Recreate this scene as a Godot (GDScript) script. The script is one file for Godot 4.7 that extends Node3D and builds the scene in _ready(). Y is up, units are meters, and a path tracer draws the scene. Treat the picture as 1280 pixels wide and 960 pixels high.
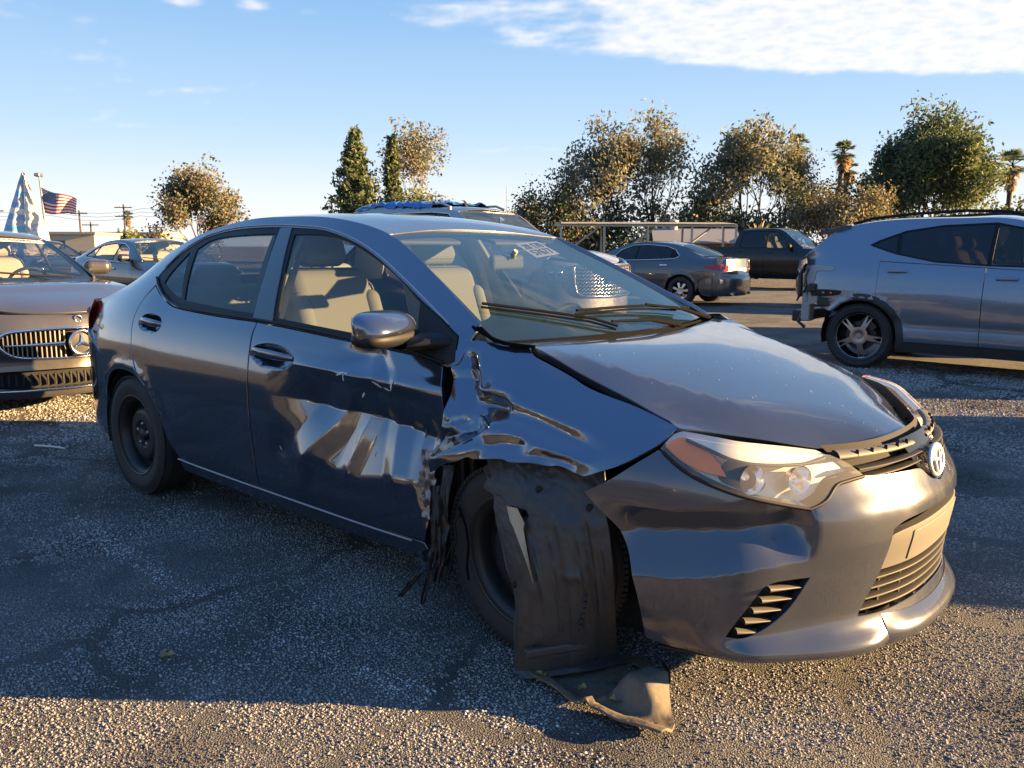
extends Node3D

func _ready() -> void:
	# ---- camera
	var cam := Camera3D.new()
	cam.name = "camera"
	add_child(cam)
	cam.position = Vector3(1.5802, 1.2986, 2.7367)
	cam.rotation = Vector3(-0.16397, 0.71988, 0.00474)
	cam.fov = 49.95
	cam.near = 0.05
	cam.far = 6000.0
	cam.current = true
	# ---- sky, air, exposure
	var we := WorldEnvironment.new()
	we.name = "environment"
	var env := Environment.new()
	env.background_mode = Environment.BG_SKY
	var sky := Sky.new()
	sky.sky_material = sky_material()
	env.sky = sky
	env.ambient_light_source = Environment.AMBIENT_SOURCE_SKY
	env.tonemap_mode = Environment.TONE_MAPPER_LINEAR
	env.tonemap_exposure = 6.6
	env.sdfgi_enabled = true
	env.ssao_enabled = true
	env.ssil_enabled = true
	we.environment = env
	add_child(we)
	# ---- low afternoon sun from the front left of the crashed car
	var sun := DirectionalLight3D.new()
	sun.name = "sun"
	add_child(sun)
	var el := deg_to_rad(SUN_ELEVATION)
	var from := Vector3(0.78 * cos(el), sin(el), -0.626 * cos(el))
	sun.look_at_from_position(from, Vector3.ZERO)
	sun.light_color = Color(1.0, 0.815, 0.56)
	sun.light_energy = 1.6
	sun.light_angular_distance = 0.5
	sun.shadow_enabled = true
	# ---- the place
	materials()
	build_ground()
	make_hero()
	build_cars()
	build_litter()
	build_background()

const SUN_ELEVATION := 11.5

func sky_material() -> PanoramaSkyMaterial:
	var w := 3072; var h := 1536
	var im := Image.create(w, h, false, Image.FORMAT_RGBF)
	var big := FastNoiseLite.new()
	big.seed = 41; big.noise_type = FastNoiseLite.TYPE_SIMPLEX_SMOOTH; big.frequency = 1.0; big.fractal_octaves = 3
	var fine := FastNoiseLite.new()
	fine.seed = 17; fine.noise_type = FastNoiseLite.TYPE_SIMPLEX_SMOOTH; fine.frequency = 1.0; fine.fractal_octaves = 5; fine.fractal_gain = 0.62
	var sun_d := Vector3(0.78, 0.2, -0.626).normalized()
	for j in h:
		var up := PI * (0.5 - (j + 0.5) / h)
		var y := sin(up)
		if y < -0.03:
			im.fill_rect(Rect2i(0, j, w, 1), Color(0.30, 0.29, 0.28))
			continue
		var hy := maxf(y, 0.0)
		var base := Color(0.92, 0.93, 0.91).lerp(Color(0.58, 0.77, 0.95), sst(0.0, 0.15, hy)).lerp(Color(0.19, 0.42, 0.77), sst(0.04, 0.36, hy)).lerp(Color(0.13, 0.32, 0.72), sst(0.26, 0.85, hy))
		var cu := cos(up)
		for i in w:
			var az := TAU * ((i + 0.5) / w)   # the first column looks towards -z
			var d := Vector3(sin(az) * cu, y, -cos(az) * cu)
			var c := base
			var s := clampf(d.dot(sun_d), 0.0, 1.0)
			c = c.lerp(Color(1.25, 1.08, 0.86), 0.30 * pow(s, 6.0) * (1.0 - hy * 0.7))
			if y > 0.02:
				# thin cloud deck seen in perspective
				var p := Vector2(d.x, d.z) / (y + 0.07)
				var q := p.rotated(0.52)
				var f := big.get_noise_2d(q.x * 0.34 + 3.1, q.y * 0.50 + 5.3) + CLOUD_BIAS
				# a bank up to the right of the view
				var vb := (p - Vector2(-1.20, -3.05)).rotated(0.862)
				f += 1.45 * exp(-pow(absf(vb.x / 1.38), 4.0) - pow(absf(vb.y / 0.52), 4.0))
				vb = (p - Vector2(-0.50, -1.32)).rotated(0.7)
				f += 0.55 * exp(-pow(vb.x / 0.55, 2.0) - pow(vb.y / 0.20, 2.0))
				for small in [Vector2(-2.46, -1.78), Vector2(-2.54, -1.60), Vector2(-2.68, -1.42)]:
					vb = p - small
					f += 0.75 * exp(-vb.length_squared() / 0.006)
				if f > -0.15:
					var g := fine.get_noise_2d(q.x * 2.0, q.y * 3.0)
					var g2 := fine.get_noise_2d(q.x * 8.0 + 40.0, q.y * 12.0 + 9.0)
					var a := sst(0.02, 0.50, f * 0.9 + g * 0.50) * (0.70 + 0.55 * clampf(g2 + 0.25, -0.5, 0.7)) * sst(0.05, 0.15, y)
					c = c.lerp(Color(0.90, 0.90, 0.93) + Color(0.14, 0.09, 0.02) * s, clampf(a, 0.0, 0.92))
			im.set_pixel(i, j, c * 1.0)
	var m := PanoramaSkyMaterial.new()
	m.panorama = ImageTexture.create_from_image(im)
	m.energy_multiplier = 0.172
	return m

const CLOUD_BIAS := -0.52

func materials() -> void:
	M.dust_rough = noise_tex(3, 0.02, 512, [[0.0, Color(.40, .40, .40)], [0.5, Color(.47, .47, .47)], [1.0, Color(.62, .62, .62)]])
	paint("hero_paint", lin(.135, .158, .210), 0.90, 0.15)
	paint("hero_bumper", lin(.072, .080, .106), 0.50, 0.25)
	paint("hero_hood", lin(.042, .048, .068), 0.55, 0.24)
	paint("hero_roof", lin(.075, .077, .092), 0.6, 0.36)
	mat("rubber", lin(.022, .022, .023), 0.75)
	mat("black_steel", lin(.020, .020, .022), 0.45, 0.2)
	mat("dull_metal", lin(.30, .29, .28), 0.45, 0.9)
	mat("dark_alloy", lin(.05, .05, .055), 0.4, 0.8)
	mat("black_plastic", lin(.014, .014, .016), 0.55, 0.0, 0.35)
	mat("satin_black", lin(.010, .010, .013), 0.40, 0.0, 0.30)
	mat("gloss_black", lin(.012, .012, .014), 0.12)
	mat("under", lin(.010, .010, .011), 0.9)
	mat("frit", lin(.012, .013, .016), 0.25)
	mat("grille_grey", lin(.022, .021, .020), 0.55, 0.0, 0.3)
	mat("carrier", lin(.085, .080, .070), 0.6)
	mat("carrier2", lin(.095, .091, .080), 0.6)
	mat("chrome", lin(.75, .75, .76), 0.16, 1.0)
	mat("badge_silver", lin(.60, .60, .60), 0.38, 0.85)
	mat("sill_edge", lin(.35, .36, .40), 0.3, 0.6)
	mat("dusty_rubber", lin(.006, .006, .006), 0.85, 0.0, 0.12)
	mat("scuff", lin(.55, .55, .55), 0.5)
	mat("amber", lin(.90, .20, .012), 0.3)
	mat("lamp_silver", lin(.50, .48, .43), 0.30, 0.5)
	mat("lamp_white", lin(.75, .70, .60), 0.4)
	mat("red_lens", lin(.42, .02, .025), 0.12)
	mat("white_lens", lin(.75, .70, .70), 0.15)
	mat("liner_pale", lin(.42, .33, .22), 0.6)
	mat("beige_cloth", lin(.23, .265, .245), 0.85)
	mat("beige_trim", lin(.22, .255, .225), 0.7)
	mat("dash", lin(.055, .055, .052), 0.7)
	mat("belt", lin(.30, .28, .24), 0.7)
	mat("ink", lin(.03, .03, .03), .6)
	mat("hero_sticker", lin(.8, .8, .78), 0.6)
	var ln := mat("liner", lin(.040, .040, .042), 0.50)
	ln.normal_enabled = true
	ln.normal_texture = noise_tex(8, 0.03, 512, [], FastNoiseLite.TYPE_SIMPLEX_SMOOTH, 4, true, 1.2)
	ln.albedo_texture = noise_tex(9, 0.012, 512, [[0.0, Color(.75, .72, .68)], [0.55, Color(1, 1, 1)], [0.8, Color(1.0, .92, .80)], [1.0, Color(1, .9, .75)]])
	ln.albedo_color = lin(.040, .041, .044)
	ln.uv1_triplanar = true
	ln.uv1_scale = Vector3(2.5, 2.5, 2.5)
	var ld: StandardMaterial3D = ln.duplicate()
	ld.resource_name = "liner_dusty"
	ld.albedo_color = lin(.115, .098, .078)
	ld.roughness = 0.75
	M.liner_dusty = ld
	mat("shred", lin(.012, .012, .014), 0.45)
	mat("torn_metal", lin(.24, .23, .25), 0.35, 0.7)
	pane("glass", lin(.015, .026, .025), 0.30)
	pane("dusty_glass", lin(.010, .022, .028), 0.62)
	pane("rear_glass", lin(.010, .018, .022), 0.60)
	var hz := pane("hazy_lens", lin(.62, .58, .48), 0.12)
	hz.roughness = 0.16
	for k in M:
		if M[k] is StandardMaterial3D: M[k].cull_mode = BaseMaterial3D.CULL_DISABLED
# ---------------------------------------------------------------- mesh collector
class MB:
	var v := PackedVector3Array()
	var n := PackedVector3Array()
	var uv := PackedVector2Array()
	var col := PackedColorArray()
	var idx := PackedInt32Array()
	var tint := Color(1, 1, 1)
	var use_tint := false
	func vert(p: Vector3, nn: Vector3, t := Vector2.ZERO) -> int:
		v.append(p); n.append(nn); uv.append(t); col.append(tint)
		return v.size() - 1
	func tri(a: int, b: int, c: int) -> void:
		var g := (v[c] - v[a]).cross(v[b] - v[a])
		if g.dot(n[a] + n[b] + n[c]) < 0.0:
			idx.append(a); idx.append(c); idx.append(b)
		else:
			idx.append(a); idx.append(b); idx.append(c)
	func quad_i(a: int, b: int, c: int, d: int) -> void:
		tri(a, b, c); tri(a, c, d)
	func face(ps: Array, out := Vector3.ZERO) -> void:
		# flat polygon fan; out = a direction that points away from the solid
		var g: Vector3 = Vector3.ZERO
		for i in range(1, ps.size() - 1):
			g += (ps[i + 1] - ps[0]).cross(ps[i] - ps[0])
		g = g.normalized()
		if out != Vector3.ZERO and g.dot(out) < 0.0: g = -g
		var k := v.size()
		for p in ps: vert(p, g, Vector2(p.x + p.z, p.y))
		for i in range(1, ps.size() - 1): tri(k, k + i, k + i + 1)
	func grid(nu: int, nv: int, fn: Callable, wrap_u := false, wrap_v := false, flip := false) -> void:
		# smooth sheet: fn(s, t) with s, t in 0..1
		var k := v.size()
		var ps := PackedVector3Array()
		for j in nv + 1:
			for i in nu + 1: ps.append(fn.call(float(i) / nu, float(j) / nv))
		var w := nu + 1
		for j in nv + 1:
			for i in w:
				var ia := i - 1; var ib := i + 1; var ja := j - 1; var jb := j + 1
				if ia < 0: ia = nu - 1 if wrap_u else 0
				if ib > nu: ib = 1 if wrap_u else nu
				if ja < 0: ja = nv - 1 if wrap_v else 0
				if jb > nv: jb = 1 if wrap_v else nv
				var du := ps[j * w + ib] - ps[j * w + ia]
				var dv := ps[jb * w + i] - ps[ja * w + i]
				if du.length_squared() < 1e-12:
					var jj := j + 1 if j < nv else j - 1
					du = ps[jj * w + ib] - ps[jj * w + ia]
				if dv.length_squared() < 1e-12:
					var ii := i + 1 if i < nu else i - 1
					dv = ps[jb * w + ii] - ps[ja * w + ii]
				var g := dv.cross(du).normalized()
				vert(ps[j * w + i], -g if flip else g, Vector2(float(i) / nu, float(j) / nv))
		for j in nv:
			for i in nu:
				var a := k + j * w + i
				quad_i(a, a + 1, a + w + 1, a + w)
	func box(c: Vector3, s: Vector3, b := Basis()) -> void:
		var h := s * 0.5
		for ax in 3:
			for sg in [-1.0, 1.0]:
				var d := Vector3.ZERO; d[ax] = sg
				var u := Vector3.ZERO; u[(ax + 1) % 3] = 1.0
				var w := Vector3.ZERO; w[(ax + 2) % 3] = 1.0
				var o := d * h
				face([c + b * (o - u * h - w * h), c + b * (o + u * h - w * h), c + b * (o + u * h + w * h), c + b * (o - u * h + w * h)], b * d)
	func rbox(c: Vector3, s: Vector3, r: float, b := Basis(), m := 3, puff := 0.0) -> void:
		# box with rounded edges
		var h := s * 0.5
		r = minf(r, minf(h.x, minf(h.y, h.z)))
		for ax in 3:
			for sg in [-1.0, 1.0]:
				var k := v.size()
				var q := 2 * m + 1
				for j in q + 1:
					for i in q + 1:
						var a := _rt(i, m); var e := _rt(j, m)
						var p := Vector3.ZERO
						p[ax] = sg
						var uu := (ax + 1) % 3; var ww := (ax + 2) % 3
						# core point and rounding direction
						var core := Vector3.ZERO
						core[ax] = sg * (h[ax] - r)
						core[uu] = signf(a) * (h[uu] - r)
						core[ww] = signf(e) * (h[ww] - r)
						var dir := Vector3.ZERO
						dir[ax] = sg
						dir[uu] = a - signf(a) if absf(a) > 1.0 else 0.0
						dir[ww] = e - signf(e) if absf(e) > 1.0 else 0.0
						dir[uu] = tan(dir[uu] * PI / 4.0); dir[ww] = tan(dir[ww] * PI / 4.0)
						dir = dir.normalized()
						var pp := core + dir * r
						if puff > 0.0:
							var f := (1.0 - pow(absf(pp[uu]) / h[uu], 2.0)) * (1.0 - pow(absf(pp[ww]) / h[ww], 2.0))
							pp[ax] += sg * puff * f
						vert(c + b * pp, b * dir, Vector2(pp[uu], pp[ww]))
				for j in q:
					for i in q:
						var a2 := k + j * (q + 1) + i
						quad_i(a2, a2 + 1, a2 + q + 2, a2 + q + 1)
	func _rt(i: int, m: int) -> float:
		# -2..-1 rounding, then 1..2
		if i <= m: return -2.0 + float(i) / m
		return 1.0 + float(i - m - 1) / m
	func tube(path: Array, rad, sides := 8, caps := true) -> void:
		var k := v.size()
		var m := path.size()
		var up := Vector3.UP
		for i in m:
			var p: Vector3 = path[i]
			var t: Vector3 = (path[mini(i + 1, m - 1)] - path[maxi(i - 1, 0)]).normalized()
			if absf(t.dot(up)) > 0.95: up = Vector3.RIGHT if absf(t.x) < 0.9 else Vector3.BACK
			var s := t.cross(up).normalized()
			var w := s.cross(t).normalized()
			up = w
			var r: float = rad[i] if rad is Array else rad
			for j in sides + 1:
				var a := TAU * j / sides
				var d := s * cos(a) + w * sin(a)
				vert(p + d * r, d, Vector2(float(j) / sides, float(i)))
		for i in m - 1:
			for j in sides:
				var a := k + i * (sides + 1) + j
				quad_i(a, a + 1, a + sides + 2, a + sides + 1)
		if caps:
			for e in [0, m - 1]:
				var ring := []
				for j in sides: ring.append(v[k + e * (sides + 1) + j])
				face(ring, path[e] - path[1 if e == 0 else m - 2])
	func lathe(prof: Array, sides: int, xf := Transform3D(), sharp := false) -> void:
		# profile of Vector2(radius, along z); turned about the z axis
		var m := prof.size()
		var mid := Vector2.ZERO
		for i in range(0, m - 1):
			var a: Vector2 = prof[i]; var b: Vector2 = prof[i + 1]
			var na: Vector2; var nb: Vector2
			var t := (b - a).normalized()
			var nf := Vector2(t.y, -t.x)
			na = nf; nb = nf
			if not sharp:
				if i > 0:
					var tp: Vector2 = (a - prof[i - 1]).normalized()
					if tp.dot(t) > 0.5: na = (nf + Vector2(tp.y, -tp.x)).normalized()
				if i < m - 2:
					var tn: Vector2 = (prof[i + 2] - b).normalized()
					if tn.dot(t) > 0.5: nb = (nf + Vector2(tn.y, -tn.x)).normalized()
			var k := v.size()
			for j in sides + 1:
				var c := cos(TAU * j / sides); var s := sin(TAU * j / sides)
				vert(xf * Vector3(a.x * c, a.x * s, a.y), xf.basis * Vector3(na.x * c, na.x * s, na.y), Vector2(float(j) / sides, 0))
				vert(xf * Vector3(b.x * c, b.x * s, b.y), xf.basis * Vector3(nb.x * c, nb.x * s, nb.y), Vector2(float(j) / sides, 1))
			for j in sides:
				quad_i(k + 2 * j, k + 2 * j + 1, k + 2 * j + 3, k + 2 * j + 2)
	func ball(c: Vector3, r: Vector3, nu := 14, nv := 9, b := Basis()) -> void:
		var k := v.size()
		for j in nv + 1:
			for i in nu + 1:
				var a := TAU * i / nu; var e := PI * j / nv - PI / 2
				var d := Vector3(cos(e) * cos(a), sin(e), cos(e) * sin(a))
				vert(c + b * (d * r), b * (d / r).normalized(), Vector2(float(i) / nu, float(j) / nv))
		for j in nv:
			for i in nu:
				var a2 := k + j * (nu + 1) + i
				quad_i(a2, a2 + 1, a2 + nu + 2, a2 + nu + 1)
	func add(o, xf := Transform3D()) -> void:
		var k := v.size()
		for i in o.v.size():
			v.append(xf * o.v[i]); n.append((xf.basis * o.n[i]).normalized()); uv.append(o.uv[i]); col.append(o.col[i])
		for i in o.idx: idx.append(k + i)
	func mesh() -> ArrayMesh:
		var a := []
		a.resize(Mesh.ARRAY_MAX)
		a[Mesh.ARRAY_VERTEX] = v; a[Mesh.ARRAY_NORMAL] = n; a[Mesh.ARRAY_TEX_UV] = uv; a[Mesh.ARRAY_INDEX] = idx
		if use_tint: a[Mesh.ARRAY_COLOR] = col
		var m := ArrayMesh.new()
		m.add_surface_from_arrays(Mesh.PRIMITIVE_TRIANGLES, a)
		return m
	# polygon in a parameter plane, lifted onto a surface fn(Vector2) -> Vector3, with an optional turned-in edge
	func lift(poly: PackedVector2Array, holes: Array, h: Vector2, fn: Callable, out: Vector3, flange := 0.0, uvs := 1.0) -> void:
		var lo := poly[0]; var hi := poly[0]
		for p in poly: lo = lo.min(p); hi = hi.max(p)
		lo -= Vector2(0.0007, 0.0013)
		var nx := int(ceil((hi.x - lo.x) / h.x)) + 1; var ny := int(ceil((hi.y - lo.y) / h.y)) + 1
		var rings := [poly]; rings.append_array(holes)
		var touched := {}
		for ring in rings:
			for i in ring.size():
				var a: Vector2 = ring[i]; var b: Vector2 = ring[(i + 1) % ring.size()]
				var m := int(ceil(((b - a) / h).length() * 5.0)) + 1
				for s in m + 1:
					var q: Vector2 = ((a.lerp(b, float(s) / m)) - lo) / h
					touched[Vector2i(int(floor(q.x)), int(floor(q.y)))] = true
		var ids := {}
		for j in ny:
			for i in nx:
				var c := lo + Vector2(i, j) * h
				var cell := PackedVector2Array([c, c + Vector2(h.x, 0), c + h, c + Vector2(0, h.y)])
				if not touched.has(Vector2i(i, j)):
					var ctr := c + h * 0.5
					if not Geometry2D.is_point_in_polygon(ctr, poly): continue
					var bad := false
					for ho in holes:
						if Geometry2D.is_point_in_polygon(ctr, ho): bad = true
					if bad: continue
					_poly(cell, PackedInt32Array([0, 1, 2, 0, 2, 3]), ids, fn, out, uvs)
					continue
				var got: Array = Geometry2D.intersect_polygons(cell, poly)
				for ho in holes:
					var nxt := []
					for g in got: nxt.append_array(Geometry2D.clip_polygons(g, ho))
					got = nxt
				for g in got:
					if Geometry2D.is_polygon_clockwise(g) and got.size() > 1: continue
					var t := Geometry2D.triangulate_polygon(g)
					if t.size(): _poly(g, t, ids, fn, out, uvs)
		if flange > 0.0:
			for ri in rings.size():
				var ring: PackedVector2Array = rings[ri]
				var cw := Geometry2D.is_polygon_clockwise(ring)
				var pts := PackedVector2Array()
				for i in ring.size():
					var a := ring[i]; var b := ring[(i + 1) % ring.size()]
					var m := maxi(1, int(ceil(((b - a) / h).length())))
					for s in m: pts.append(a.lerp(b, float(s) / m))
				var m2 := pts.size()
				var k := v.size()
				for i in m2 + 1:
					var p := pts[i % m2]
					var P: Vector3 = fn.call(p)
					var N := nrm(p, fn, out)
					var pa: Vector3 = fn.call(pts[(i + m2 - 1) % m2]); var pb: Vector3 = fn.call(pts[(i + 1) % m2])
					var T := (pb - pa).normalized()
					var O := T.cross(N).normalized()
					# outward: away from the inside of the panel
					var e2 := (pts[(i + 1) % m2] - pts[(i + m2 - 1) % m2]).normalized()
					var o2 := Vector2(e2.y, -e2.x) * (-1.0 if cw else 1.0) * (1.0 if ri == 0 else -1.0)
					var tst: Vector3 = fn.call(p + o2 * 0.004)
					if (tst - P).dot(O) < 0.0: O = -O
					vert(P, (N + O * 0.6).normalized()); vert(P - N * 0.004 + O * 0.0015, O); vert(P - N * flange, O)
				for i in m2:
					var a3 := k + i * 3
					quad_i(a3, a3 + 1, a3 + 4, a3 + 3); quad_i(a3 + 1, a3 + 2, a3 + 5, a3 + 4)
	func nrm(p: Vector2, fn: Callable, out: Vector3) -> Vector3:
		var e := 0.003
		var du: Vector3 = fn.call(p + Vector2(e, 0)) - fn.call(p - Vector2(e, 0))
		var dv: Vector3 = fn.call(p + Vector2(0, e)) - fn.call(p - Vector2(0, e))
		var g := du.cross(dv).normalized()
		return -g if g.dot(out) < 0.0 else g
	func _poly(g: PackedVector2Array, t: PackedInt32Array, ids: Dictionary, fn: Callable, out: Vector3, uvs: float) -> void:
		var l := PackedInt32Array()
		for p in g:
			var key := Vector2i(roundi(p.x * 20000.0), roundi(p.y * 20000.0))
			if not ids.has(key): ids[key] = vert(fn.call(p), nrm(p, fn, out), p * uvs)
			l.append(ids[key])
		for i in range(0, t.size(), 3): tri(l[t[i]], l[t[i + 1]], l[t[i + 2]])

# ---------------------------------------------------------------- small helpers
var taken := {}
func numbered(called: String) -> String:
	taken[called] = taken.get(called, -1) + 1
	return called if taken[called] == 0 else "%s_%03d" % [called, taken[called]]

func tag(o: Node3D, label := "", category := "", group := "", kind := "") -> Node3D:
	if label: o.set_meta("label", label)
	if category: o.set_meta("category", category)
	if group: o.set_meta("group", group)
	if kind: o.set_meta("kind", kind)
	return o

func thing(called: String, label: String, category: String, at := Vector3.ZERO, turn := 0.0, group := "") -> Node3D:
	var o := Node3D.new()
	o.name = numbered(called)
	add_child(o)
	o.position = at
	o.rotation.y = turn
	tag(o, label, category, group)
	return o

func obj(called: String, m, mat: Material, parent: Node = null) -> MeshInstance3D:
	var o := MeshInstance3D.new()
	o.mesh = m.mesh() if m is MB else m
	o.material_override = mat
	if parent == null:
		o.name = numbered(called)
		add_child(o)
	else:
		var k := 0
		var nm := called
		while parent.has_node(NodePath(nm)):
			k += 1
			nm = "%s_%03d" % [called, k]
		o.name = nm
		parent.add_child(o, true)
	return o

func structure(called: String, m, mat: Material) -> MeshInstance3D:
	var o := obj(called, m, mat)
	o.set_meta("kind", "structure")
	return o

func part_root(called: String, parent: Node, at := Vector3.ZERO) -> Node3D:
	var o := Node3D.new()
	var k := 0
	var nm := called
	while parent.has_node(NodePath(nm)):
		k += 1
		nm = "%s_%03d" % [called, k]
	o.name = nm
	parent.add_child(o, true)
	o.position = at
	return o

func dup(root: Node3D, label: String, at: Vector3, turn: float, group := "") -> Node3D:
	var r := root.duplicate()
	r.name = numbered(str(root.name).rstrip("_0123456789"))
	add_child(r)
	r.position = at
	r.rotation.y = turn
	r.set_meta("label", label)
	if group: r.set_meta("group", group)
	return r

func ev(K: Array, x: float) -> float:
	var m := K.size()
	if x <= K[0].x: return K[0].y
	if x >= K[m - 1].x: return K[m - 1].y
	var i := 0
	while x > K[i + 1].x: i += 1
	var a: Vector2 = K[i]; var b: Vector2 = K[i + 1]
	var h := b.x - a.x
	var s := (b.y - a.y) / h
	var m0 := s; var m1 := s
	if i > 0:
		var q: Vector2 = K[i - 1]
		m0 = (b.y - q.y) / (b.x - q.x)
		if (a.y - q.y) * (b.y - a.y) <= 0.0: m0 = 0.0
	if i < m - 2:
		var q2: Vector2 = K[i + 2]
		m1 = (q2.y - a.y) / (q2.x - a.x)
		if (q2.y - b.y) * (b.y - a.y) <= 0.0: m1 = 0.0
	var t := (x - a.x) / h
	var t2 := t * t
	var t3 := t2 * t
	return a.y * (2 * t3 - 3 * t2 + 1) + m0 * h * (t3 - 2 * t2 + t) + b.y * (3 * t2 - 2 * t3) + m1 * h * (t3 - t2)

func V2(l: Array) -> PackedVector2Array:
	var r := PackedVector2Array()
	for i in range(0, l.size(), 2): r.append(Vector2(l[i], l[i + 1]))
	return r

func keys(l: Array) -> Array:
	var r := []
	for i in range(0, l.size(), 2): r.append(Vector2(l[i], l[i + 1]))
	return r

# several open curves, each smooth, joined at corners; each a flat list x, y, x, y ...
func outline(segs: Array, sub := 5) -> PackedVector2Array:
	var r := PackedVector2Array()
	for s in segs:
		var p := V2(s)
		if p.size() == 2:
			r.append(p[0])
			continue
		for i in p.size() - 1:
			var a := p[maxi(i - 1, 0)]; var b := p[i]; var c := p[i + 1]; var d := p[mini(i + 2, p.size() - 1)]
			for k in sub: r.append(b.cubic_interpolate(c, a, d, float(k) / sub))
	return r

func inset(p: PackedVector2Array, d: float) -> PackedVector2Array:
	var g := Geometry2D.offset_polygon(p, -d, Geometry2D.JOIN_MITER)
	if g.is_empty(): return p
	var best: PackedVector2Array = g[0]
	for q in g:
		if q.size() > best.size(): best = q
	return best

func disc(c: Vector2, r: float, m := 24, a0 := 0.0, a1 := TAU) -> PackedVector2Array:
	var l := PackedVector2Array()
	var full := absf(a1 - a0 - TAU) < 0.001
	for i in (m if full else m + 1): l.append(c + Vector2.from_angle(a0 + (a1 - a0) * i / m) * r)
	return l

func sst(a: float, b: float, x: float) -> float:
	var t := clampf((x - a) / (b - a), 0.0, 1.0)
	return t * t * (3.0 - 2.0 * t)

func tent(p: Vector2, a: Vector2, b: Vector2, w: float) -> float:
	# a fold: 1 on the line a-b, falling to 0 at distance w, fading towards both ends
	var ab := b - a
	var t := clampf((p - a).dot(ab) / ab.length_squared(), 0.0, 1.0)
	var d := p.distance_to(a + ab * t) / w
	if d >= 1.0: return 0.0
	return (sqrt(0.003 + (1.0 - d) * (1.0 - d)) - 0.0547) * smoothstep(0.0, 0.2, t + 0.04) * smoothstep(0.0, 0.2, 1.04 - t) if d < 1.0 else 0.0

# ---------------------------------------------------------------- materials
var M := {}
func lin(r: float, g: float, b: float, a := 1.0) -> Color:
	var c := Color(r, g, b).linear_to_srgb()
	c.a = a
	return c

func mat(called: String, c: Color, rough := 0.6, metal := 0.0, spec := 0.5) -> StandardMaterial3D:
	var m := StandardMaterial3D.new()
	m.resource_name = called
	m.albedo_color = c
	m.roughness = rough
	m.metallic = metal
	m.metallic_specular = spec
	M[called] = m
	return m

func noise_tex(seed_: int, freq: float, size: int, ramp: Array, kind := FastNoiseLite.TYPE_SIMPLEX_SMOOTH, octaves := 4, normal := false, bump := 6.0) -> NoiseTexture2D:
	var f := FastNoiseLite.new()
	f.seed = seed_
	f.noise_type = kind
	f.frequency = freq
	f.fractal_octaves = octaves
	var t := NoiseTexture2D.new()
	t.width = size; t.height = size
	t.seamless = true
	t.noise = f
	t.as_normal_map = normal
	t.bump_strength = bump
	if ramp.size():
		var g := Gradient.new()
		var o := PackedFloat32Array(); var cs := PackedColorArray()
		for e in ramp: o.append(e[0]); cs.append(e[1])
		g.offsets = o; g.colors = cs
		t.color_ramp = g
	return t

func paint(called: String, c: Color, metal := 0.5, rough := 0.32, dust := 0.12) -> StandardMaterial3D:
	var m := mat(called, c, 1.0, metal, 0.5)
	m.clearcoat_enabled = true
	m.clearcoat = 1.0
	m.clearcoat_roughness = 0.03
	m.roughness_texture = M.dust_rough
	m.roughness = rough * 2.0
	m.uv1_triplanar = true
	m.uv1_world_triplanar = false
	m.uv1_scale = Vector3(0.9, 0.9, 0.9)
	return m

func pane(called: String, c: Color, alpha: float) -> StandardMaterial3D:
	var m := mat(called, Color(c.r, c.g, c.b, alpha), 0.02, 0.0, 0.5)
	m.transparency = BaseMaterial3D.TRANSPARENCY_ALPHA
	return m
# ---------------------------------------------------------------- car body surfaces
# A car is described by curves along its length: x runs forward from the front axle, y up, z to its right.
func side_z(S: Dictionary, x: float, y: float) -> float:
	var yb := ev(S.YB, x)
	var zb := ev(S.ZB, x)
	if y <= yb:
		var w := ev(S.W, x)
		var v: float = (y - S.sill) / (yb - S.sill)
		var a: float = w * (ev(S.P, v) if v > 0.0 else S.P[0].y + maxf(v, -0.4) * 0.25)
		if v > 0.6: a -= (w - zb) * pow((v - 0.6) / 0.4, 2.2)
		for ax in [0.0, -S.wb]:
			var r := Vector2(x - ax, y - S.axle).length()
			a += 0.010 * exp(-pow((r - S.arch - 0.015) / 0.03, 2.0)) * S.flare
		return a
	var ye := ev(S.YE, x)
	var ze := ev(S.ZE, x)
	var t := minf((y - yb) / maxf(ye - yb, 0.02), 1.3)
	return zb + (ze - zb) * t + 0.018 * 4.0 * t * (1.0 - t) * minf(1.0, (ye - yb) / 0.3)

func side(S: Dictionary, s: float, off := 0.0) -> Callable:
	return func(p: Vector2) -> Vector3: return Vector3(p.x, p.y, s * (side_z(S, p.x, p.y) + off))

func hood_y(S: Dictionary, x: float, z: float) -> float:
	var az := absf(z)
	var ze := ev(S.ZB, x)
	var yc := ev(S.HC, x)
	var drop := yc - ev(S.YB, x)
	var zc := ev(S.HZ, x)
	var y := yc - drop * 0.45 * pow(az / ze, 2.0)
	if az > zc: y -= drop * 0.55 * pow((az - zc) / maxf(ze - zc, 0.02), 1.1)
	# rolled front edge
	var xf := ev(S.HF, az); var xr := ev(S.HR, az)
	var s := (x - xr) / (xf - xr)
	var roll := ev(S.HFY, az)
	if s > 0.72:
		var at := yc_edge(S, xf, az)
		y -= (at - roll) * pow((s - 0.72) / 0.28, 2.0)
	return y

func yc_edge(S: Dictionary, x: float, az: float) -> float:
	var ze := ev(S.ZB, x)
	var yc := ev(S.HC, x)
	var drop := yc - ev(S.YB, x)
	var zc := ev(S.HZ, x)
	var y := yc - drop * 0.45 * pow(az / ze, 2.0)
	if az > zc: y -= drop * 0.55 * pow((az - zc) / maxf(ze - zc, 0.02), 1.1)
	return y

func hood_fn(S: Dictionary, off := 0.0) -> Callable:
	return func(p: Vector2) -> Vector3: return Vector3(p.x, hood_y(S, p.x, p.y) + off, p.y)

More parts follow.
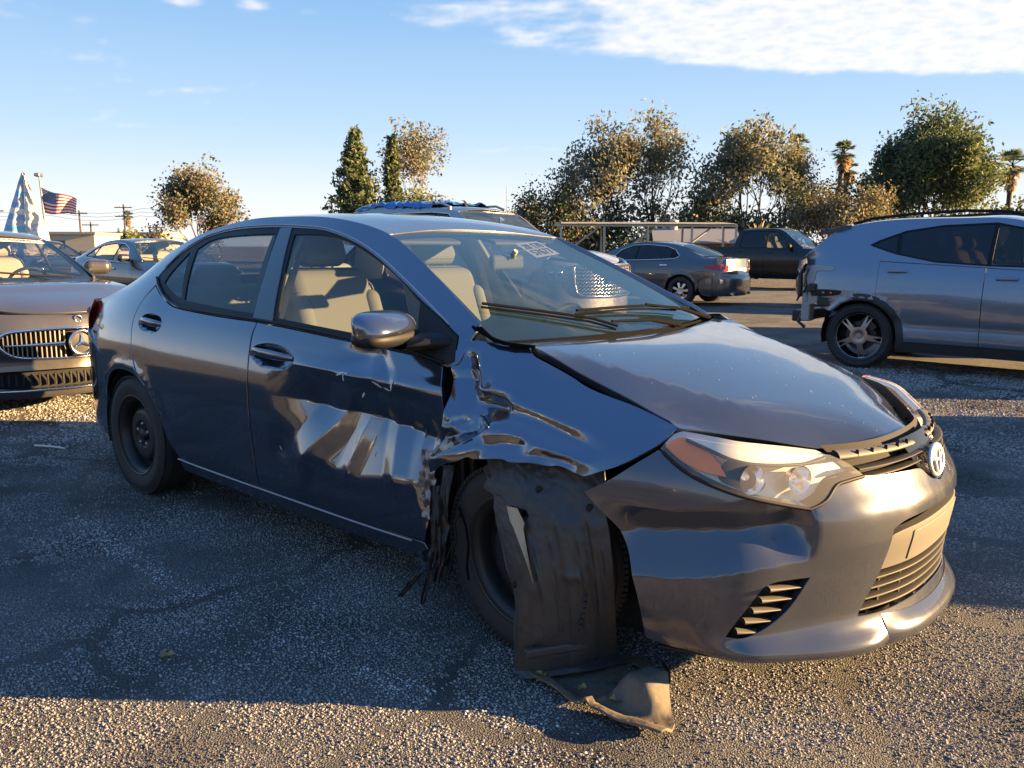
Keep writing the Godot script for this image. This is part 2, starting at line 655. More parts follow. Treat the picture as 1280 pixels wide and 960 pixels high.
func roof_fn(S: Dictionary, off := 0.0) -> Callable:
	return func(p: Vector2) -> Vector3:
		var ze := ev(S.ZE, p.x); var ye := ev(S.YE, p.x); var yc := ev(S.RC, p.x)
		return Vector3(p.x, yc - (yc - ye) * pow(absf(p.y) / ze, 2.6) + off, p.y)

# a pane between two bowed edges: b, t = [corner, centre]; p = (-1..1, 0..1)
func bow_fn(b: Array, t: Array, bulge: float, push := Vector3.ZERO) -> Callable:
	return func(p: Vector2) -> Vector3:
		var u2 := p.x * p.x
		var lo: Vector3 = b[1].lerp(b[0], u2); var hi: Vector3 = t[1].lerp(t[0], u2)
		lo.z = b[0].z * p.x; hi.z = t[0].z * p.x
		var q := lo.lerp(hi, p.y)
		return q + push * (bulge * 4.0 * p.y * (1.0 - p.y)) + push * 0.0

# front or rear fascia: u runs from the wheel arch (0) to the centre (1) on the right, and on to 2 on the left
func fascia(S: Dictionary, F: Dictionary, off := 0.0, dent = null) -> Callable:
	return func(p: Vector2) -> Vector3:
		var u := p.x; var s := 1.0
		if u > 1.0:
			u = 2.0 - u
			s = -1.0
		var e := 0.01
		var x := ev(F.PX, u); var z := ev(F.PZ, u)
		var a := maxf(u - e, 0.0); var b := minf(u + e, 1.13)
		var tx := ev(F.PX, b) - ev(F.PX, a); var tz := ev(F.PZ, b) - ev(F.PZ, a)
		var l := sqrt(tx * tx + tz * tz)
		var nx: float = -tz / l * F.dir; var nz: float = tx / l * F.dir
		var w := sst(0.3, 0.75, u)
		var o := ev(F.OFF, p.y) * w + ev(F.SIDE, p.y) * (1.0 - w) + off
		if dent != null: o += dent.call(Vector2(p.x, p.y), Vector3(x, p.y, z * s))
		return Vector3(x + nx * o, p.y, s * (z + nz * o))

# ---------------------------------------------------------------- wheels
# built about the origin, axle along z, outer face towards +z
func tyre_mesh(R: float, r: float, w: float, sides := 48) -> MB:
	var m := MB.new()
	var h := w / 2
	var p := [Vector2(r - 0.012, -h * 0.8), Vector2(r + 0.012, -h * 0.95), Vector2((R + r) / 2, -h * 1.04), Vector2(R - 0.022, -h * 0.96), Vector2(R - 0.006, -h * 0.82)]
	for g in [-0.45, -0.05, 0.38]:
		p.append_array([Vector2(R, h * (g - 0.05)), Vector2(R, h * g), Vector2(R - 0.007, h * (g + 0.015)), Vector2(R - 0.007, h * (g + 0.075)), Vector2(R, h * (g + 0.09))])
	p.append_array([Vector2(R - 0.006, h * 0.82), Vector2(R - 0.022, h * 0.96), Vector2(R - 0.034, h * 1.0), Vector2(R - 0.036, h * 1.012), Vector2((R + r) / 2 + 0.012, h * 1.045), Vector2((R + r) / 2, h * 1.05), Vector2(r + 0.022, h * 1.0), Vector2(r + 0.018, h * 0.985), Vector2(r + 0.006, h * 0.97), Vector2(r - 0.012, h * 0.8)])
	m.lathe(p, sides)
	# shoulder blocks
	for i in sides * 2:
		var a := TAU * i / (sides * 2)
		var d := Vector3(cos(a), sin(a), 0)
		var t := Vector3(-sin(a), cos(a), 0)
		for e in [-1.0, 1.0]:
			var c := d * (R - 0.010) + Vector3(0, 0, e * h * 0.86)
			var b := Basis(t, d, Vector3(0, 0, 1)).rotated(t, e * 0.55)
			m.box(c, Vector3(TAU * R / (sides * 2) * 0.72, 0.010, h * 0.26), b)
	return m

func barrel(m: MB, r: float, w: float, sides := 40) -> void:
	var h := w / 2
	m.lathe([Vector2(r * 0.86, -h * 0.8), Vector2(r - 0.012, -h * 0.82), Vector2(r + 0.004, -h * 0.96), Vector2(r + 0.004, -h * 0.99)], sides)
	m.lathe([Vector2(r * 0.9, -h * 0.7), Vector2(r * 0.88, h * 0.3), Vector2(r - 0.026, h * 0.72), Vector2(r - 0.010, h * 0.83), Vector2(r + 0.002, h * 0.88), Vector2(r + 0.008, h * 0.98), Vector2(r + 0.003, h * 1.0), Vector2(r - 0.004, h * 0.95)], sides)

func steel_wheel(parent: Node, R: float, r: float, w: float) -> void:
	obj("tyre", tyre_mesh(R, r, w), M.rubber, parent)
	var m := MB.new()
	barrel(m, r, w)
	var holes := []
	for i in 16:
		var a := TAU * i / 16
		var c := Vector2.from_angle(a) * r * 0.70
		var h := PackedVector2Array()
		for q in disc(Vector2.ZERO, 1.0, 10): h.append(c + Vector2(q.x * 0.013, q.y * 0.009).rotated(a + PI / 2))
		holes.append(h)
	var hw := w / 2
	var face := func(p: Vector2) -> Vector3:
		var d := p.length() / r
		var z := hw * 0.16
		z = lerpf(hw * 0.40, hw * 0.62, sst(0.30, 0.34, d)) if d < 0.5 else hw * 0.62
		z -= hw * 0.38 * sst(0.56, 0.82, d)
		if d < 0.30: z = hw * 0.40
		return Vector3(p.x, p.y, z)
	m.lift(disc(Vector2.ZERO, r * 0.9, 40), holes, Vector2(0.014, 0.014), face, Vector3(0, 0, 1))
	m.lathe([Vector2(0.032, hw * 0.40), Vector2(0.032, hw * 0.60), Vector2(0.024, hw * 0.66), Vector2(0.0, hw * 0.67)], 18)
	obj("rim", m, M.black_steel, parent)
	for i in 5:
		var nuts := MB.new()
		var a := TAU * i / 5 + 0.3
		nuts.lathe([Vector2(0.011, 0), Vector2(0.011, 0.02), Vector2(0.006, 0.026), Vector2(0, 0.026)], 6, Transform3D(Basis(), Vector3(cos(a) * 0.057, sin(a) * 0.057, hw * 0.40)), true)
		obj("wheel_nut", nuts, M.dull_metal, parent)

func alloy_wheel(parent: Node, R: float, r: float, w: float, spokes: int, face_mat: Material, split := false, open := 0.66) -> void:
	obj("tyre", tyre_mesh(R, r, w, 32), M.rubber, parent)
	var m := MB.new()
	barrel(m, r, w)
	obj("rim_barrel", m, M.dark_alloy, parent)
	var hw := w / 2
	var holes := []
	for i in spokes:
		var a := TAU * i / spokes + PI / 2 + PI / spokes
		var wd := PI / spokes * open
		var l := PackedVector2Array()
		for k in 7: l.append(Vector2.from_angle(a + lerpf(-wd, wd, k / 6.0)) * r * 0.90)
		for k in 4: l.append(Vector2.from_angle(a + lerpf(wd * 0.66, -wd * 0.66, k / 3.0)) * r * 0.36)
		holes.append(l)
		if split:
			var b := TAU * i / spokes + PI / 2
			holes.append(PackedVector2Array([Vector2.from_angle(b - 0.10) * r * 0.88, Vector2.from_angle(b + 0.10) * r * 0.88, Vector2.from_angle(b) * r * 0.55]))
	var f := func(p: Vector2) -> Vector3:
		var d := p.length() / r
		return Vector3(p.x, p.y, hw * (0.86 - 0.20 * d * d + 0.12 * sst(0.85, 1.0, d) - 0.12 * sst(0.30, 0.0, d)))
	var q := MB.new()
	q.lift(disc(Vector2.ZERO, r * 0.985, 48), holes, Vector2(0.02, 0.02), f, Vector3(0, 0, 1), 0.03)
	q.lathe([Vector2(0.034, hw * 0.76), Vector2(0.032, hw * 0.84), Vector2(0, hw * 0.85)], 16)
	obj("rim", q, face_mat, parent)
	var bd := MB.new()
	bd.lathe([Vector2(0.0, hw * 0.15), Vector2(r * 0.60, hw * 0.15), Vector2(r * 0.60, hw * 0.05)], 28)
	bd.box(Vector3(r * 0.62, 0.03, hw * 0.28), Vector3(0.07, 0.16, 0.07))
	obj("brake_disc", bd, M.dark_alloy, parent)

# a dark half drum inside a wheel arch
func arch_shell(m: MB, c: Vector2, r: float, z0: float, z1: float) -> void:
	m.grid(16, 1, func(s: float, t: float) -> Vector3:
		var a := lerpf(-0.25, PI + 0.25, s)
		return Vector3(c.x + cos(a) * r, c.y + sin(a) * r, lerpf(z0, z1, t)), false, false, true)
	var p := []
	for i in 17:
		var a := lerpf(-0.25, PI + 0.25, i / 16.0)
		p.append(Vector3(c.x + cos(a) * r, c.y + sin(a) * r, z0))
	m.face(p, Vector3(0, 0, signf(z1)))

# seat with cushion, backrest and headrest; faces +x
func seat(parent: Node, at: Vector3, s: float, m: Material, tone: Material) -> void:
	var o := part_root("seat", parent, at)
	var c := MB.new()
	c.rbox(Vector3(0, 0.10, 0), Vector3(0.52, 0.16, 0.50) * s, 0.07, Basis(Vector3(0, 0, 1), 0.10), 4, 0.012)
	c.rbox(Vector3(0.02, 0.13, 0.21 * s), Vector3(0.48, 0.14, 0.10) * s, 0.05, Basis(Vector3(0, 0, 1), 0.10), 4)
	c.rbox(Vector3(0.02, 0.13, -0.21 * s), Vector3(0.48, 0.14, 0.10) * s, 0.05, Basis(Vector3(0, 0, 1), 0.10), 4)
	obj("cushion", c, m, o)
	var b := MB.new()
	var lean := Basis(Vector3(0, 0, 1), 0.36)
	b.rbox(Vector3(-0.34, 0.44, 0), Vector3(0.15, 0.62, 0.46) * s, 0.07, lean, 4, 0.012)
	for e in [-1.0, 1.0]: b.rbox(Vector3(-0.30, 0.40, e * 0.20 * s), Vector3(0.15, 0.48, 0.10) * s, 0.05, lean, 4)
	obj("backrest", b, m, o)
	var h := MB.new()
	h.rbox(Vector3(-0.47, 0.84, 0), Vector3(0.10, 0.19, 0.27) * s, 0.05, lean, 4, 0.006)
	obj("headrest", h, m, o)
	var k := MB.new()
	for e in [-1.0, 1.0]:
		k = MB.new()
		k.tube([Vector3(-0.43, 0.68, e * 0.06), Vector3(-0.46, 0.80, e * 0.06)], 0.006, 6)
		obj("headrest_post", k, tone, o)
# ---------------------------------------------------------------- the crashed car
func hero_spec() -> Dictionary:
	return {
		"sill": 0.23, "wb": 2.70, "axle": 0.315, "arch": 0.365, "flare": 1.0,
		"W": keys([-3.68, .55, -3.6, .67, -3.45, .77, -3.25, .83, -3.0, .868, -2.7, .886, -2, .888, -1, .888, 0, .888, .2, .885, .35, .85, .5, .77]),
		"YB": keys([-3.6, .9, -3.45, .93, -3.24, .975, -2.95, 1.03, -2.6, 1.05, -2.3, 1.03, -1.6, 1.0, -.93, .97, -.5, .965, -.3, .99, -.14, .985, .06, .91, .25, .857, .42, .80]),
		"ZB": keys([-3.6, .62, -3.45, .70, -3.24, .745, -2.95, .765, -2.6, .785, -2.3, .795, -1.6, .81, -.93, .815, -.45, .795, -.3, .75, -.14, .715, .06, .705, .25, .71, .42, .70, .6, .60, .85, .40]),
		"YE": keys([-3.60, .955, -3.46, .975, -3.24, 1.01, -2.94, 1.115, -2.72, 1.262, -2.47, 1.362, -2.05, 1.425, -1.76, 1.433, -1.35, 1.418, -.997, 1.349, -.67, 1.208, -.33, 1.044, -.2, 1.0]),
		"ZE": keys([-3.60, .60, -3.46, .69, -3.24, .73, -2.94, .69, -2.72, .60, -2.47, .545, -2.05, .53, -1.76, .53, -1.35, .535, -.997, .545, -.67, .62, -.33, .72, -.2, .74]),
		"P": keys([0, .945, .12, .968, .35, .986, .55, 1.0, .66, 1.0, 1.0, 1.0]),
		"HC": keys([-.25, .978, -.12, .975, .1, .946, .4, .868, .6, .808, .75, .76, .85, .72]),
		"HZ": keys([-.25, .63, -.196, .63, .096, .58, .341, .50, .506, .42, .85, .2]),
		"HR": keys([0, -.105, .3, -.115, .49, -.165, .65, -.19, .72, -.215]),
		"HF": keys([0, .842, .1, .836, .2, .79, .32, .728, .5, .606, .63, .496, .71, .425]),
		"HFY": keys([0, .713, .2, .71, .32, .713, .5, .753, .63, .782, .71, .797]),
		"RC": keys([-3.0, 1.15, -2.47, 1.385, -2.2, 1.437, -1.85, 1.462, -1.5, 1.455, -1.25, 1.424, -1.08, 1.377, -.9, 1.31]),
		"F": {"dir": 1.0,
			"PX": keys([0, .16, .15, .33, .3, .488, .45, .640, .6, .752, .75, .846, .87, .902, 1, .918, 1.13, .902]),
			"PZ": keys([0, .888, .15, .862, .3, .812, .45, .722, .6, .556, .75, .38, .87, .20, 1, 0, 1.13, -.20]),
			"OFF": keys([.13, -.01, .16, .03, .2, .045, .24, .035, .28, .028, .4, .038, .5, .050, .57, .044, .63, .014, .70, -.02, .76, -.06]),
			"SIDE": keys([.15, -.05, .2, -.035, .3, -.012, .4, 0, .6, 0, .68, -.01, .76, -.045, .82, -.09])},
		"R": {"dir": -1.0,
			"PX": keys([0, -3.0, .15, -3.2, .3, -3.38, .45, -3.50, .6, -3.58, .75, -3.64, .87, -3.665, 1, -3.68, 1.13, -3.665]),
			"PZ": keys([0, .868, .15, .842, .3, .79, .45, .72, .6, .62, .75, .42, .87, .22, 1, 0, 1.13, -.22]),
			"OFF": keys([.2, -.03, .3, .02, .5, .03, .62, .03, .66, -.01, .9, -.04]), "SIDE": keys([.2, -.04, .3, -.01, .5, 0, .7, 0])},
	}

# a crease pressed into sheet metal along a-b: a short wall above it (faces down), a longer one below (faces up)
func groove(p: Vector2, a: Vector2, b: Vector2, depth: float, up: float, down: float) -> float:
	var ab := b - a
	var l := ab.length()
	var d := ab / l
	var t := (p - a).dot(d) / l
	var v := (p - a).dot(Vector2(-d.y, d.x))
	var e := sst(-0.12, 0.22, t) * sst(1.12, 0.78, t)
	if e <= 0.0: return 0.0
	var k := 1.0 - (v / up if v > 0.0 else -v / down)
	if k <= -0.15: return 0.0
	# rounded where the walls begin
	k = (k + 0.15) * (k + 0.15) / 0.6 if k < 0.15 else k
	k = k if k < 0.93 else 0.93 + (k - 0.93) * 0.4
	return -depth * k * e

func door_dent(x: float, y: float) -> float:
	var p := Vector2(x, y)
	var dx := sst(-1.42, -0.95, x) * (1.0 - 0.40 * sst(-0.60, -0.38, x))
	# hollow: upper wall from the long fold, floor crease, lower wall that ends in scallops
	var yl := 0.425 + 0.05 * absf(sin((x + 0.86) * 6.0)) + 0.02 * sst(-0.7, -0.45, x)
	var ym := 0.665 + 0.02 * sin(x * 6.0 + 0.4) + 0.05 * sst(-0.95, -1.3, x)
	var d := 0.0
	if y < ym: d = clampf((y - yl) / (ym - yl), -0.1, 1.0)
	else: d = clampf((0.842 - y) / (0.842 - ym), 0.0, 1.0)
	d = maxf(d, 0.0) if d > 0.1 else maxf(d + 0.1, 0.0) * maxf(d + 0.1, 0.0) * 2.5
	var o := -0.088 * dx * d
	# broad ridges across the floor
	o += 0.030 * groove(p, Vector2(-1.22, 0.40), Vector2(-0.80, 0.80), -1.0, 0.11, 0.09)
	o += 0.022 * groove(p, Vector2(-0.90, 0.42), Vector2(-0.76, 0.74), -1.0, 0.07, 0.06)
	o += 0.016 * groove(p, Vector2(-0.60, 0.43), Vector2(-0.66, 0.78), -1.0, 0.07, 0.07)
	o -= 0.014 * groove(p, Vector2(-0.46, 0.42), Vector2(-0.45, 0.74), -1.0, 0.05, 0.05)
	# the sharp fold above it, and hollows under the mirror
	o += 0.016 * groove(p, Vector2(-1.20, 0.842), Vector2(-0.34, 0.812), -1.0, 0.05, 0.04)
	o -= 0.026 * exp(-pow((x + 0.82) / 0.10, 2.0) - pow((y - 0.90) / 0.042, 2.0))
	o += groove(p, Vector2(-0.74, 0.93), Vector2(-0.62, 0.82), 0.012, 0.04, 0.05)
	o -= 0.012 * exp(-pow((x + 1.31) / 0.06, 2.0) - pow((y - 0.475) / 0.05, 2.0))
	# torn, pushed-in front lower corner
	o -= 0.05 * sst(-0.50, -0.36, x) * sst(0.62, 0.48, y) * sst(0.24, 0.36, y)
	return o * sst(0.25, 0.36, y) * sst(1.0, 0.92, y)

func fender_dent(x: float, y: float) -> float:
	var p := Vector2(x, y)
	# pulled outwards along the broken arch edge
	var o := 0.055 * sst(0.80, 0.62, y) * sst(0.22, -0.12, x)
	# two creases behind the wheel, a third runs up to the pillar
	o += groove(p, Vector2(-0.22, 0.812), Vector2(0.23, 0.724), 0.030, 0.038, 0.032)
	o += groove(p, Vector2(-0.26, 0.79), Vector2(-0.09, 0.80), 0.026, 0.055, 0.035)
	o += groove(p, Vector2(-0.37, 0.665), Vector2(-0.13, 0.745), 0.036, 0.035, 0.05)
	o += groove(p, Vector2(-0.34, 0.965), Vector2(-0.235, 0.80), 0.026, 0.05, 0.05)
	o += groove(p, Vector2(-0.40, 0.87), Vector2(-0.24, 0.865), 0.020, 0.035, 0.07)
	o -= groove(p, Vector2(-0.35, 0.60), Vector2(-0.07, 0.772), 0.034, 0.05, 0.06)
	o -= groove(p, Vector2(-0.08, 0.772), Vector2(0.24, 0.690), 0.024, 0.035, 0.05)
	o -= groove(p, Vector2(-0.36, 0.80), Vector2(-0.24, 0.70), 0.018, 0.035, 0.05)
	o += groove(p, Vector2(-0.31, 0.735), Vector2(-0.17, 0.765), 0.016, 0.022, 0.03)
	o -= groove(p, Vector2(-0.10, 0.635), Vector2(0.10, 0.665), 0.016, 0.03, 0.03)
	o += groove(p, Vector2(-0.13, 0.695), Vector2(0.03, 0.715), 0.016, 0.03, 0.04)
	o += groove(p, Vector2(0.06, 0.695), Vector2(0.20, 0.685), 0.014, 0.022, 0.035)
	o -= groove(p, Vector2(-0.19, 0.88), Vector2(-0.06, 0.845), 0.010, 0.03, 0.04)
	return o * sst(0.99, 0.93, y)

func bumper_dent(p: Vector2, _q: Vector3) -> float:
	# a long groove pushed into the right flank: two walls that meet in a crease, with a blunt right end
	var mid := 0.525 + 0.10 * (p.x - 0.36)
	var ex := sst(0.08, 0.22, p.x) * sst(0.612, 0.572, p.x)
	var hi := 0.086 + 0.01 * sin(p.x * 16.0); var lo := 0.125 - 0.03 * sst(.3, .55, p.x)
	var dy := (p.y - mid) / hi if p.y > mid else (mid - p.y) / lo
	var o := 0.0
	if dy < 1.0:
		var k := 1.0 - dy
		k = k * k * (3.0 - 2.0 * k) * 0.25 + k * 0.75
		o -= 0.064 * k * ex
	o -= 0.016 * exp(-pow((p.x - 0.55) / 0.035, 2.0) - pow((p.y - 0.52) / 0.05, 2.0))
	o += 0.034 * exp(-pow((p.y - 0.178) / 0.042, 2.0)) * sst(0.33, 0.50, p.x) * sst(0.86, 0.74, p.x)
	return o

func make_hero() -> Node3D:
	var S := hero_spec()
	var car := thing("crashed_car", "dark grey sedan with crushed front fender, dented door and hanging wheel liner in the foreground", "car")
	var body: Material = M.hero_paint
	var zr := Vector3(0, 0, 1)
	var h := Vector2(0.035, 0.035)
	var edge := []   # top edge of the side, from the windscreen corner back to the tail
	for x in [-.33, -.45, -.56, -.67, -.78, -.89, -.997, -1.1, -1.2, -1.35, -1.55, -1.76, -1.9, -2.05, -2.2, -2.35, -2.47, -2.6, -2.72, -2.83, -2.94, -3.1, -3.24, -3.36, -3.46, -3.52]:
		edge.append_array([x, ev(S.YE, x)])
	var dlo := outline([[-.383, .911, -.544, .937, -.898, .957, -1.25, .977, -1.585, .991, -1.893, .997, -2.239, 1.012, -2.36, 1.03, -2.46, 1.062, -2.56, 1.105, -2.62, 1.135], [-2.62, 1.135, -2.60, 1.185, -2.555, 1.252, -2.425, 1.326, -2.30, 1.358, -2.1, 1.38, -1.803, 1.388, -1.5, 1.378, -1.352, 1.364, -1.167, 1.322, -.994, 1.264, -.801, 1.185, -.621, 1.105, -.487, 1.049, -.388, 1.003], [-.388, 1.003, -.356, .923], [-.356, .923, -.383, .911]], 4)
	var arch := []
	for i in 15:
		var a := lerpf(-0.16, PI + 0.32, i / 14.0)
		arch.append_array([-2.70 + cos(a) * 0.365, 0.315 + sin(a) * 0.355])
	# ---- right side: frame with roof rail, pillars and rear quarter
	var seam := [-3.02, 0.62, -3.06, 0.70, -3.15, 0.755, -3.28, 0.80, -3.40, 0.83]
	var rear_arch := arch.duplicate()
	var q1 := outline([edge, [-3.52, .967, -3.47, .90, -3.43, .85, -3.40, 0.83], [-3.40, .83, -3.28, .80, -3.15, .755, -3.06, .70, -3.02, .62, -3.035, .46], [-3.035, .46, -3.0, .52, -2.93, .60, -2.83, .655, -2.70, .668, -2.585, .652, -2.49, .606], [-2.49, .606, -2.60, .72, -2.635, .85, -2.655, .945, -2.635, 1.04, -2.58, 1.11], [-2.58, 1.11, -2.57, 1.10, -2.46, 1.055, -2.36, 1.025, -2.239, 1.006, -1.893, .991, -1.585, .985, -1.25, .971, -.898, .951, -.544, .931, -.385, .905], [-.385, .905, -.345, .92, -.34, .98, -.33, 1.044]], 4)
	var m := MB.new()
	m.lift(q1, [dlo], h, side(S, 1.0), zr, 0.02)
	obj("quarter_panel", m, body, car)
	# ---- doors
	var rd := outline([[-2.575, 1.098, -2.46, 1.05, -2.36, 1.02, -2.239, 1.002, -1.893, .987, -1.548, .981], [-1.548, .981, -1.552, .93, -1.539, .84, -1.535, .655, -1.545, .44, -1.535, .262], [-1.535, .262, -1.75, .258, -2.0, .258, -2.25, .268], [-2.25, .268, -2.30, .33, -2.352, .44, -2.415, .545, -2.485, .615], [-2.485, .615, -2.595, .725, -2.629, .85, -2.648, .945, -2.628, 1.035, -2.575, 1.098]], 5)
	var handle_r := outline([[-2.585, .915, -2.55, .955, -2.47, .967, -2.38, .955, -2.345, .925, -2.36, .892, -2.43, .872, -2.53, .882, -2.585, .915]], 4)
	m = MB.new()
	m.lift(inset(rd, 0.0025), [handle_r], h, side(S, 1.0), zr, 0.02)
	obj("rear_door", m, body, car)
	var fd := outline([[-1.542, .981, -1.25, .967, -.898, .947, -.544, .927, -.40, .905], [-.40, .905, -.385, .86, -.366, .80, -.378, .64, -.41, .52, -.44, .40, -.475, .28], [-.475, .28, -.75, .262, -1.0, .258, -1.3, .258, -1.528, .262], [-1.528, .262, -1.538, .44, -1.528, .655, -1.532, .84, -1.545, .93, -1.542, .981]], 6)
	var handle_f := outline([[-1.54, .852, -1.50, .889, -1.40, .905, -1.29, .895, -1.215, .862, -1.23, .825, -1.31, .802, -1.44, .806, -1.54, .852]], 4)
	m = MB.new()
	m.lift(inset(fd, 0.0025), [handle_f], Vector2(0.009, 0.009), func(p: Vector2) -> Vector3: return Vector3(p.x, p.y, side_z(S, p.x, p.y) + door_dent(p.x, p.y)), zr, 0.02)
	var fdoor := obj("front_door", m, body, car)
	fdoor.set_meta("label", "crumpled front door with a deep crease")
	# scuffs: flakes and scratches of bare metal
	var rg := RandomNumberGenerator.new()
	rg.seed = 23
	for e in [[-.90, .832, .030, .3], [-.885, .815, .022, 1.0], [-.862, .838, .016, .1], [-.70, .815, .028, -.5], [-.655, .80, .022, -.3], [-.62, .818, .03, .9], [-.76, .60, .012, 1.4], [-.745, .545, .012, 1.5], [-.80, .76, .02, .8], [-1.335, .475, .014, 2.0]]:
		m = MB.new()
		var c2 := Vector2(e[0], e[1])
		var l2 := PackedVector2Array()
		for k in 8:
			var a2 := TAU * k / 8.0
			l2.append(c2 + (Vector2(cos(a2) * e[2] * rg.randf_range(.5, 1.1), sin(a2) * e[2] * .16 * rg.randf_range(.5, 1.4))).rotated(e[3]))
		m.lift(l2, [], Vector2(.01, .01), func(p: Vector2) -> Vector3: return Vector3(p.x, p.y, side_z(S, p.x, p.y) + door_dent(p.x, p.y) + .0022), zr)
		obj("scuff", m, M.scuff, fdoor)
	# handles: dark cup and a bar across it
	for e in [[handle_r, Vector3(-2.465, 0.922, 0), 0.115, "rear_door"], [handle_f, Vector3(-1.385, 0.858, 0), 0.15, "front_door"]]:
		var door := car.get_node(NodePath(e[3]))
		var cup := MB.new()
		var c: Vector3 = e[1]
		var ring: PackedVector2Array = e[0]
		cup.lift(ring, [], Vector2(0.012, 0.012), func(p: Vector2) -> Vector3:
			var k := 1e9
			for i in ring.size(): k = minf(k, Geometry2D.get_closest_point_to_segment(p, ring[i], ring[(i + 1) % ring.size()]).distance_to(p))
			return Vector3(p.x, p.y, side_z(S, p.x, p.y) - 0.034 * sqrt(clampf(k / 0.035, 0.0, 1.0)) - 0.001), zr)
		obj("handle_cup", cup, body, door)
		var bar := MB.new()
		var l: float = e[2]
		bar.grid(20, 10, func(s: float, t: float) -> Vector3:
			var x := c.x + lerpf(-l, l, s)
			var a := TAU * t
			var th := 0.013 + 0.006 * sin(s * PI)
			var zz := side_z(S, x, c.y) + 0.004 - 0.02 * pow(absf(s * 2 - 1), 3.0)
			return Vector3(x, c.y + 0.004 - (s - 0.5) * 0.012 + cos(a) * th, zz + sin(a) * 0.009), false, true)
		obj("door_handle", bar, body, door)
		var slot := MB.new()
		slot.rbox(Vector3(c.x - l * 0.86, c.y, side_z(S, c.x, c.y) - 0.004), Vector3(0.035, 0.026, 0.012), 0.005)
		obj("lock_cover", slot, body, door)
	# sill below the doors with its thin bright edge
	m = MB.new()
	m.lift(outline([[-2.28, .262, -2.0, .252, -1.5, .252, -1.0, .252, -.50, .262], [-.50, .262, -.46, .20], [-.46, .20, -1.2, .185, -2.26, .20], [-2.26, .20, -2.28, .262]], 3), [], h, side(S, 1.0, -0.010), zr, 0.03)
	obj("sill", m, body, car)
	m = MB.new()
	var path := []
	for i in 20:
		var x := lerpf(-2.27, -.55, i / 19.0)
		path.append(Vector3(x, 0.2545 + 0.006 * pow(absf(i / 9.5 - 1.0), 4.0), side_z(S, x, 0.255) + 0.001))
	m.tube(path, 0.0042, 6)
	obj("sill_trim", m, M.sill_edge, car)
	# ---- window frames and glass, right
	var b_pillar := PackedVector2Array([Vector2(-1.725, 1.384), Vector2(-1.632, 1.384), Vector2(-1.518, 1.174), Vector2(-1.438, .989), Vector2(-1.59, .992), Vector2(-1.64, 1.171)])
	var glass_q := outline([[-2.515, 1.117, -2.505, 1.17, -2.45, 1.272], [-2.45, 1.272, -2.265, 1.046], [-2.265, 1.046, -2.34, 1.060, -2.43, 1.085, -2.515, 1.117]], 3)
	var glass_r := outline([[-2.395, 1.285, -2.318, 1.325, -2.2, 1.343, -2.044, 1.351, -1.735, 1.358], [-1.735, 1.358, -1.648, 1.171, -1.606, 1.013], [-1.606, 1.013, -1.921, 1.024, -2.236, 1.042], [-2.236, 1.042, -2.395, 1.285]], 4)
	var glass_f := outline([[-1.588, 1.352, -1.403, 1.350, -1.229, 1.327, -1.046, 1.272, -.824, 1.188, -.64, 1.100], [-.64, 1.10, -.555, .958], [-.555, .958, -.912, .978, -1.115, .988, -1.425, 1.004], [-1.425, 1.004, -1.50, 1.174, -1.588, 1.352]], 4)
	m = MB.new()
	m.lift(dlo, [glass_q, glass_r, glass_f, b_pillar], h, side(S, 1.0, -0.006), zr, 0.014)
	obj("window_frame", m, M.satin_black, car)
	m = MB.new()
	m.lift(inset(b_pillar, 0.002), [], h, side(S, 1.0, -0.001), zr, 0.01)
	obj("pillar", m, M.hero_hood, car)
	for g in [glass_q, glass_r, glass_f]:
		m = MB.new()
		m.lift(inset(g, -0.006), [], Vector2(0.05, 0.05), side(S, 1.0, -0.012), zr)
		obj("window", m, M.glass if g == glass_f else M.rear_glass, car)
	# black corner plate that carries the mirror
	m = MB.new()
	m.lift(outline([[-.625, 1.10, -.50, 1.05, -.392, 1.0], [-.392, 1.0, -.362, .925], [-.362, .925, -.39, .916, -.54, .938], [-.54, .938, -.625, 1.10]], 3), [], h, side(S, 1.0, 0.003), zr, 0.012)
	obj("mirror_plate", m, M.black_plastic, car)
	# belt moulding
	m = MB.new()
	path = []
	for q in [-.40, -.544, -.72, -.898, -1.07, -1.25, -1.42, -1.585, -1.74, -1.893, -2.06, -2.239, -2.36, -2.46, -2.55, -2.62]:
		var yy := ev(keys([-2.62, 1.135, -2.56, 1.105, -2.46, 1.06, -2.36, 1.028, -2.239, 1.009, -1.893, .994, -1.585, .988, -1.25, .974, -.898, .954, -.544, .934, -.40, .912]), q)
		path.append(Vector3(q, yy + 0.004, side_z(S, q, yy + 0.004) + 0.001))
	m.tube(path, 0.007, 6)
	obj("belt_moulding", m, M.satin_black, car)
	# thin bright drip moulding along the top of the window frame
	m = MB.new()
	path = []
	for i in 40:
		var x := lerpf(-.45, -2.60, i / 39.0)
		var ey := ev(keys([-2.60, 1.19, -2.555, 1.262, -2.425, 1.336, -2.30, 1.367, -2.1, 1.389, -1.803, 1.397, -1.5, 1.387, -1.352, 1.373, -1.167, 1.331, -.994, 1.273, -.801, 1.194, -.621, 1.114, -.45, 1.036]), x)
		path.append(Vector3(x, ey, side_z(S, x, ey) + 0.002))
	m.tube(path, 0.0035, 6)
	obj("drip_moulding", m, M.sill_edge, car)
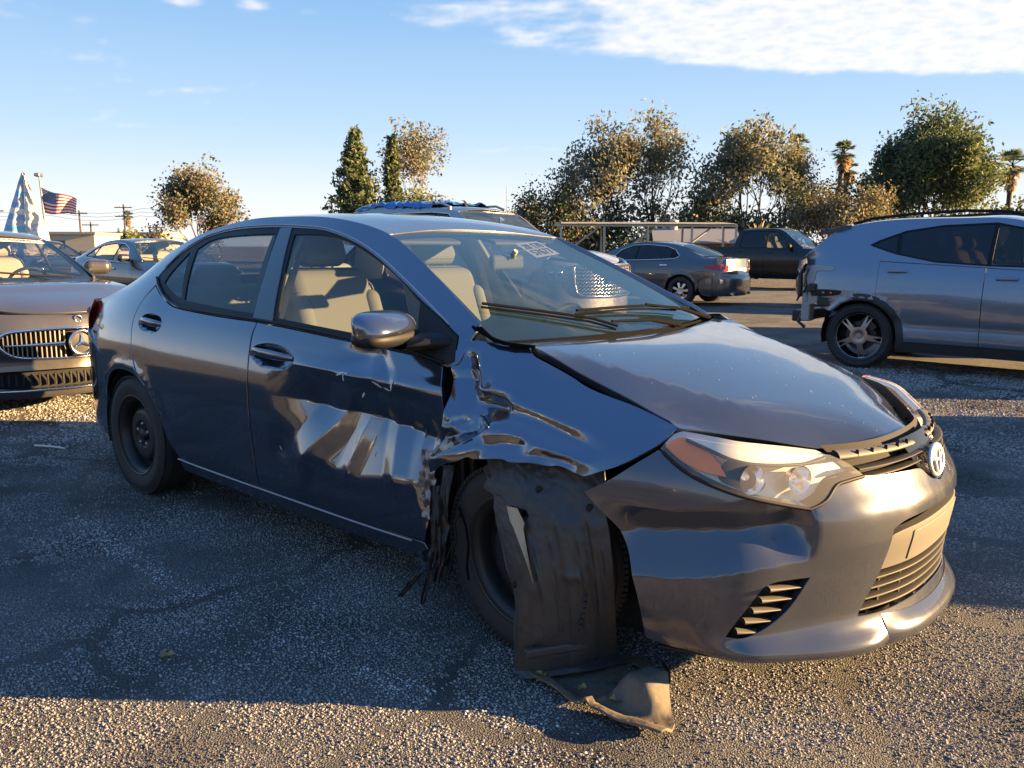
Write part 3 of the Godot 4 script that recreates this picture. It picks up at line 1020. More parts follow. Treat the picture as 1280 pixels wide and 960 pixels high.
	# ---- right fender, torn off at the arch
	var fe := outline([[-.375, .955, -.334, .990, -.226, .985, -.125, .984], [-.125, .984, -.09, .958, -.03, .935, .06, .902, .135, .876, .302, .838, .424, .797], [.424, .797, .40, .755, .33, .70, .262, .668], [.262, .668, .23, .655, .199, .662, .15, .673, .114, .668, .06, .672, -.008, .664, -.05, .668, -.14, .652, -.17, .655, -.21, .634, -.26, .618, -.31, .59, -.352, .568], [-.352, .568, -.338, .64, -.322, .70, -.325, .77, -.335, .83, -.36, .89, -.375, .955]], 5)
	m = MB.new()
	m.lift(fe, [], Vector2(0.0075, 0.0075), func(p: Vector2) -> Vector3: return Vector3(p.x, p.y, side_z(S, p.x, p.y) + fender_dent(p.x, p.y)), zr, 0.014)
	var fnd := obj("fender", m, body, car)
	fnd.set_meta("label", "crushed and torn right fender")
	# ---- left side in one sweep, with its windows
	var left_side := outline([edge, [-3.52, .967, -3.45, .60, -3.3, .30], [-3.3, .30, -3.06, .28], arch_pts(-2.70, .315, .365, false), [-2.32, .27, -1.5, .25, -.42, .27], arch_pts(0.0, .315, .365, false), [.37, .30, .42, .50, .424, .797], [.424, .797, .302, .838, .06, .905, -.14, .985, -.25, 1.0, -.33, 1.044]], 3)
	m = MB.new()
	m.lift(left_side, [dlo], Vector2(0.07, 0.07), side(S, -1.0), Vector3(0, 0, -1), 0.02)
	obj("side_panel", m, body, car)
	m = MB.new()
	m.lift(dlo, [glass_q, glass_r, glass_f], Vector2(0.07, 0.07), side(S, -1.0, -0.006), Vector3(0, 0, -1), 0.014)
	obj("window_frame", m, M.satin_black, car)
	for g in [glass_q, glass_r, glass_f]:
		m = MB.new()
		m.lift(inset(g, -0.006), [], Vector2(0.07, 0.07), side(S, -1.0, -0.012), Vector3(0, 0, -1))
		obj("window", m, M.glass, car)
	# ---- hood
	var hl := []; var hr := []; var fr := []; var re := []
	for i in 13: fr.append_array([ev(S.HF, absf(lerpf(.705, -.705, i / 12.0))), lerpf(.705, -.705, i / 12.0)])
	for i in 13: re.append_array([ev(S.HR, absf(lerpf(-.70, .70, i / 12.0))), lerpf(-.70, .70, i / 12.0)])
	for i in 9:
		var x := lerpf(-.19, .424, i / 8.0)
		hr.append_array([x, ev(S.ZB, x) - 0.012 - 0.012 * sst(.35, -.1, x)])
	for i in 9:
		var x := lerpf(.424, -.19, i / 8.0)
		hl.append_array([x, -ev(S.ZB, x) + 0.006])
	m = MB.new()
	m.lift(outline([hr, fr, hl, re], 2), [], Vector2(0.03, 0.03), hood_fn(S), Vector3.UP, 0.025)
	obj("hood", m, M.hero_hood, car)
	# stone chips in the paint of the hood
	m = MB.new()
	for i in 55:
		var q := Vector2(lerpf(-.05, .78, sqrt(rg.randf())), rg.randf_range(-.5, .62))
		if q.x > ev(S.HF, absf(q.y)) - .03: continue
		var P0: Vector3 = hood_fn(S, .0012).call(q)
		var r0 := rg.randf_range(.0008, .0020)
		m.ball(P0, Vector3(r0 * rg.randf_range(1.0, 2.0), .0006, r0), 5, 2)
	obj("paint_chips", m, M.scuff, car).set_meta("kind", "stuff")
	# ---- roof, pillars meet it along the edge
	var ro := []
	var ro2 := []
	for i in 25:
		var x := lerpf(-1.0, -2.47, i / 24.0)
		ro.append_array([x, ev(S.ZE, x)])
		ro2.append_array([lerpf(-2.47, -1.0, i / 24.0), -ev(S.ZE, lerpf(-2.47, -1.0, i / 24.0))])
	m = MB.new()
	m.lift(outline([ro, [-2.47, .545, -2.49, 0, -2.47, -.545], ro2, [-1.0, -.545, -1.065, -.27, -1.085, 0, -1.065, .27, -1.0, .545]], 3), [], Vector2(0.05, 0.05), roof_fn(S), Vector3.UP, 0.015)
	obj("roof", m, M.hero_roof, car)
	# ---- windscreen with its black border, cowl below
	var wb := [Vector3(-.28, .99, .735), Vector3(-.16, .985, 0)]
	var wt := [Vector3(-1.0, 1.345, .54), Vector3(-1.085, 1.372, 0)]
	var push := Vector3(0.45, 0.9, 0)
	var ws := bow_fn(wb, wt, 0.012, push)
	var wsb := bow_fn([wb[0] - push * 0.004, wb[1] - push * 0.004], [wt[0] - push * 0.004, wt[1] - push * 0.004], 0.012, push)
	var full := PackedVector2Array([Vector2(-1, 0), Vector2(1, 0), Vector2(1, 1), Vector2(-1, 1)])
	var clear := outline([[-.90, .10, 0, .13, .90, .10], [.90, .10, .945, .16, .945, .90, .90, .955], [.90, .955, 0, .955, -.90, .955], [-.90, .955, -.945, .90, -.945, .16, -.90, .10]], 4)
	m = MB.new()
	m.lift(full, [], Vector2(0.06, 0.06), ws, Vector3.UP)
	obj("windshield", m, M.dusty_glass, car)
	m = MB.new()
	m.lift(full, [clear], Vector2(0.06, 0.06), wsb, Vector3.UP)
	obj("windshield_border", m, M.frit, car)
	m = MB.new()
	m.grid(24, 4, func(s: float, t: float) -> Vector3:
		var z := lerpf(-.74, .74, s)
		var u2 := pow(z / .735, 2.0)
		var a := Vector3(lerpf(-.15, -.27, u2), .982, z); var b := Vector3(ev(S.HR, absf(z)) + 0.03, .945, z)
		return a.lerp(b, t) + Vector3(0, -0.02 * sin(t * PI), 0))
	for i in 30: m.box(Vector3(-.165 - .09 * pow((i - 14.5) / 15.0, 2.0), .955, -.66 + i * .0455), Vector3(0.05, 0.02, 0.006))
	obj("cowl", m, M.dusty_rubber, car)
	# bright torn moulding strip at the foot of the right pillar
	m = MB.new()
	for e in [0.0, 0.022, 0.036]:
		m.tube([Vector3(-.345 + e, 1.035, .742), Vector3(-.27 + e, 1.012 - e * .4, .755), Vector3(-.20 + e, .990, .745), Vector3(-.13 + e, .985, .715)], 0.006, 6)
	obj("cowl_seal", m, M.dusty_rubber, car)
	# ---- wipers
	for wv in [[Vector3(-.44, 1.089, .604), Vector3(-.243, 1.021, .23), Vector3(-.182, .994, .132), Vector3(-.20, 1.0, .15), Vector3(-.177, .986, -.28)], [Vector3(-.305, 1.051, .226), Vector3(-.285, 1.043, -.20), Vector3(-.27, 1.03, -.46), Vector3(-.285, 1.043, -.22), Vector3(-.25, .985, -.68)]]:
		var w := part_root("wiper", car)
		m = MB.new()
		var bl := []
		for i in 13:
			var t := i / 12.0
			var q: Vector3 = wv[0].lerp(wv[1], t * 2) if t < 0.5 else wv[1].lerp(wv[2], t * 2 - 1)
			bl.append(q + Vector3(.008, .014 + .006 * sin(t * PI), 0))
		m.tube(bl, 0.006, 6)
		m.tube(bl.map(func(q: Vector3) -> Vector3: return q - Vector3(.006, .013, 0)), 0.004, 4)
		obj("wiper_blade", m, M.dusty_rubber, w)
		m = MB.new()
		m.tube([wv[3] + Vector3(.012, .026, 0), wv[3].lerp(wv[4], 0.55) + Vector3(.025, .026, 0), wv[4] + Vector3(.03, .002, 0)], [0.005, 0.008, 0.012], 6)
		obj("wiper_arm", m, M.dusty_rubber, w)
	# ---- rear window, boot lid, rear bumper
	m = MB.new()
	m.lift(full, [], Vector2(0.1, 0.1), bow_fn([Vector3(-3.02, 1.09, .60), Vector3(-3.10, 1.10, 0)], [Vector3(-2.50, 1.355, .50), Vector3(-2.49, 1.385, 0)], 0.03, Vector3(-.45, .9, 0)), Vector3(-.4, .9, 0))
	obj("rear_window", m, M.glass, car)
	for sg in [1.0, -1.0]:
		m = MB.new()
		m.grid(8, 4, func(s: float, t: float) -> Vector3:
			var x := lerpf(-2.47, -3.02, s)
			return Vector3(x, lerpf(ev(S.YE, x), lerpf(1.357, 1.095, s), t), sg * lerpf(ev(S.ZE, x), lerpf(.50, .60, s), t)), false, false, sg < 0)
		obj("rear_pillar", m, body, car)
	m = MB.new()
	m.grid(12, 16, func(s: float, t: float) -> Vector3:
		var x := lerpf(-2.96, -3.60, s)
		var e := t * 2.0 - 1.0
		return Vector3(x, ev(S.YE, x) + (.025 + .02 * s) * (1.0 - e * e), e * ev(S.ZE, x)))
	m.grid(6, 12, func(s: float, t: float) -> Vector3:
		var e := t * 2.0 - 1.0
		return Vector3(-3.60 - .03 * sin(s * PI), lerpf(.955 + .045 * (1.0 - e * e), .70, s), e * .60))
	obj("boot_lid", m, body, car)
	m = MB.new()
	m.lift(outline([[0, .62, .03, .70, .10, .755, .2, .80, .30, .83], [.30, .83, .6, .80, 1.0, .74, 1.4, .80, 1.7, .83], [1.7, .83, 2.0, .62], [2.0, .62, 2.0, .26], [2.0, .26, 1.5, .22, 1.0, .21, .5, .22, .05, .26], [.05, .26, .02, .40, 0, .47, 0, .62]], 3), [], Vector2(0.04, 0.05), fascia(S, S.R), Vector3(-1, 0, 0.3), 0.02)
	obj("rear_bumper", m, body, car)
	# tail lamp: outer shell wraps round the corner
	for sg in [1.0, -1.0]:
		m = MB.new()
		m.grid(10, 8, func(s: float, t: float) -> Vector3:
			var x := lerpf(-3.36 - .02 * t, -3.58, s)
			var y := lerpf(.842, .985, t) - .03 * s * (1 - t) + .02 * (1 - s) * (t - .5)
			var z := lerpf(ev(keys([-3.6, .60, -3.52, .70, -3.45, .745, -3.36, .785]), x), ev(keys([-3.6, .59, -3.52, .665, -3.45, .70, -3.36, .74]), x), t * t)
			return Vector3(x, y, sg * (z + .006 + .010 * sin(t * PI) * sin(s * PI))), false, false, sg > 0)
		var tl := obj("tail_lamp", m, M.red_lens, car)
		m = MB.new()
		m.grid(6, 3, func(s: float, t: float) -> Vector3:
			var x := lerpf(-3.40, -3.56, s)
			return Vector3(x, lerpf(.895, .925, t) + .02 * s, sg * (ev(keys([-3.6, .62, -3.52, .705, -3.45, .744, -3.36, .785]), x) + .012)), false, false, sg > 0)
		obj("reflector", m, M.white_lens, tl)
	# ---- front bumper
	build_hero_front(S, car)
	# ---- mirrors
	for sg in [1.0]:
		var mi := part_root("mirror", car)
		m = MB.new()
		var bs := Basis(Vector3.UP, 0.30 * sg)
		m.grid(36, 20, func(s: float, t: float) -> Vector3:
			var a := TAU * s; var e := PI * (t - .5)
			# long rounded shell with a sloped top, cut flat at the back for the glass
			var d := Vector3(cos(e) * cos(a), sin(e), cos(e) * sin(a))
			d *= pow(pow(absf(d.x), 2.2) + pow(absf(d.y), 3.0) + pow(absf(d.z), 4.0), -1.0 / 3.0)
			var taper := 1.0 + .14 * d.z
			var q := Vector3(d.x * .082 if d.x > 0 else d.x * .046, (d.y * .058 * taper if d.y > 0 else d.y * .040), d.z * .142 * sg)
			q.x -= .022 * maxf(d.y, 0.0)
			return Vector3(-.565, 1.030 - .006 * d.z, .950 * sg) + bs * q, true, false, sg < 0)
		obj("mirror_shell", m, body, mi)
		m = MB.new()
		m.grid(28, 10, func(s: float, t: float) -> Vector3:
			var a := TAU * s; var e := PI * (t - .5)
			var d := Vector3(cos(e) * cos(a), sin(e), cos(e) * sin(a))
			d *= pow(pow(absf(d.x), 2.4) + pow(absf(d.y), 2.4) + pow(absf(d.z), 4.0), -1.0 / 3.0)
			return Vector3(-.560, 1.000, .940 * sg) + bs * Vector3(d.x * .072, d.y * .034, d.z * .150 * sg), true, false, sg < 0)
		m.grid(12, 12, func(s: float, t: float) -> Vector3:
			var a := TAU * t
			var z := lerpf(.90, .785, s)
			return Vector3(-.545 + .05 * s + cos(a) * (.045 + .05 * s), .975 + sin(a) * (.020 + .012 * s) + .004 * s, z * sg), false, true, sg < 0)
		obj("mirror_foot", m, M.black_plastic, mi)
		m = MB.new()
		m.rbox(Vector3(-.612, 1.03, .95 * sg), Vector3(.006, .085, .25), .002, bs)
		obj("mirror_glass", m, M.chrome, mi)
	# ---- wheels
	for e in [[-2.70, 1.0, 0.0, 0.0], [-2.70, -1.0, 0.0, 0.0], [0.0, -1.0, 0.12, 0.0], [-.055, 1.0, -0.10, 0.05]]:
		var w := part_root("wheel", car, Vector3(e[0], .315, e[1] * .758))
		w.rotation = Vector3(e[3], e[2] + (0.0 if e[1] > 0 else PI), 0.0)
		steel_wheel(w, .315, .208, .205)
	# ---- underside and wheel wells
	m = MB.new()
	m.rbox(Vector3(-1.35, .26, 0), Vector3(1.75, .10, 1.60), .03)
	m.rbox(Vector3(-2.75, .40, 0), Vector3(1.5, .24, 1.0), .05)
	m.rbox(Vector3(.20, .43, -.05), Vector3(.95, .36, .98), .06)
	m.tube([Vector3(-2.4, .2, .1), Vector3(-1.4, .18, .1), Vector3(-.4, .2, .05)], .035, 8)
	obj("underbody", m, M.under, car)
	for e in [[-2.70, 1.0], [-2.70, -1.0], [0.0, -1.0]]:
		m = MB.new()
		arch_shell(m, Vector2(e[0], .315), .372, e[1] * .50, e[1] * .845)
		obj("wheel_well", m, M.under, car)
	hero_wreckage(S, car)
	hero_cabin(S, car)
	return car

func arch_pts(x: float, y: float, r: float, forward: bool) -> Array:
	var l := []
	for i in 11:
		var a := lerpf(PI + .12, -.12, i / 10.0)
		if forward: a = lerpf(-.12, PI + .12, i / 10.0)
		l.append_array([x + cos(a) * r, y + sin(a) * r])
	return l
func mirror_u(a: Array) -> Array:
	var r := []
	for i in range(a.size() - 2, -1, -2): r.append_array([2.0 - a[i], a[i + 1]])
	return r

func flip_u(p: PackedVector2Array) -> PackedVector2Array:
	var r := PackedVector2Array()
	for i in range(p.size() - 1, -1, -1): r.append(Vector2(2.0 - p[i].x, p[i].y))
	return r

func oval(m: MB, c: Vector3, a: float, b: float, r: float, bs: Basis) -> void:
	m.grid(32, 8, func(s: float, t: float) -> Vector3:
		var q := TAU * s; var e := TAU * t
		var d := Vector2(cos(q) / a, sin(q) / b).normalized()
		return c + bs * Vector3(cos(q) * a + d.x * cos(e) * r, sin(q) * b + d.y * cos(e) * r, sin(e) * r), true, true, false)

func build_hero_front(S: Dictionary, car: Node3D) -> void:
	var F: Dictionary = S.F
	var body: Material = M.hero_bumper
	var out := Vector3(1, 0, 0.4)
	var fs := fascia(S, F, 0.0, bumper_dent)
	var arch := [.06, .607, .128, .537, .160, .485, .184, .428, .205, .35, .217, .282, .23, .185]
	var top := [.747, .667, .70, .660, .668, .650, .636, .616, .60, .600, .579, .602, .49, .629, .409, .656, .324, .695, .247, .748]
	var gr := [.747, .667, .80, .660, .87, .656, .925, .648, .955, .615, 1.0, .597]
	var seam := [.247, .748, .184, .700, .124, .650, .06, .607]
	var bot := [.23, .190, .30, .174, .386, .168, .538, .166, .64, .163, .743, .158, .87, .158, 1.0, .158]
	var poly := outline([seam, arch, bot.slice(0), mirror_u(bot), mirror_u(arch), mirror_u(seam), mirror_u(top), mirror_u(gr), []].slice(0, 7), 4)
	poly = outline([seam, arch, bot + mirror_u(bot).slice(2), mirror_u(arch), mirror_u(seam), mirror_u(top), mirror_u(gr).slice(0), []].slice(0, 7), 4)
	# close along the grille edge and the right lamp
	poly.append_array(outline([gr_rev(gr), top], 4))
	var mouth := outline([[.796, .515, .835, .534, .92, .540, 1.0, .541, 1.08, .540, 1.165, .534, 1.204, .515], [1.204, .515, 1.223, .384, 1.269, .262], [1.269, .262, 1.202, .258, 1.12, .262, 1.0, .264, .88, .262, .798, .258, .731, .262], [.731, .262, .777, .384, .796, .515]], 5)
	var fog := outline([[.603, .404, .53, .400, .50, .385], [.50, .385, .428, .232], [.428, .232, .47, .234, .52, .262, .565, .315, .603, .404]], 4)
	var m := MB.new()
	m.lift(poly, [mouth, fog, flip_u(fog)], Vector2(0.012, 0.010), fs, out, 0.025)
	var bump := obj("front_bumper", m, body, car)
	bump.set_meta("label", "front bumper with a long hollow pushed into its flank")
	# dark space behind the openings
	m = MB.new()
	m.lift(inset(poly, 0.01), [], Vector2(0.08, 0.06), fascia(S, F, -0.075), out)
	obj("bumper_core", m, M.under, car)
	# fog opening slats
	for mir in [false, true]:
		var cell := part_root("fog_grille", car)
		for i in 5:
			var y: float = .252 + i * .032
			var u0 := .438 + (y - .232) * .46; var u1 := .50 + (y - .24) * .62
			m = MB.new()
			var sl := func(s: float, t: float) -> Vector3:
				var u := lerpf(u0 + .005, u1, s)
				var a := TAU * t
				var p: Vector3 = fascia(S, F, -0.018 - 0.016 * sin(a) + 0.016 * (1.0 - s)).call(Vector2(2.0 - u if mir else u, y + .008 * cos(a) * (1.0 - s * .7) - .006 * s))
				return p
			m.grid(8, 8, sl, false, true, mir)
			obj("slat", m, M.carrier, cell)
		m = MB.new()
		m.lift(flip_u(fog) if mir else fog, [], Vector2(0.03, 0.03), fascia(S, F, -0.045), out)
		obj("cavity", m, M.under, cell)
	# lower grille: plate carrier above, bowed slats below
	var low := part_root("lower_grille", car)
	for i in 4:
		m = MB.new()
		var y: float = .280 + i * .030
		m.grid(40, 8, func(s: float, t: float) -> Vector3:
			var e := lerpf(.735 + (y - .262) * .36, 1.265 - (y - .262) * .36, s)
			var a := TAU * t
			return fascia(S, F, -0.016 + 0.014 * cos(a)).call(Vector2(e, y + .0042 * sin(a) - .004 * cos(a))), false, true)
		obj("slat", m, M.grille_grey, low)
	for i in 7:
		m = MB.new()
		var u := lerpf(.80, 1.2, i / 6.0)
		var a: Vector3 = fascia(S, F, -0.035).call(Vector2(u, .33))
		m.rbox(a, Vector3(.03, .13, .012), .003, Basis(Vector3.UP, (u - 1.0) * 1.2))
		obj("grille_rib", m, M.black_plastic, low)
	m = MB.new()
	var pl := outline([[.797, .492, .85, .502, 1.0, .508, 1.15, .502, 1.203, .492], [1.203, .492, 1.218, .392], [1.218, .392, 1.1, .394, 1.0, .396, .9, .394, .782, .392], [.782, .392, .797, .492]], 4)
	m.lift(pl, [], Vector2(0.02, 0.02), fascia(S, F, -0.004), out, 0.03)
	obj("plate_carrier", m, M.carrier, low)
	m = MB.new()
	m.lift(outline([[.86, .488, 1.0, .494, 1.14, .488], [1.14, .488, 1.146, .402], [1.146, .402, 1.0, .404, .854, .402], [.854, .402, .86, .488]], 4), [], Vector2(0.02, 0.02), fascia(S, F, -0.0005), out, 0.003)
	obj("plate_holder", m, M.carrier2, low)
	for i in 9:
		m = MB.new()
		m.rbox(fascia(S, F, -0.03).call(Vector2(.84 + i * .04, .53)), Vector3(.02, .014, .012), .003)
		obj("grille_tab", m, M.black_plastic, low)
	# chin: a spoiler that sticks out below the mouth
	m = MB.new()
	var chin := func(s: float, t: float) -> Vector3:
		var u := lerpf(.795, 1.205, s)
		var k := 1.0 - pow(absf(s * 2.0 - 1.0), 6.0) * 0.5
		var y := lerpf(.150, .252 - .02 * sin(s * PI), t)
		return fascia(S, F, (0.030 - 0.028 * t * t + 0.006 * sin(t * PI)) * k).call(Vector2(u, y))
	m.grid(36, 8, chin)
	m.grid(36, 2, func(s: float, t: float) -> Vector3: return chin.call(s, 0.0) + Vector3(-.06 * t, 0.002 * t, 0), false, false, true)
	for e in [0.0, 1.0]:
		var side_ := []
		for i in 9: side_.append(chin.call(e, i / 8.0))
		for i in range(8, -1, -1): side_.append(chin.call(e, i / 8.0) + Vector3(-.05, 0, 0))
		m.face(side_, Vector3(0, 0, 1 - 2 * e))
	obj("chin_spoiler", m, body, car)
	m = MB.new()
	var lipp := []
	for i in 30: lipp.append(fascia(S, F, -0.012).call(Vector2(lerpf(.26, 1.74, i / 29.0), .160)))
	m.tube(lipp, 0.007, 6)
	obj("bumper_lip", m, M.black_plastic, car)
	# upper grille: dark box, two bars with small uprights, badge
	var ug := part_root("upper_grille", car)
	var slot := outline([[.685, .742, .80, .738, 1.0, .738, 1.2, .738, 1.315, .742], [1.315, .742, 1.24, .655, 1.12, .648, 1.05, .63, 1.0, .60, .95, .63, .88, .648, .76, .655, .685, .742]], 4)
	m = MB.new()
	m.lift(slot, [], Vector2(0.03, 0.02), fascia(S, F, -0.05), out)
	obj("cavity", m, M.under, ug)
	for e in [[.700, .722, .013, -0.006], [.735, .686, .005, 0.004], [.755, .662, .006, -0.004]]:
		for sd in [false, true]:
			m = MB.new()
			m.grid(24, 8, func(s: float, t: float) -> Vector3:
				var u := lerpf(e[0], .955, s)
				var a := TAU * t
				return fascia(S, F, e[3] - .012 + .016 * cos(a)).call(Vector2(2.0 - u if sd else u, e[1] + .006 * s * (1.0 if e[1] < .70 else -1.0) + e[2] * (1.0 - s * .4) * sin(a))), false, true, sd)
			obj("grille_bar", m, M.carrier if e[1] > .71 else M.grille_grey, ug)
	for i in 5:
		for sd in [1.0, -1.0]:
			m = MB.new()
			var uu: float = 1.0 + sd * (.08 + i * .042)
			m.rbox(fascia(S, F, -0.0045).call(Vector2(uu, .723)), Vector3(.010, .022, .003), .001)
			obj("grille_rib", m, M.black_plastic, ug)
	m = MB.new()
	m.lift(outline([[.90, .735, 1.0, .735, 1.1, .735], [1.1, .735, 1.075, .66, 1.04, .62, 1.0, .605, .96, .62, .925, .66, .90, .735]], 4), [], Vector2(0.02, 0.02), fascia(S, F, -0.008), out, 0.02)
	obj("badge_base", m, M.gloss_black, ug)
	m = MB.new()
	var bs := Basis(Vector3(0, 1, 0), PI / 2) * Basis(Vector3(1, 0, 0), -0.18)
	var c: Vector3 = fascia(S, F, 0.012).call(Vector2(1.0, .657))
	oval(m, c, .066, .046, .007, bs)
	oval(m, c + bs * Vector3(0, .019, .002), .045, .019, .0055, bs)
	oval(m, c + bs * Vector3(0, .0, .003), .021, .040, .0055, bs)
	obj("badge", m, M.badge_silver, ug)
	# ---- headlights
	for mir in [false, true]:
		var lampo := part_root("headlight", car)
		var o2 := outline([[.252, .754, .275, .778, .303, .788], [.303, .788, .404, .777, .521, .760, .67, .730], [.67, .730, .711, .705, .744, .669], [.744, .669, .70, .664, .667, .655, .635, .621, .60, .605, .579, .606, .49, .633, .409, .660, .324, .699, .252, .754]], 5)
		var sh := func(a: PackedVector2Array) -> PackedVector2Array: return flip_u(a) if mir else a
		m = MB.new()
		m.lift(sh.call(o2), [], Vector2(0.03, 0.02), fascia(S, F, 0.004), out, 0.014)
		obj("lens", m, M.hazy_lens, lampo)
		m = MB.new()
		m.lift(sh.call(o2), [], Vector2(0.03, 0.02), fascia(S, F, -0.055), out)
		obj("housing", m, M.lamp_silver, lampo)
		m = MB.new()
		m.lift(sh.call(outline([[.262, .757, .295, .780, .34, .772, .385, .735, .415, .690], [.415, .690, .36, .700, .31, .722, .262, .757]], 4)), [], Vector2(0.03, 0.02), fascia(S, F, -0.012), out, 0.02)
		obj("amber_reflector", m, M.amber, lampo)
		m = MB.new()
		m.lift(sh.call(outline([[.31, .784, .404, .774, .521, .757, .66, .728], [.66, .728, .60, .715, .50, .722, .43, .735, .37, .760, .31, .784]], 4)), [], Vector2(0.03, 0.02), fascia(S, F, -0.008), out, 0.02)
		obj("upper_strip", m, M.lamp_white, lampo)
		for e in [[.47, .682, .042], [.585, .672, .040]]:
			m = MB.new()
			var p: Vector3 = fascia(S, F, -0.042).call(Vector2(2.0 - e[0] if mir else e[0], e[1]))
			var bb := Basis(Vector3.UP, PI / 2 - .45 * (-1.0 if mir else 1.0))
			var r: float = e[2]
			m.lathe([Vector2(r, .034), Vector2(r * .92, .030), Vector2(r * .75, .008), Vector2(r * .4, -.012), Vector2(0, -.02)], 24, Transform3D(bb, p))
			m.ball(p, Vector3(.014, .014, .014))
			obj("reflector_bowl", m, M.chrome, lampo)
		m = MB.new()
		var rim_ := outline([[.315, .778, .37, .757, .43, .733, .50, .719, .60, .712, .665, .724]], 6)
		var pr_ := []
		for q in rim_: pr_.append(fascia(S, F, -0.003).call(Vector2(2.0 - q.x if mir else q.x, q.y)))
		m.tube(pr_, 0.0055, 6)
		obj("bezel", m, M.dark_alloy, lampo)
		m = MB.new()
		m.lift(sh.call(outline([[.40, .700, .43, .725, .50, .712, .52, .66, .50, .640], [.50, .640, .41, .668, .40, .700]], 4)), [], Vector2(0.03, 0.02), fascia(S, F, -0.040), out, 0.012)
		obj("bezel", m, M.grille_grey, lampo)
		m = MB.new()
		var edge_ := outline([[.744, .667, .70, .661, .667, .652, .635, .618, .60, .602, .579, .603, .49, .630, .409, .657, .324, .696, .250, .752]], 5)
		var pa := []
		for q in edge_: pa.append(fascia(S, F, 0.002).call(Vector2(2.0 - q.x if mir else q.x, q.y)))
		m.tube(pa, 0.006, 6)
		obj("lamp_seal", m, M.black_plastic, lampo)

func gr_rev(a: Array) -> Array:
	var r := []
	for i in range(a.size() - 2, -1, -2): r.append_array([a[i], a[i + 1]])
	return r

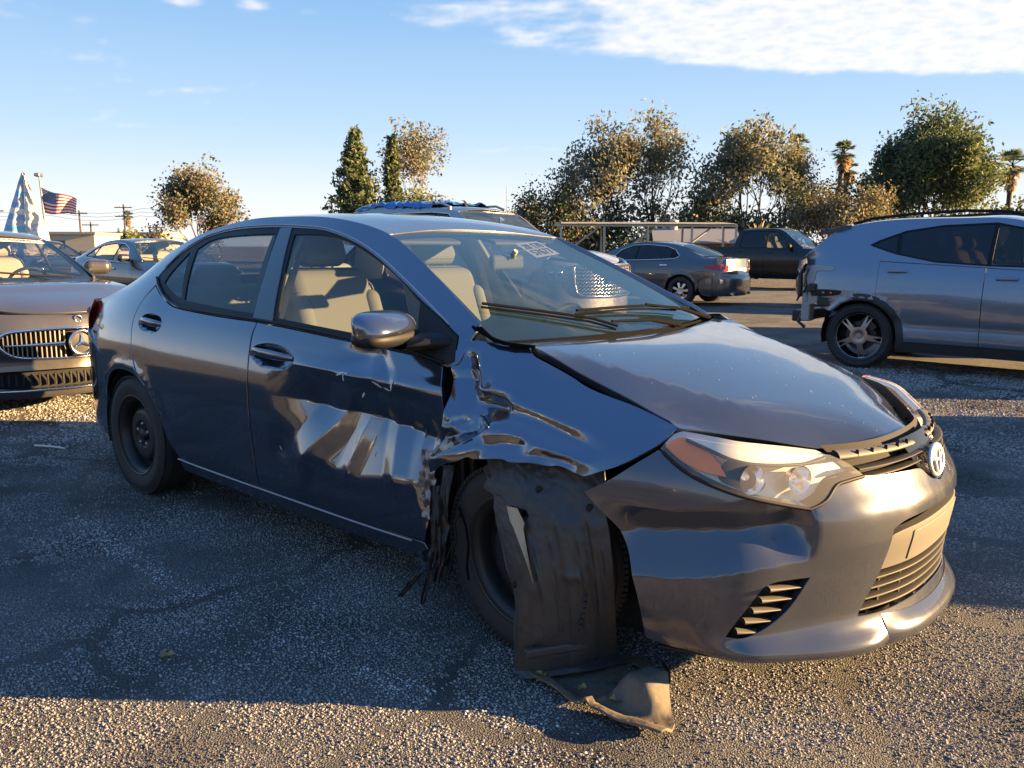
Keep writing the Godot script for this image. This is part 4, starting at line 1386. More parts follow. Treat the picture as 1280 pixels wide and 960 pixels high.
# ---------------------------------------------------------------- torn wheel house: hanging liner, tongue on the ground, shreds
func hero_wreckage(S: Dictionary, car: Node3D) -> void:
	var wr := part_root("torn_wheel_liner", car)
	wr.set_meta("label", "black plastic wheel liner torn loose and hanging over the front tyre to the ground")
	# hanging sheet: left and right edges from top to bottom
	var L := [Vector3(-.175, .645, .870), Vector3(-.149, .585, .90), Vector3(-.107, .529, .92), Vector3(-.057, .461, .945), Vector3(.004, .367, .965), Vector3(.038, .262, .968), Vector3(.046, .149, .968), Vector3(.036, .022, .968)]
	var R := [Vector3(.24, .671, .80), Vector3(.27, .62, .83), Vector3(.29, .555, .85), Vector3(.30, .482, .844), Vector3(.30, .379, .824), Vector3(.28, .26, .781), Vector3(.25, .141, .727), Vector3(.22, .03, .674)]
	var pick := func(a: Array, t: float) -> Vector3:
		var f := clampf(t, 0.0, 0.9999) * 7.0
		var i := int(f)
		return a[i].cubic_interpolate(a[i + 1], a[maxi(i - 1, 0)], a[mini(i + 2, 7)], f - i)
	var nz := FastNoiseLite.new()
	nz.seed = 5; nz.frequency = 3.2
	var sheet := func(p: Vector2) -> Vector3:
		var a: Vector3 = pick.call(L, p.y); var b: Vector3 = pick.call(R, p.y)
		var q := a.lerp(b, p.x)
		var n := Vector3(.62, .12, .77)
		var o := 0.072 * sin(pow(clampf(p.x, 0.0, 1.0), .75) * PI) * (0.55 + 0.45 * p.y)
		o += 0.012 * sst(.52, .57, p.x) * sst(.80, .74, p.x) * sst(.25, .4, p.y)         # pressed rib
		o += 0.010 * sst(.80, .84, p.x) * sst(.30, .4, p.y)
		for rib in [.30, .46, .70, .90]: o += 0.007 * exp(-pow((p.x - rib - .02 * sin(p.y * 6.0)) / .014, 2.0)) * sst(.36, .5, p.y) * sst(.86, .80, p.y)
		o += 0.010 * exp(-pow((p.y - .60) / .022, 2.0)) * sst(.50, .54, p.x) * sst(.72, .68, p.x)
		o -= 0.012 * sst(.88, .90, p.y) * sst(.20, .24, p.x) * sst(.68, .64, p.x) * (1.0 - sst(.915, .93, p.y))
		o += nz.get_noise_2d(p.x * .9, p.y * .9) * 0.012 * (1.0 - .5 * p.y) + nz.get_noise_2d(p.x * 2.2 + 7.0, p.y * 3.0) * 0.006 * sst(.35, .05, p.y)
		return q + n * o
	var ol := outline([[0.0, .01, .10, .0, .25, .012, .5, .0, .8, .01, 1.0, .05], [1.0, .05, .985, .3, .99, .6, 1.0, 1.0], [1.0, 1.0, .5, 1.0, .02, .995], [.02, .995, -.01, .85, .012, .72, -.015, .60], [-.015, .60, .01, .45, .03, .33], [.03, .33, .055, .26, -.02, .22, .035, .15, .0, .10, .04, .06, 0.0, .01]], 6)
	var tear := PackedVector2Array([Vector2(.20, .30), Vector2(.33, .315), Vector2(.345, .345), Vector2(.285, .40), Vector2(.262, .50), Vector2(.248, .60), Vector2(.232, .48), Vector2(.21, .40), Vector2(.175, .345)])
	var holes := [tear]
	for e in [[.06, .13], [.47, .18], [.86, .27], [.04, .66]]: holes.append(disc(Vector2(e[0], e[1]), .013, 8))
	var m := MB.new()
	m.lift(ol, holes, Vector2(.03, .018), sheet, Vector3(.62, .1, .77), 0.004)
	obj("liner_sheet", m, M.liner, wr)
	# the torn flap folded out of the slit, pale inside
	m = MB.new()
	m.grid(6, 12, func(s: float, t: float) -> Vector3:
		var w := lerpf(.15, .012, sst(0.0, 1.0, t)) if t > .25 else lerpf(.12, .16, t * 4.0)
		var p := Vector2(lerpf(.20, .235, t) + w * (s - .35) * .8, lerpf(.30, .63, t))
		return sheet.call(p) + Vector3(.62, .12, .77) * (.012 + .026 * sin(s * PI * .5) * (1.0 - t) + .01 * cos(s * 4.0)))
	obj("torn_flap", m, M.liner_pale, wr)
	for e in [[.47, .18], [.86, .27], [.04, .66]]:
		m = MB.new()
		var q: Vector3 = sheet.call(Vector2(e[0], e[1]))
		m.lathe([Vector2(.012, .002), Vector2(.011, .007), Vector2(.0, .009)], 10, Transform3D(Basis(Vector3.UP, PI / 2 - .53), q))
		obj("clip", m, M.black_plastic, wr)
	# pressed ledge near the bottom
	m = MB.new()
	var bq: Vector3 = sheet.call(Vector2(.40, .90))
	m.rbox(bq + Vector3(.62, .12, .77) * .006, Vector3(.20, .030, .022), .008, Basis(Vector3.UP, 1.05), 3)
	obj("pressed_ledge", m, M.liner, wr)
	# tongue lying on the ground
	var tn := outline([[.055, .95, .12, .965, .235, .985, .32, .998, .40, 1.00, .48, .998, .564, .977], [.564, .977, .57, .935, .558, .895], [.558, .895, .52, .85, .47, .785, .42, .72, .385, .683], [.385, .683, .33, .645, .286, .626], [.286, .626, .20, .655], [.20, .655, .12, .79, .055, .95]], 5)
	var cut := outline([[.285, .672, .335, .690, .385, .730], [.385, .730, .36, .765], [.36, .765, .315, .735, .275, .70], [.275, .70, .285, .672]], 4)
	var tongue := func(p: Vector2) -> Vector3:
		var y := 0.014 + 0.012 * sst(.2, .5, p.x)
		# the near edge turns up as a lip
		var near := (p.y - (1.0 - .4 * pow(p.x - .38, 2.0) * 2.0)) * -1.0
		y += 0.022 * sst(.055, .012, near) + .004 * sin(p.x * 40.0) * sst(.1, .0, near)
		# raised block near the right end: steep on the left, stepped top, long slope to the right edge
		var w := p.x + (p.y - .8) * .25
		var b := sst(.375, .405, w) * (1.0 - sst(.455, .555, w)) * sst(.69, .72, p.y) * sst(.93, .87, p.y)
		y += b * (.048 + .030 * sst(.765, .785, p.y))
		y += .018 * sst(.36, .375, w) * sst(.40, .385, w) * sst(.72, .75, p.y)
		y += nz.get_noise_2d(p.x * 1.5, p.y * 1.5) * .008
		return Vector3(p.x, y, p.y)
	m = MB.new()
	m.lift(tn, [cut, disc(Vector2(.52, .935), .008, 8)], Vector2(.013, .013), tongue, Vector3.UP, 0.008)
	obj("liner_tongue", m, M.liner_dusty, wr)
	m = MB.new()
	m.tube([Vector3(.39, .052, .675), Vector3(.425, .050, .705), Vector3(.455, .046, .752), Vector3(.452, .03, .775)], .006, 6)
	obj("wire_loop", m, M.black_plastic, wr)
	# fold between sheet and tongue
	m = MB.new()
	m.grid(16, 4, func(s: float, t: float) -> Vector3:
		var a: Vector3 = sheet.call(Vector2(s, .985)); var b := Vector3(lerpf(.07, .24, s), .022, lerpf(.955, .67, s)) + Vector3(.03, 0, .02)
		return a.lerp(b, t) + Vector3(.02, -.004, .01) * sin(t * PI))
	obj("liner_fold", m, M.liner, wr)
	# ---- open wheel house: apron, strut, brackets, wires, torn foil
	var wh := part_root("wheel_house", car)
	m = MB.new()
	m.grid(12, 8, func(s: float, t: float) -> Vector3: return Vector3(lerpf(-.50, .42, s), lerpf(.14, .93 - .22 * s, t), .52 - .10 * sin(s * PI) * sin(t * PI)))
	m.grid(6, 8, func(s: float, t: float) -> Vector3: return Vector3(-.47 + .02 * sin(t * 9.0), lerpf(.16, .92, t), lerpf(.45, .80, s)))
	m.grid(8, 4, func(s: float, t: float) -> Vector3: return Vector3(lerpf(-.45, .36, s), .90 - .17 * s, lerpf(.50, .68, t)))
	obj("apron", m, M.under, wh)
	m = MB.new()
	m.tube([Vector3(-.02, .30, .60), Vector3(-.04, .62, .56), Vector3(-.05, .84, .53)], [.03, .035, .05], 10)
	for i in 7: m.lathe([Vector2(.062, -.008), Vector2(.072, 0), Vector2(.062, .008)], 16, Transform3D(Basis(Vector3.RIGHT, PI / 2), Vector3(-.045, .58 + i * .032, .56)))
	obj("strut", m, M.black_steel, wh)
	m = MB.new()
	m.rbox(Vector3(-.40, .50, .70), Vector3(.05, .34, .12), .012, Basis(Vector3(0, 0, 1), .06), 3)
	m.rbox(Vector3(-.33, .47, .72), Vector3(.03, .30, .07), .012, Basis(Vector3(1, 0, 0), .15), 3)
	obj("body_bracket", m, M.black_steel, wh)
	var rng := RandomNumberGenerator.new()
	rng.seed = 11
	for i in 6:
		m = MB.new()
		var x := rng.randf_range(-.42, -.27)
		var p0 := Vector3(x, rng.randf_range(.42, .60), rng.randf_range(.78, .88))
		var pts := [p0]
		for k in 5: pts.append(pts[-1] + Vector3(rng.randf_range(-.03, .03), rng.randf_range(-.075, -.03), rng.randf_range(-.02, .025)))
		m.tube(pts, rng.randf_range(.003, .006), 5)
		obj("loose_wire", m, M.black_plastic if i % 2 == 0 else M.dusty_rubber, wh)
	# crumpled strips of black plastic hanging down to near the ground
	for e in [[Vector3(-.345, .58, .86), Vector3(-.335, .46, .89), Vector3(-.33, .36, .90), Vector3(-.325, .28, .915), Vector3(-.335, .19, .93), .03], [Vector3(-.40, .50, .87), Vector3(-.385, .40, .89), Vector3(-.375, .30, .90), Vector3(-.37, .22, .925), Vector3(-.375, .11, .955), .026], [Vector3(-.46, .25, .86), Vector3(-.44, .225, .89), Vector3(-.43, .195, .92), Vector3(-.45, .15, .95), Vector3(-.475, .11, .97), .028]]:
		m = MB.new()
		var nn := FastNoiseLite.new()
		nn.seed = int(e[0].x * -100); nn.frequency = 1.0
		m.grid(8, 26, func(s: float, t: float) -> Vector3:
			var f := t * 3.999
			var k := int(f)
			var c: Vector3 = e[k].cubic_interpolate(e[k + 1], e[maxi(k - 1, 0)], e[mini(k + 2, 4)], f - k)
			var w: float = e[5] * (1.0 - .55 * t)
			return c + Vector3(.8, .1, -.35) * (s - .5) * w * 1.7 + Vector3(.3, 0, .9) * (nn.get_noise_2d(s * 1.3, t * 3.0) * .03 + .012 * absf(s - .5)))
		obj("torn_strip", m, M.shred, wh)
	# torn foil edge at the front corner of the door
	m = MB.new()
	var fn := FastNoiseLite.new()
	fn.seed = 9; fn.frequency = 1.0
	m.grid(8, 24, func(s: float, t: float) -> Vector3:
		var y := lerpf(.62, .37, t)
		return Vector3(lerpf(-.46, -.385, s) - .05 * t, y, side_z(S, -.4, y) - .012 + fn.get_noise_2d(s * 2.5, t * 6.0) * .022))
	obj("torn_edge", m, M.torn_metal, wh)

# ---------------------------------------------------------------- cabin
func hero_cabin(S: Dictionary, car: Node3D) -> void:
	for e in [[-1.25, .37], [-1.25, -.37]]: seat(car, Vector3(e[0], .46, e[1]), 1.0, M.beige_cloth, M.chrome)
	var m := MB.new()
	m.rbox(Vector3(-2.15, .56, 0), Vector3(.52, .20, 1.25), .08, Basis(Vector3(0, 0, 1), .08), 3)
	m.rbox(Vector3(-2.48, .82, 0), Vector3(.16, .58, 1.25), .07, Basis(Vector3(0, 0, 1), .40), 3)
	for z in [-.40, 0.0, .40]: m.rbox(Vector3(-2.60, 1.12, z), Vector3(.10, .16, .24), .045, Basis(Vector3(0, 0, 1), .35), 3)
	obj("rear_bench", m, M.beige_cloth, car)
	m = MB.new()
	m.rbox(Vector3(-2.85, 1.02, 0), Vector3(.50, .03, 1.15), .01)
	obj("parcel_shelf", m, M.beige_trim, car)
	# dashboard
	m = MB.new()
	m.grid(20, 14, func(s: float, t: float) -> Vector3:
		var z := lerpf(-.72, .72, s)
		var q := ev(keys([0, 0, .35, .22, .6, .36, .75, .40, 1, .36]), t)
		var y := ev(keys([0, .955, .3, .965, .55, .955, .72, .86, 1, .55]), t)
		var hump := .045 * exp(-pow((z + .37) / .16, 2.0)) * exp(-pow((t - .5) / .12, 2.0))
		return Vector3(-.27 - q - .05 * (1.0 - pow(z / .72, 2.0)) * (1.0 - t) * -1.0, y + hump, z))
	obj("dashboard", m, M.dash, car)
	m = MB.new()
	m.rbox(Vector3(-.9, .50, 0), Vector3(.75, .22, .20), .04)
	obj("centre_console", m, M.dash, car)
	var st := part_root("steering_wheel", car, Vector3(-.86, .86, -.37))
	st.rotation = Vector3(0, 0, 0)
	m = MB.new()
	var bs := Basis(Vector3(0, 1, 0), PI / 2) * Basis(Vector3(1, 0, 0), .42)
	oval(m, Vector3.ZERO, .185, .185, .015, bs)
	obj("wheel_rim", m, M.black_plastic, st)
	m = MB.new()
	m.rbox(Vector3(.03, -.01, 0), Vector3(.07, .13, .15), .03, Basis(Vector3(0, 0, 1), .42))
	for a in [0.0, PI, -PI / 2]: m.tube([Vector3(.02, 0, 0), bs * Vector3(cos(a) * .18, sin(a) * .18, 0)], .016, 6)
	obj("wheel_hub", m, M.dash, st)
	# inner mirror with its dangling tag
	m = MB.new()
	m.rbox(Vector3(-.855, 1.235, .0), Vector3(.035, .065, .235), .022, Basis(Vector3.UP, .1), 3)
	m.tube([Vector3(-.83, 1.255, 0), Vector3(-.80, 1.285, 0)], .012, 6)
	obj("inner_mirror", m, M.beige_trim, car)
	# sun visors and headliner
	for z in [-.30, .30]:
		m = MB.new()
		m.rbox(Vector3(-1.10, 1.335, z), Vector3(.16, .018, .38), .008, Basis(Vector3(0, 0, 1), -.25))
		obj("sun_visor", m, M.beige_trim, car)
	m = MB.new()
	m.lift(PackedVector2Array([Vector2(-1.08, -.46), Vector2(-1.08, .46), Vector2(-2.45, .46), Vector2(-2.45, -.46)]), [], Vector2(.15, .15), roof_fn(S, -.035), Vector3.DOWN)
	obj("headliner", m, M.beige_trim, car)
	# inner pillars and door trims in beige
	for s in [1.0, -1.0]:
		var pn := "pillar_trim"
		m = MB.new()
		m.lift(PackedVector2Array([Vector2(-1.80, 1.38), Vector2(-1.57, 1.38), Vector2(-1.50, 1.0), Vector2(-1.50, .62), Vector2(-1.72, .62), Vector2(-1.70, 1.1)]), [], Vector2(.1, .1), side(S, s, -.05), Vector3(0, 0, -s), 0.02)
		obj(pn, m, M.beige_trim, car)
		m = MB.new()
		m.lift(PackedVector2Array([Vector2(-.34, 1.02), Vector2(-1.0, 1.325), Vector2(-1.07, 1.30), Vector2(-.47, .99)]), [], Vector2(.1, .1), side(S, s, -.045), Vector3(0, 0, -s), 0.015)
		obj(pn, m, M.beige_trim, car)
		m = MB.new()
		m.lift(PackedVector2Array([Vector2(-2.40, 1.36), Vector2(-2.30, 1.36), Vector2(-2.56, 1.10), Vector2(-2.85, 1.08), Vector2(-2.62, 1.28)]), [], Vector2(.1, .1), side(S, s, -.045), Vector3(0, 0, -s), 0.015)
		obj(pn, m, M.beige_trim, car)
		m = MB.new()
		m.lift(PackedVector2Array([Vector2(-.50, .93), Vector2(-2.30, .995), Vector2(-2.35, .50), Vector2(-.50, .40)]), [], Vector2(.15, .15), side(S, s, -.085), Vector3(0, 0, -s), 0.02)
		obj("door_trim", m, M.beige_trim, car)
		# belt hanging from the pillar
		m = MB.new()
		m.grid(1, 8, func(a: float, b: float) -> Vector3: return Vector3(-1.60 + a * .045, lerpf(1.28, .56, b), s * (side_z(S, -1.6, lerpf(1.28, .8, b)) - .085)))
		obj("seat_belt", m, M.belt, car)
	# sticker high on the inside of the windscreen, written with a chalk number
	m = MB.new()
	var wsf := bow_fn([Vector3(-.28, .99, .735), Vector3(-.16, .985, 0)], [Vector3(-1.0, 1.345, .54), Vector3(-1.085, 1.372, 0)], 0.012, Vector3(0.45, 0.9, 0))
	m.lift(PackedVector2Array([Vector2(-.23, .69), Vector2(-.62, .75), Vector2(-.66, .925), Vector2(-.30, .86)]), [], Vector2(.05, .05), func(p: Vector2) -> Vector3: return wsf.call(p) - Vector3(.004, .006, 0), Vector3.UP)
	var stk := obj("windshield_sticker", m, M.hero_sticker, car)
	var cs := [Vector2(-.23, .69), Vector2(-.62, .75), Vector2(-.66, .925), Vector2(-.30, .86)]
	for ln in [["57677", .10, .46], ["28 170", .54, .88]]:
		lettering(stk, ln[0], func(p: Vector2) -> Vector3:
			var u := .10 + .80 * p.x
			var v: float = lerpf(ln[1], ln[2], p.y)
			var q: Vector2 = cs[0].lerp(cs[1], u).lerp(cs[3].lerp(cs[2], u), v)
			return wsf.call(q) - Vector3(.0032, .0048, 0))
# ---------------------------------------------------------------- ground
func build_ground() -> void:
	var m := mat("asphalt", Color(1, 1, 1), 0.95)
	m.albedo_texture = noise_tex(21, 0.13, 1024, [[0.0, lin(.045, .045, .047)], [0.36, lin(.085, .085, .085)], [0.52, lin(.135, .133, .130)], [0.66, lin(.20, .196, .185)], [1.0, lin(.29, .28, .25)]], FastNoiseLite.TYPE_SIMPLEX, 3)
	m.uv1_triplanar = true
	m.uv1_world_triplanar = true
	m.uv1_scale = Vector3(0.8, 0.8, 0.8)
	m.normal_enabled = true
	m.normal_texture = noise_tex(22, 0.16, 1024, [], FastNoiseLite.TYPE_SIMPLEX, 3, true, 9.0)
	m.normal_scale = 1.0
	m.detail_enabled = true
	m.detail_blend_mode = BaseMaterial3D.BLEND_MODE_MUL
	m.detail_albedo = noise_tex(23, 0.008, 1024, [[0.0, Color(.50, .50, .51)], [0.45, Color(.84, .84, .84)], [1.0, Color(1.0, 1.0, 1.0)]], FastNoiseLite.TYPE_SIMPLEX_SMOOTH, 5)
	m.detail_uv_layer = BaseMaterial3D.DETAIL_UV_2
	m.uv2_triplanar = true
	m.uv2_world_triplanar = true
	m.uv2_scale = Vector3(0.12, 0.12, 0.12)
	var g := MB.new()
	g.face([Vector3(-1500, 0, -1500), Vector3(1500, 0, -1500), Vector3(1500, 0, 1500), Vector3(-1500, 0, 1500)], Vector3.UP)
	structure("asphalt_ground", g, m)
	# loose and set stones that stand out of the worn surface, near the car
	var rng := RandomNumberGenerator.new()
	rng.seed = 77
	var where: Array[Transform3D] = []
	var tint := PackedColorArray()
	var patch := FastNoiseLite.new()
	patch.seed = 4; patch.frequency = 1.1; patch.fractal_octaves = 3
	var stain := FastNoiseLite.new()
	stain.seed = 14; stain.frequency = 0.8; stain.fractal_octaves = 4
	var wear := FastNoiseLite.new()
	wear.seed = 19; wear.frequency = 0.45; wear.fractal_octaves = 3
	var crack := FastNoiseLite.new()
	crack.seed = 6; crack.noise_type = FastNoiseLite.TYPE_CELLULAR; crack.frequency = 0.9; crack.fractal_type = FastNoiseLite.FRACTAL_NONE
	crack.cellular_return_type = FastNoiseLite.RETURN_DISTANCE2_SUB; crack.cellular_jitter = 1.0
	crack.domain_warp_enabled = true; crack.domain_warp_amplitude = 0.35; crack.domain_warp_frequency = 1.6
	var cam := Vector2(1.58, 2.737)
	var fw := Vector2(-0.6593, -0.7519)
	var rt := Vector2(0.7519, -0.6593)
	var line := [Vector2(-2.6, 1.25), Vector2(-1.91, 1.31), Vector2(-.96, 1.31), Vector2(-.19, 1.24), Vector2(.5, 1.1)]
	for zone in [[0.0085, 0.6, 3.9], [0.0120, 3.9, 6.0], [0.021, 6.0, 10.5]]:
		var st: float = zone[0]
		var n := int(20.0 / st)
		var x0 := -10.0; var z0 := -9.0
		var ix := 0
		var x := x0
		while x < 4.0:
			x += st
			# the part of this row that the view can reach
			var z := z0
			while z < 4.2:
				z += st
				var d := Vector2(x, z) - cam
				var f := d.dot(fw)
				if f < 0.45:
					z += 0.05 if f > 0.2 else 0.3
					continue
				var r := d.dot(rt)
				if absf(r) > f * 0.78 + 0.55:
					z += 0.05
					continue
				var dist := d.length()
				if dist < zone[1] or dist > zone[2]:
					z += 0.02
					continue
				if x > -2.3 and x < 0.6 and absf(z) < 0.45: continue
				if rng.randf() < 0.06: continue
				var px := x + rng.randf_range(-.5, .5) * st; var pz := z + rng.randf_range(-.5, .5) * st
				var q := patch.get_noise_2d(px, pz)
				if rng.randf() < clampf(-q * 1.5 - 0.22, 0.0, 0.7): continue
				if crack.get_noise_2d(px + q * .10, pz + q * .07) < -0.955 and rng.randf() < 0.93: continue
				var s := rng.randf_range(.45, 1.0)
				s = st * (0.26 + 0.50 * pow(rng.randf(), 1.6))
				var b := Basis.from_euler(Vector3(rng.randf_range(-.5, .5), rng.randf() * TAU, rng.randf_range(-.5, .5))).scaled(Vector3(s, s * rng.randf_range(.5, .95), s * rng.randf_range(.65, 1.0)))
				where.append(Transform3D(b, Vector3(px, s * rng.randf_range(-.42, .12), pz)))
				var v := rng.randf()
				var k := 0.185 + 0.15 * v * v + (0.12 if rng.randf() < 0.015 else 0.0)
				k *= 1.0 + 0.25 * q + 0.45 * wear.get_noise_2d(px, pz) - 0.50 * sst(0.12, 0.42, stain.get_noise_2d(px, pz))
				var warm := rng.randf()
				var c := Color(k, k * lerpf(1.0, .90, warm), k * lerpf(1.02, .72, warm * warm))
				# old painted bay line, worn to specks
				for i in line.size() - 1:
					var cp := Geometry2D.get_closest_point_to_segment(Vector2(px, pz), line[i], line[i + 1])
					var dl := cp.distance_to(Vector2(px, pz))
					if dl < 0.07 and rng.randf() < 0.30 * sst(.075, .03, dl) * sst(-.5, .15, q + rng.randf_range(-.2, .2)): c = Color(.48, .48, .49)
				tint.append(c)
	var stone := MB.new()
	# a rough pebble
	var pts := []
	var pr := RandomNumberGenerator.new()
	pr.seed = 3
	# angular chip: a jittered ball with flat faces
	var rough := MB.new()
	rough.ball(Vector3.ZERO, Vector3.ONE, 6, 4)
	var jig := {}
	for i in rough.v.size():
		var key := (rough.v[i] * 100.0).round()
		if not jig.has(key): jig[key] = pr.randf_range(.62, 1.15)
		rough.v[i] *= jig[key]
	for i in range(0, rough.idx.size(), 3):
		var t3 := [rough.v[rough.idx[i]], rough.v[rough.idx[i + 1]], rough.v[rough.idx[i + 2]]]
		stone.face(t3, t3[0] + t3[1] + t3[2])
	var sm := mat("stone", Color(1, 1, 1), 0.9)
	sm.vertex_color_use_as_albedo = true
	var mm := MultiMesh.new()
	mm.transform_format = MultiMesh.TRANSFORM_3D
	mm.use_colors = true
	mm.mesh = stone.mesh()
	mm.instance_count = where.size()
	for i in where.size():
		mm.set_instance_transform(i, where[i])
		mm.set_instance_color(i, tint[i])
	var o := MultiMeshInstance3D.new()
	o.name = "gravel"
	o.multimesh = mm
	o.material_override = sm
	add_child(o)
	tag(o, "small grey and tan stones set in the worn asphalt", "gravel", "", "stuff")
	print("stones ", where.size())

func build_litter() -> void:
	mat("dry_leaf", lin(.30, .20, .07), .8)
	mat("straw", lin(.62, .60, .54), .7)
	for n in ["dry_leaf", "straw"]: M[n].cull_mode = BaseMaterial3D.CULL_DISABLED
	var rng := RandomNumberGenerator.new()
	rng.seed = 90
	var spots := [[Vector3(.135, .035, .945), "small dry leaf where the hanging liner meets the ground", .020], [Vector3(.272, .034, .930), "round dry leaf on the left part of the liner tongue", .015], [Vector3(.385, .036, .915), "curled dry leaf in the middle of the liner tongue", .022], [Vector3(-.85, .014, 1.62), "dry leaf on the asphalt beside the faded bay line", .022]]
	for e in spots:
		var m := MB.new()
		var c: Vector3 = e[0]
		var r: float = e[2]
		var t := thing("dry_leaf", e[1], "leaf", c, rng.randf() * TAU, "dry leaves lying about")
		m.grid(10, 5, func(s: float, t2: float) -> Vector3:
			var a := TAU * s
			var k := r * t2 * (1.0 + .22 * cos(a * 5.0))
			return Vector3(cos(a) * k, .006 * sin(a * 3.0) * t2 + .008 * t2 * t2, sin(a) * k * .8), true)
		obj("blade", m, M.dry_leaf, t)
	var m2 := MB.new()
	m2.tube([Vector3(-.11, .012, .05), Vector3(.02, .018, .0), Vector3(.12, .012, -.05)], [.007, .008, .006], 5)
	var st := obj("straw", m2, M.straw)
	st.position = Vector3(-4.10, 0, .80)
	tag(st, "pale plastic straw on the asphalt behind the rear wheel", "straw")
# ---------------------------------------------------------------- other vehicles
func car_spec(d: Dictionary) -> Dictionary:
	var f: float = d.front; var r: float = d.rear; var hw: float = d.hw
	var cx: float = d.cowl.x; var cy: float = d.cowl.y
	var S := {"sill": d.sill, "wb": d.wb, "axle": d.R, "arch": d.R + d.get("gap", 0.055), "flare": d.get("flare", 1.0)}
	S.W = keys([r + .02, .62 * hw, r + .10, .76 * hw, r + .25, .88 * hw, r + .45, .95 * hw, r + .8, .985 * hw, (r + cx) / 2, hw, f - .78, hw, f - .55, .98 * hw, f - .4, .94 * hw])
	var mid: float = (d.deck.x + cx) / 2
	S.YB = keys([r + .1, d.tail_y - .08, maxf(d.deck.x, r + .3), d.belt_r, mid, (d.belt_r + d.belt_f) / 2, cx - .3, d.belt_f, cx + .12, cy - .005, lerpf(cx, f, .5), lerpf(cy, d.nose_y + .09, .42), f - .5, d.nose_y + .09, f - .1, d.nose_y])
	S.ZB = keys([r + .1, .70 * hw, r + .35, .83 * hw, r + .7, .885 * hw, mid, .915 * hw, cx - .3, .915 * hw, cx + .12, .81 * hw, f - .5, .78 * hw, f - .25, .62 * hw, f - .08, .45 * hw])
	var zr: float = d.zr
	S.YE = keys([r + .12, d.tail_y, d.deck.x, d.deck.y, d.roof_r.x, d.roof_r.y - .035, d.roof_c.x, d.roof_c.y - .03, d.roof_f.x, d.roof_f.y - .03, lerpf(d.roof_f.x, cx, .5), lerpf(d.roof_f.y, cy, .5) + .015, cx, cy + .04, cx + .12, cy])
	S.ZE = keys([r + .12, .72 * hw, d.deck.x, d.get("zd", .74 * hw), d.roof_r.x, zr, d.roof_f.x, zr + .01, lerpf(d.roof_f.x, cx, .5), (zr + .82 * hw) / 2, cx, .82 * hw])
	S.P = keys([0, .945, .12, .965, .3, .98, .55, 1.0, .66, 1.0, 1.0, 1.0])
	S.HC = keys([cx - .1, cy + .005, cx + .15, cy - .005, lerpf(cx, f, .5), lerpf(cy, d.nose_y + .09, .42) + .035, f - .5, d.nose_y + .13, f - .2, d.nose_y + .06, f - .05, d.nose_y])
	S.HZ = keys([cx, .62 * hw, f, .42 * hw])
	S.HR = keys([0, cx + .14, .5, cx + .10, .9, cx + .02])
	S.HF = keys([0, f - .07, .2, f - .09, .4 * hw, f - .16, .6 * hw, f - .30, .78 * hw, f - .50])
	S.HFY = keys([0, d.nose_y, .4 * hw, d.nose_y + .01, .78 * hw, d.nose_y + .085])
	S.RC = keys([d.deck.x, d.deck.y + .02, d.roof_r.x, d.roof_r.y, d.roof_c.x, d.roof_c.y, d.roof_f.x, d.roof_f.y, cx, cy])
	var bl: float = d.get("blunt", 1.0)
	S.F = {"dir": 1.0,
		"PX": keys([0, f - .78, .15, f - .60 * bl, .3, f - .44 * bl, .45, f - .30 * bl, .6, f - .18 * bl, .75, f - .08 * bl, .87, f - .03 * bl, 1, f, 1.13, f - .03 * bl]),
		"PZ": keys([0, hw, .15, .97 * hw, .3, .91 * hw, .45, .80 * hw, .6, .65 * hw, .75, .44 * hw, .87, .23 * hw, 1, 0, 1.13, -.23 * hw]),
		"OFF": keys([.15, -.03, .25, .02, .45, .03, d.nose_y - .2, .02, d.nose_y - .05, -.02, d.nose_y + .02, -.06]),
		"SIDE": keys([.15, -.05, .25, -.02, .4, 0, .6, 0, d.nose_y, -.02, d.nose_y + .10, -.07])}
	S.R = {"dir": -1.0,
		"PX": keys([0, r + .70, .15, r + .48, .3, r + .30, .45, r + .17, .6, r + .09, .75, r + .035, .87, r + .01, 1, r, 1.13, r + .01]),
		"PZ": keys([0, .975 * hw, .15, .95 * hw, .3, .89 * hw, .45, .79 * hw, .6, .66 * hw, .75, .45 * hw, .87, .23 * hw, 1, 0, 1.13, -.23 * hw]),
		"OFF": keys([.2, -.04, .32, .02, .55, .04, .64, .03, .70, -.01, d.tail_y, -.05]), "SIDE": keys([.2, -.05, .32, -.01, .5, 0, d.tail_y, -.03])}
	return S

var rims := {}
func put_wheels(d: Dictionary, car: Node3D, face: Material, spokes: int, split: bool, only := [0, 1, 2, 3]) -> void:
	var key := "%s %s %s %s" % [d.R, face.resource_name, spokes, split]
	if not rims.has(key):
		var w := Node3D.new()
		alloy_wheel(w, d.R, d.R * d.get("rim", .69), .225, spokes, face, split, d.get("open", .66))
		rims[key] = w
	var k := 0
	for x in [0.0, -d.wb]:
		for s in [1.0, -1.0]:
			if k in only:
				var w: Node3D = rims[key].duplicate()
				w.name = "wheel"
				var nm := "wheel"; var q := 0
				while car.has_node(NodePath(nm)):
					q += 1
					nm = "wheel_%03d" % q
				w.name = nm
				car.add_child(w, true)
				w.position = Vector3(x, d.R, s * (d.hw - .125))
				w.rotation.y = (0.0 if s > 0 else PI) + k * .0
				w.rotation.z = .4 * k
			k += 1

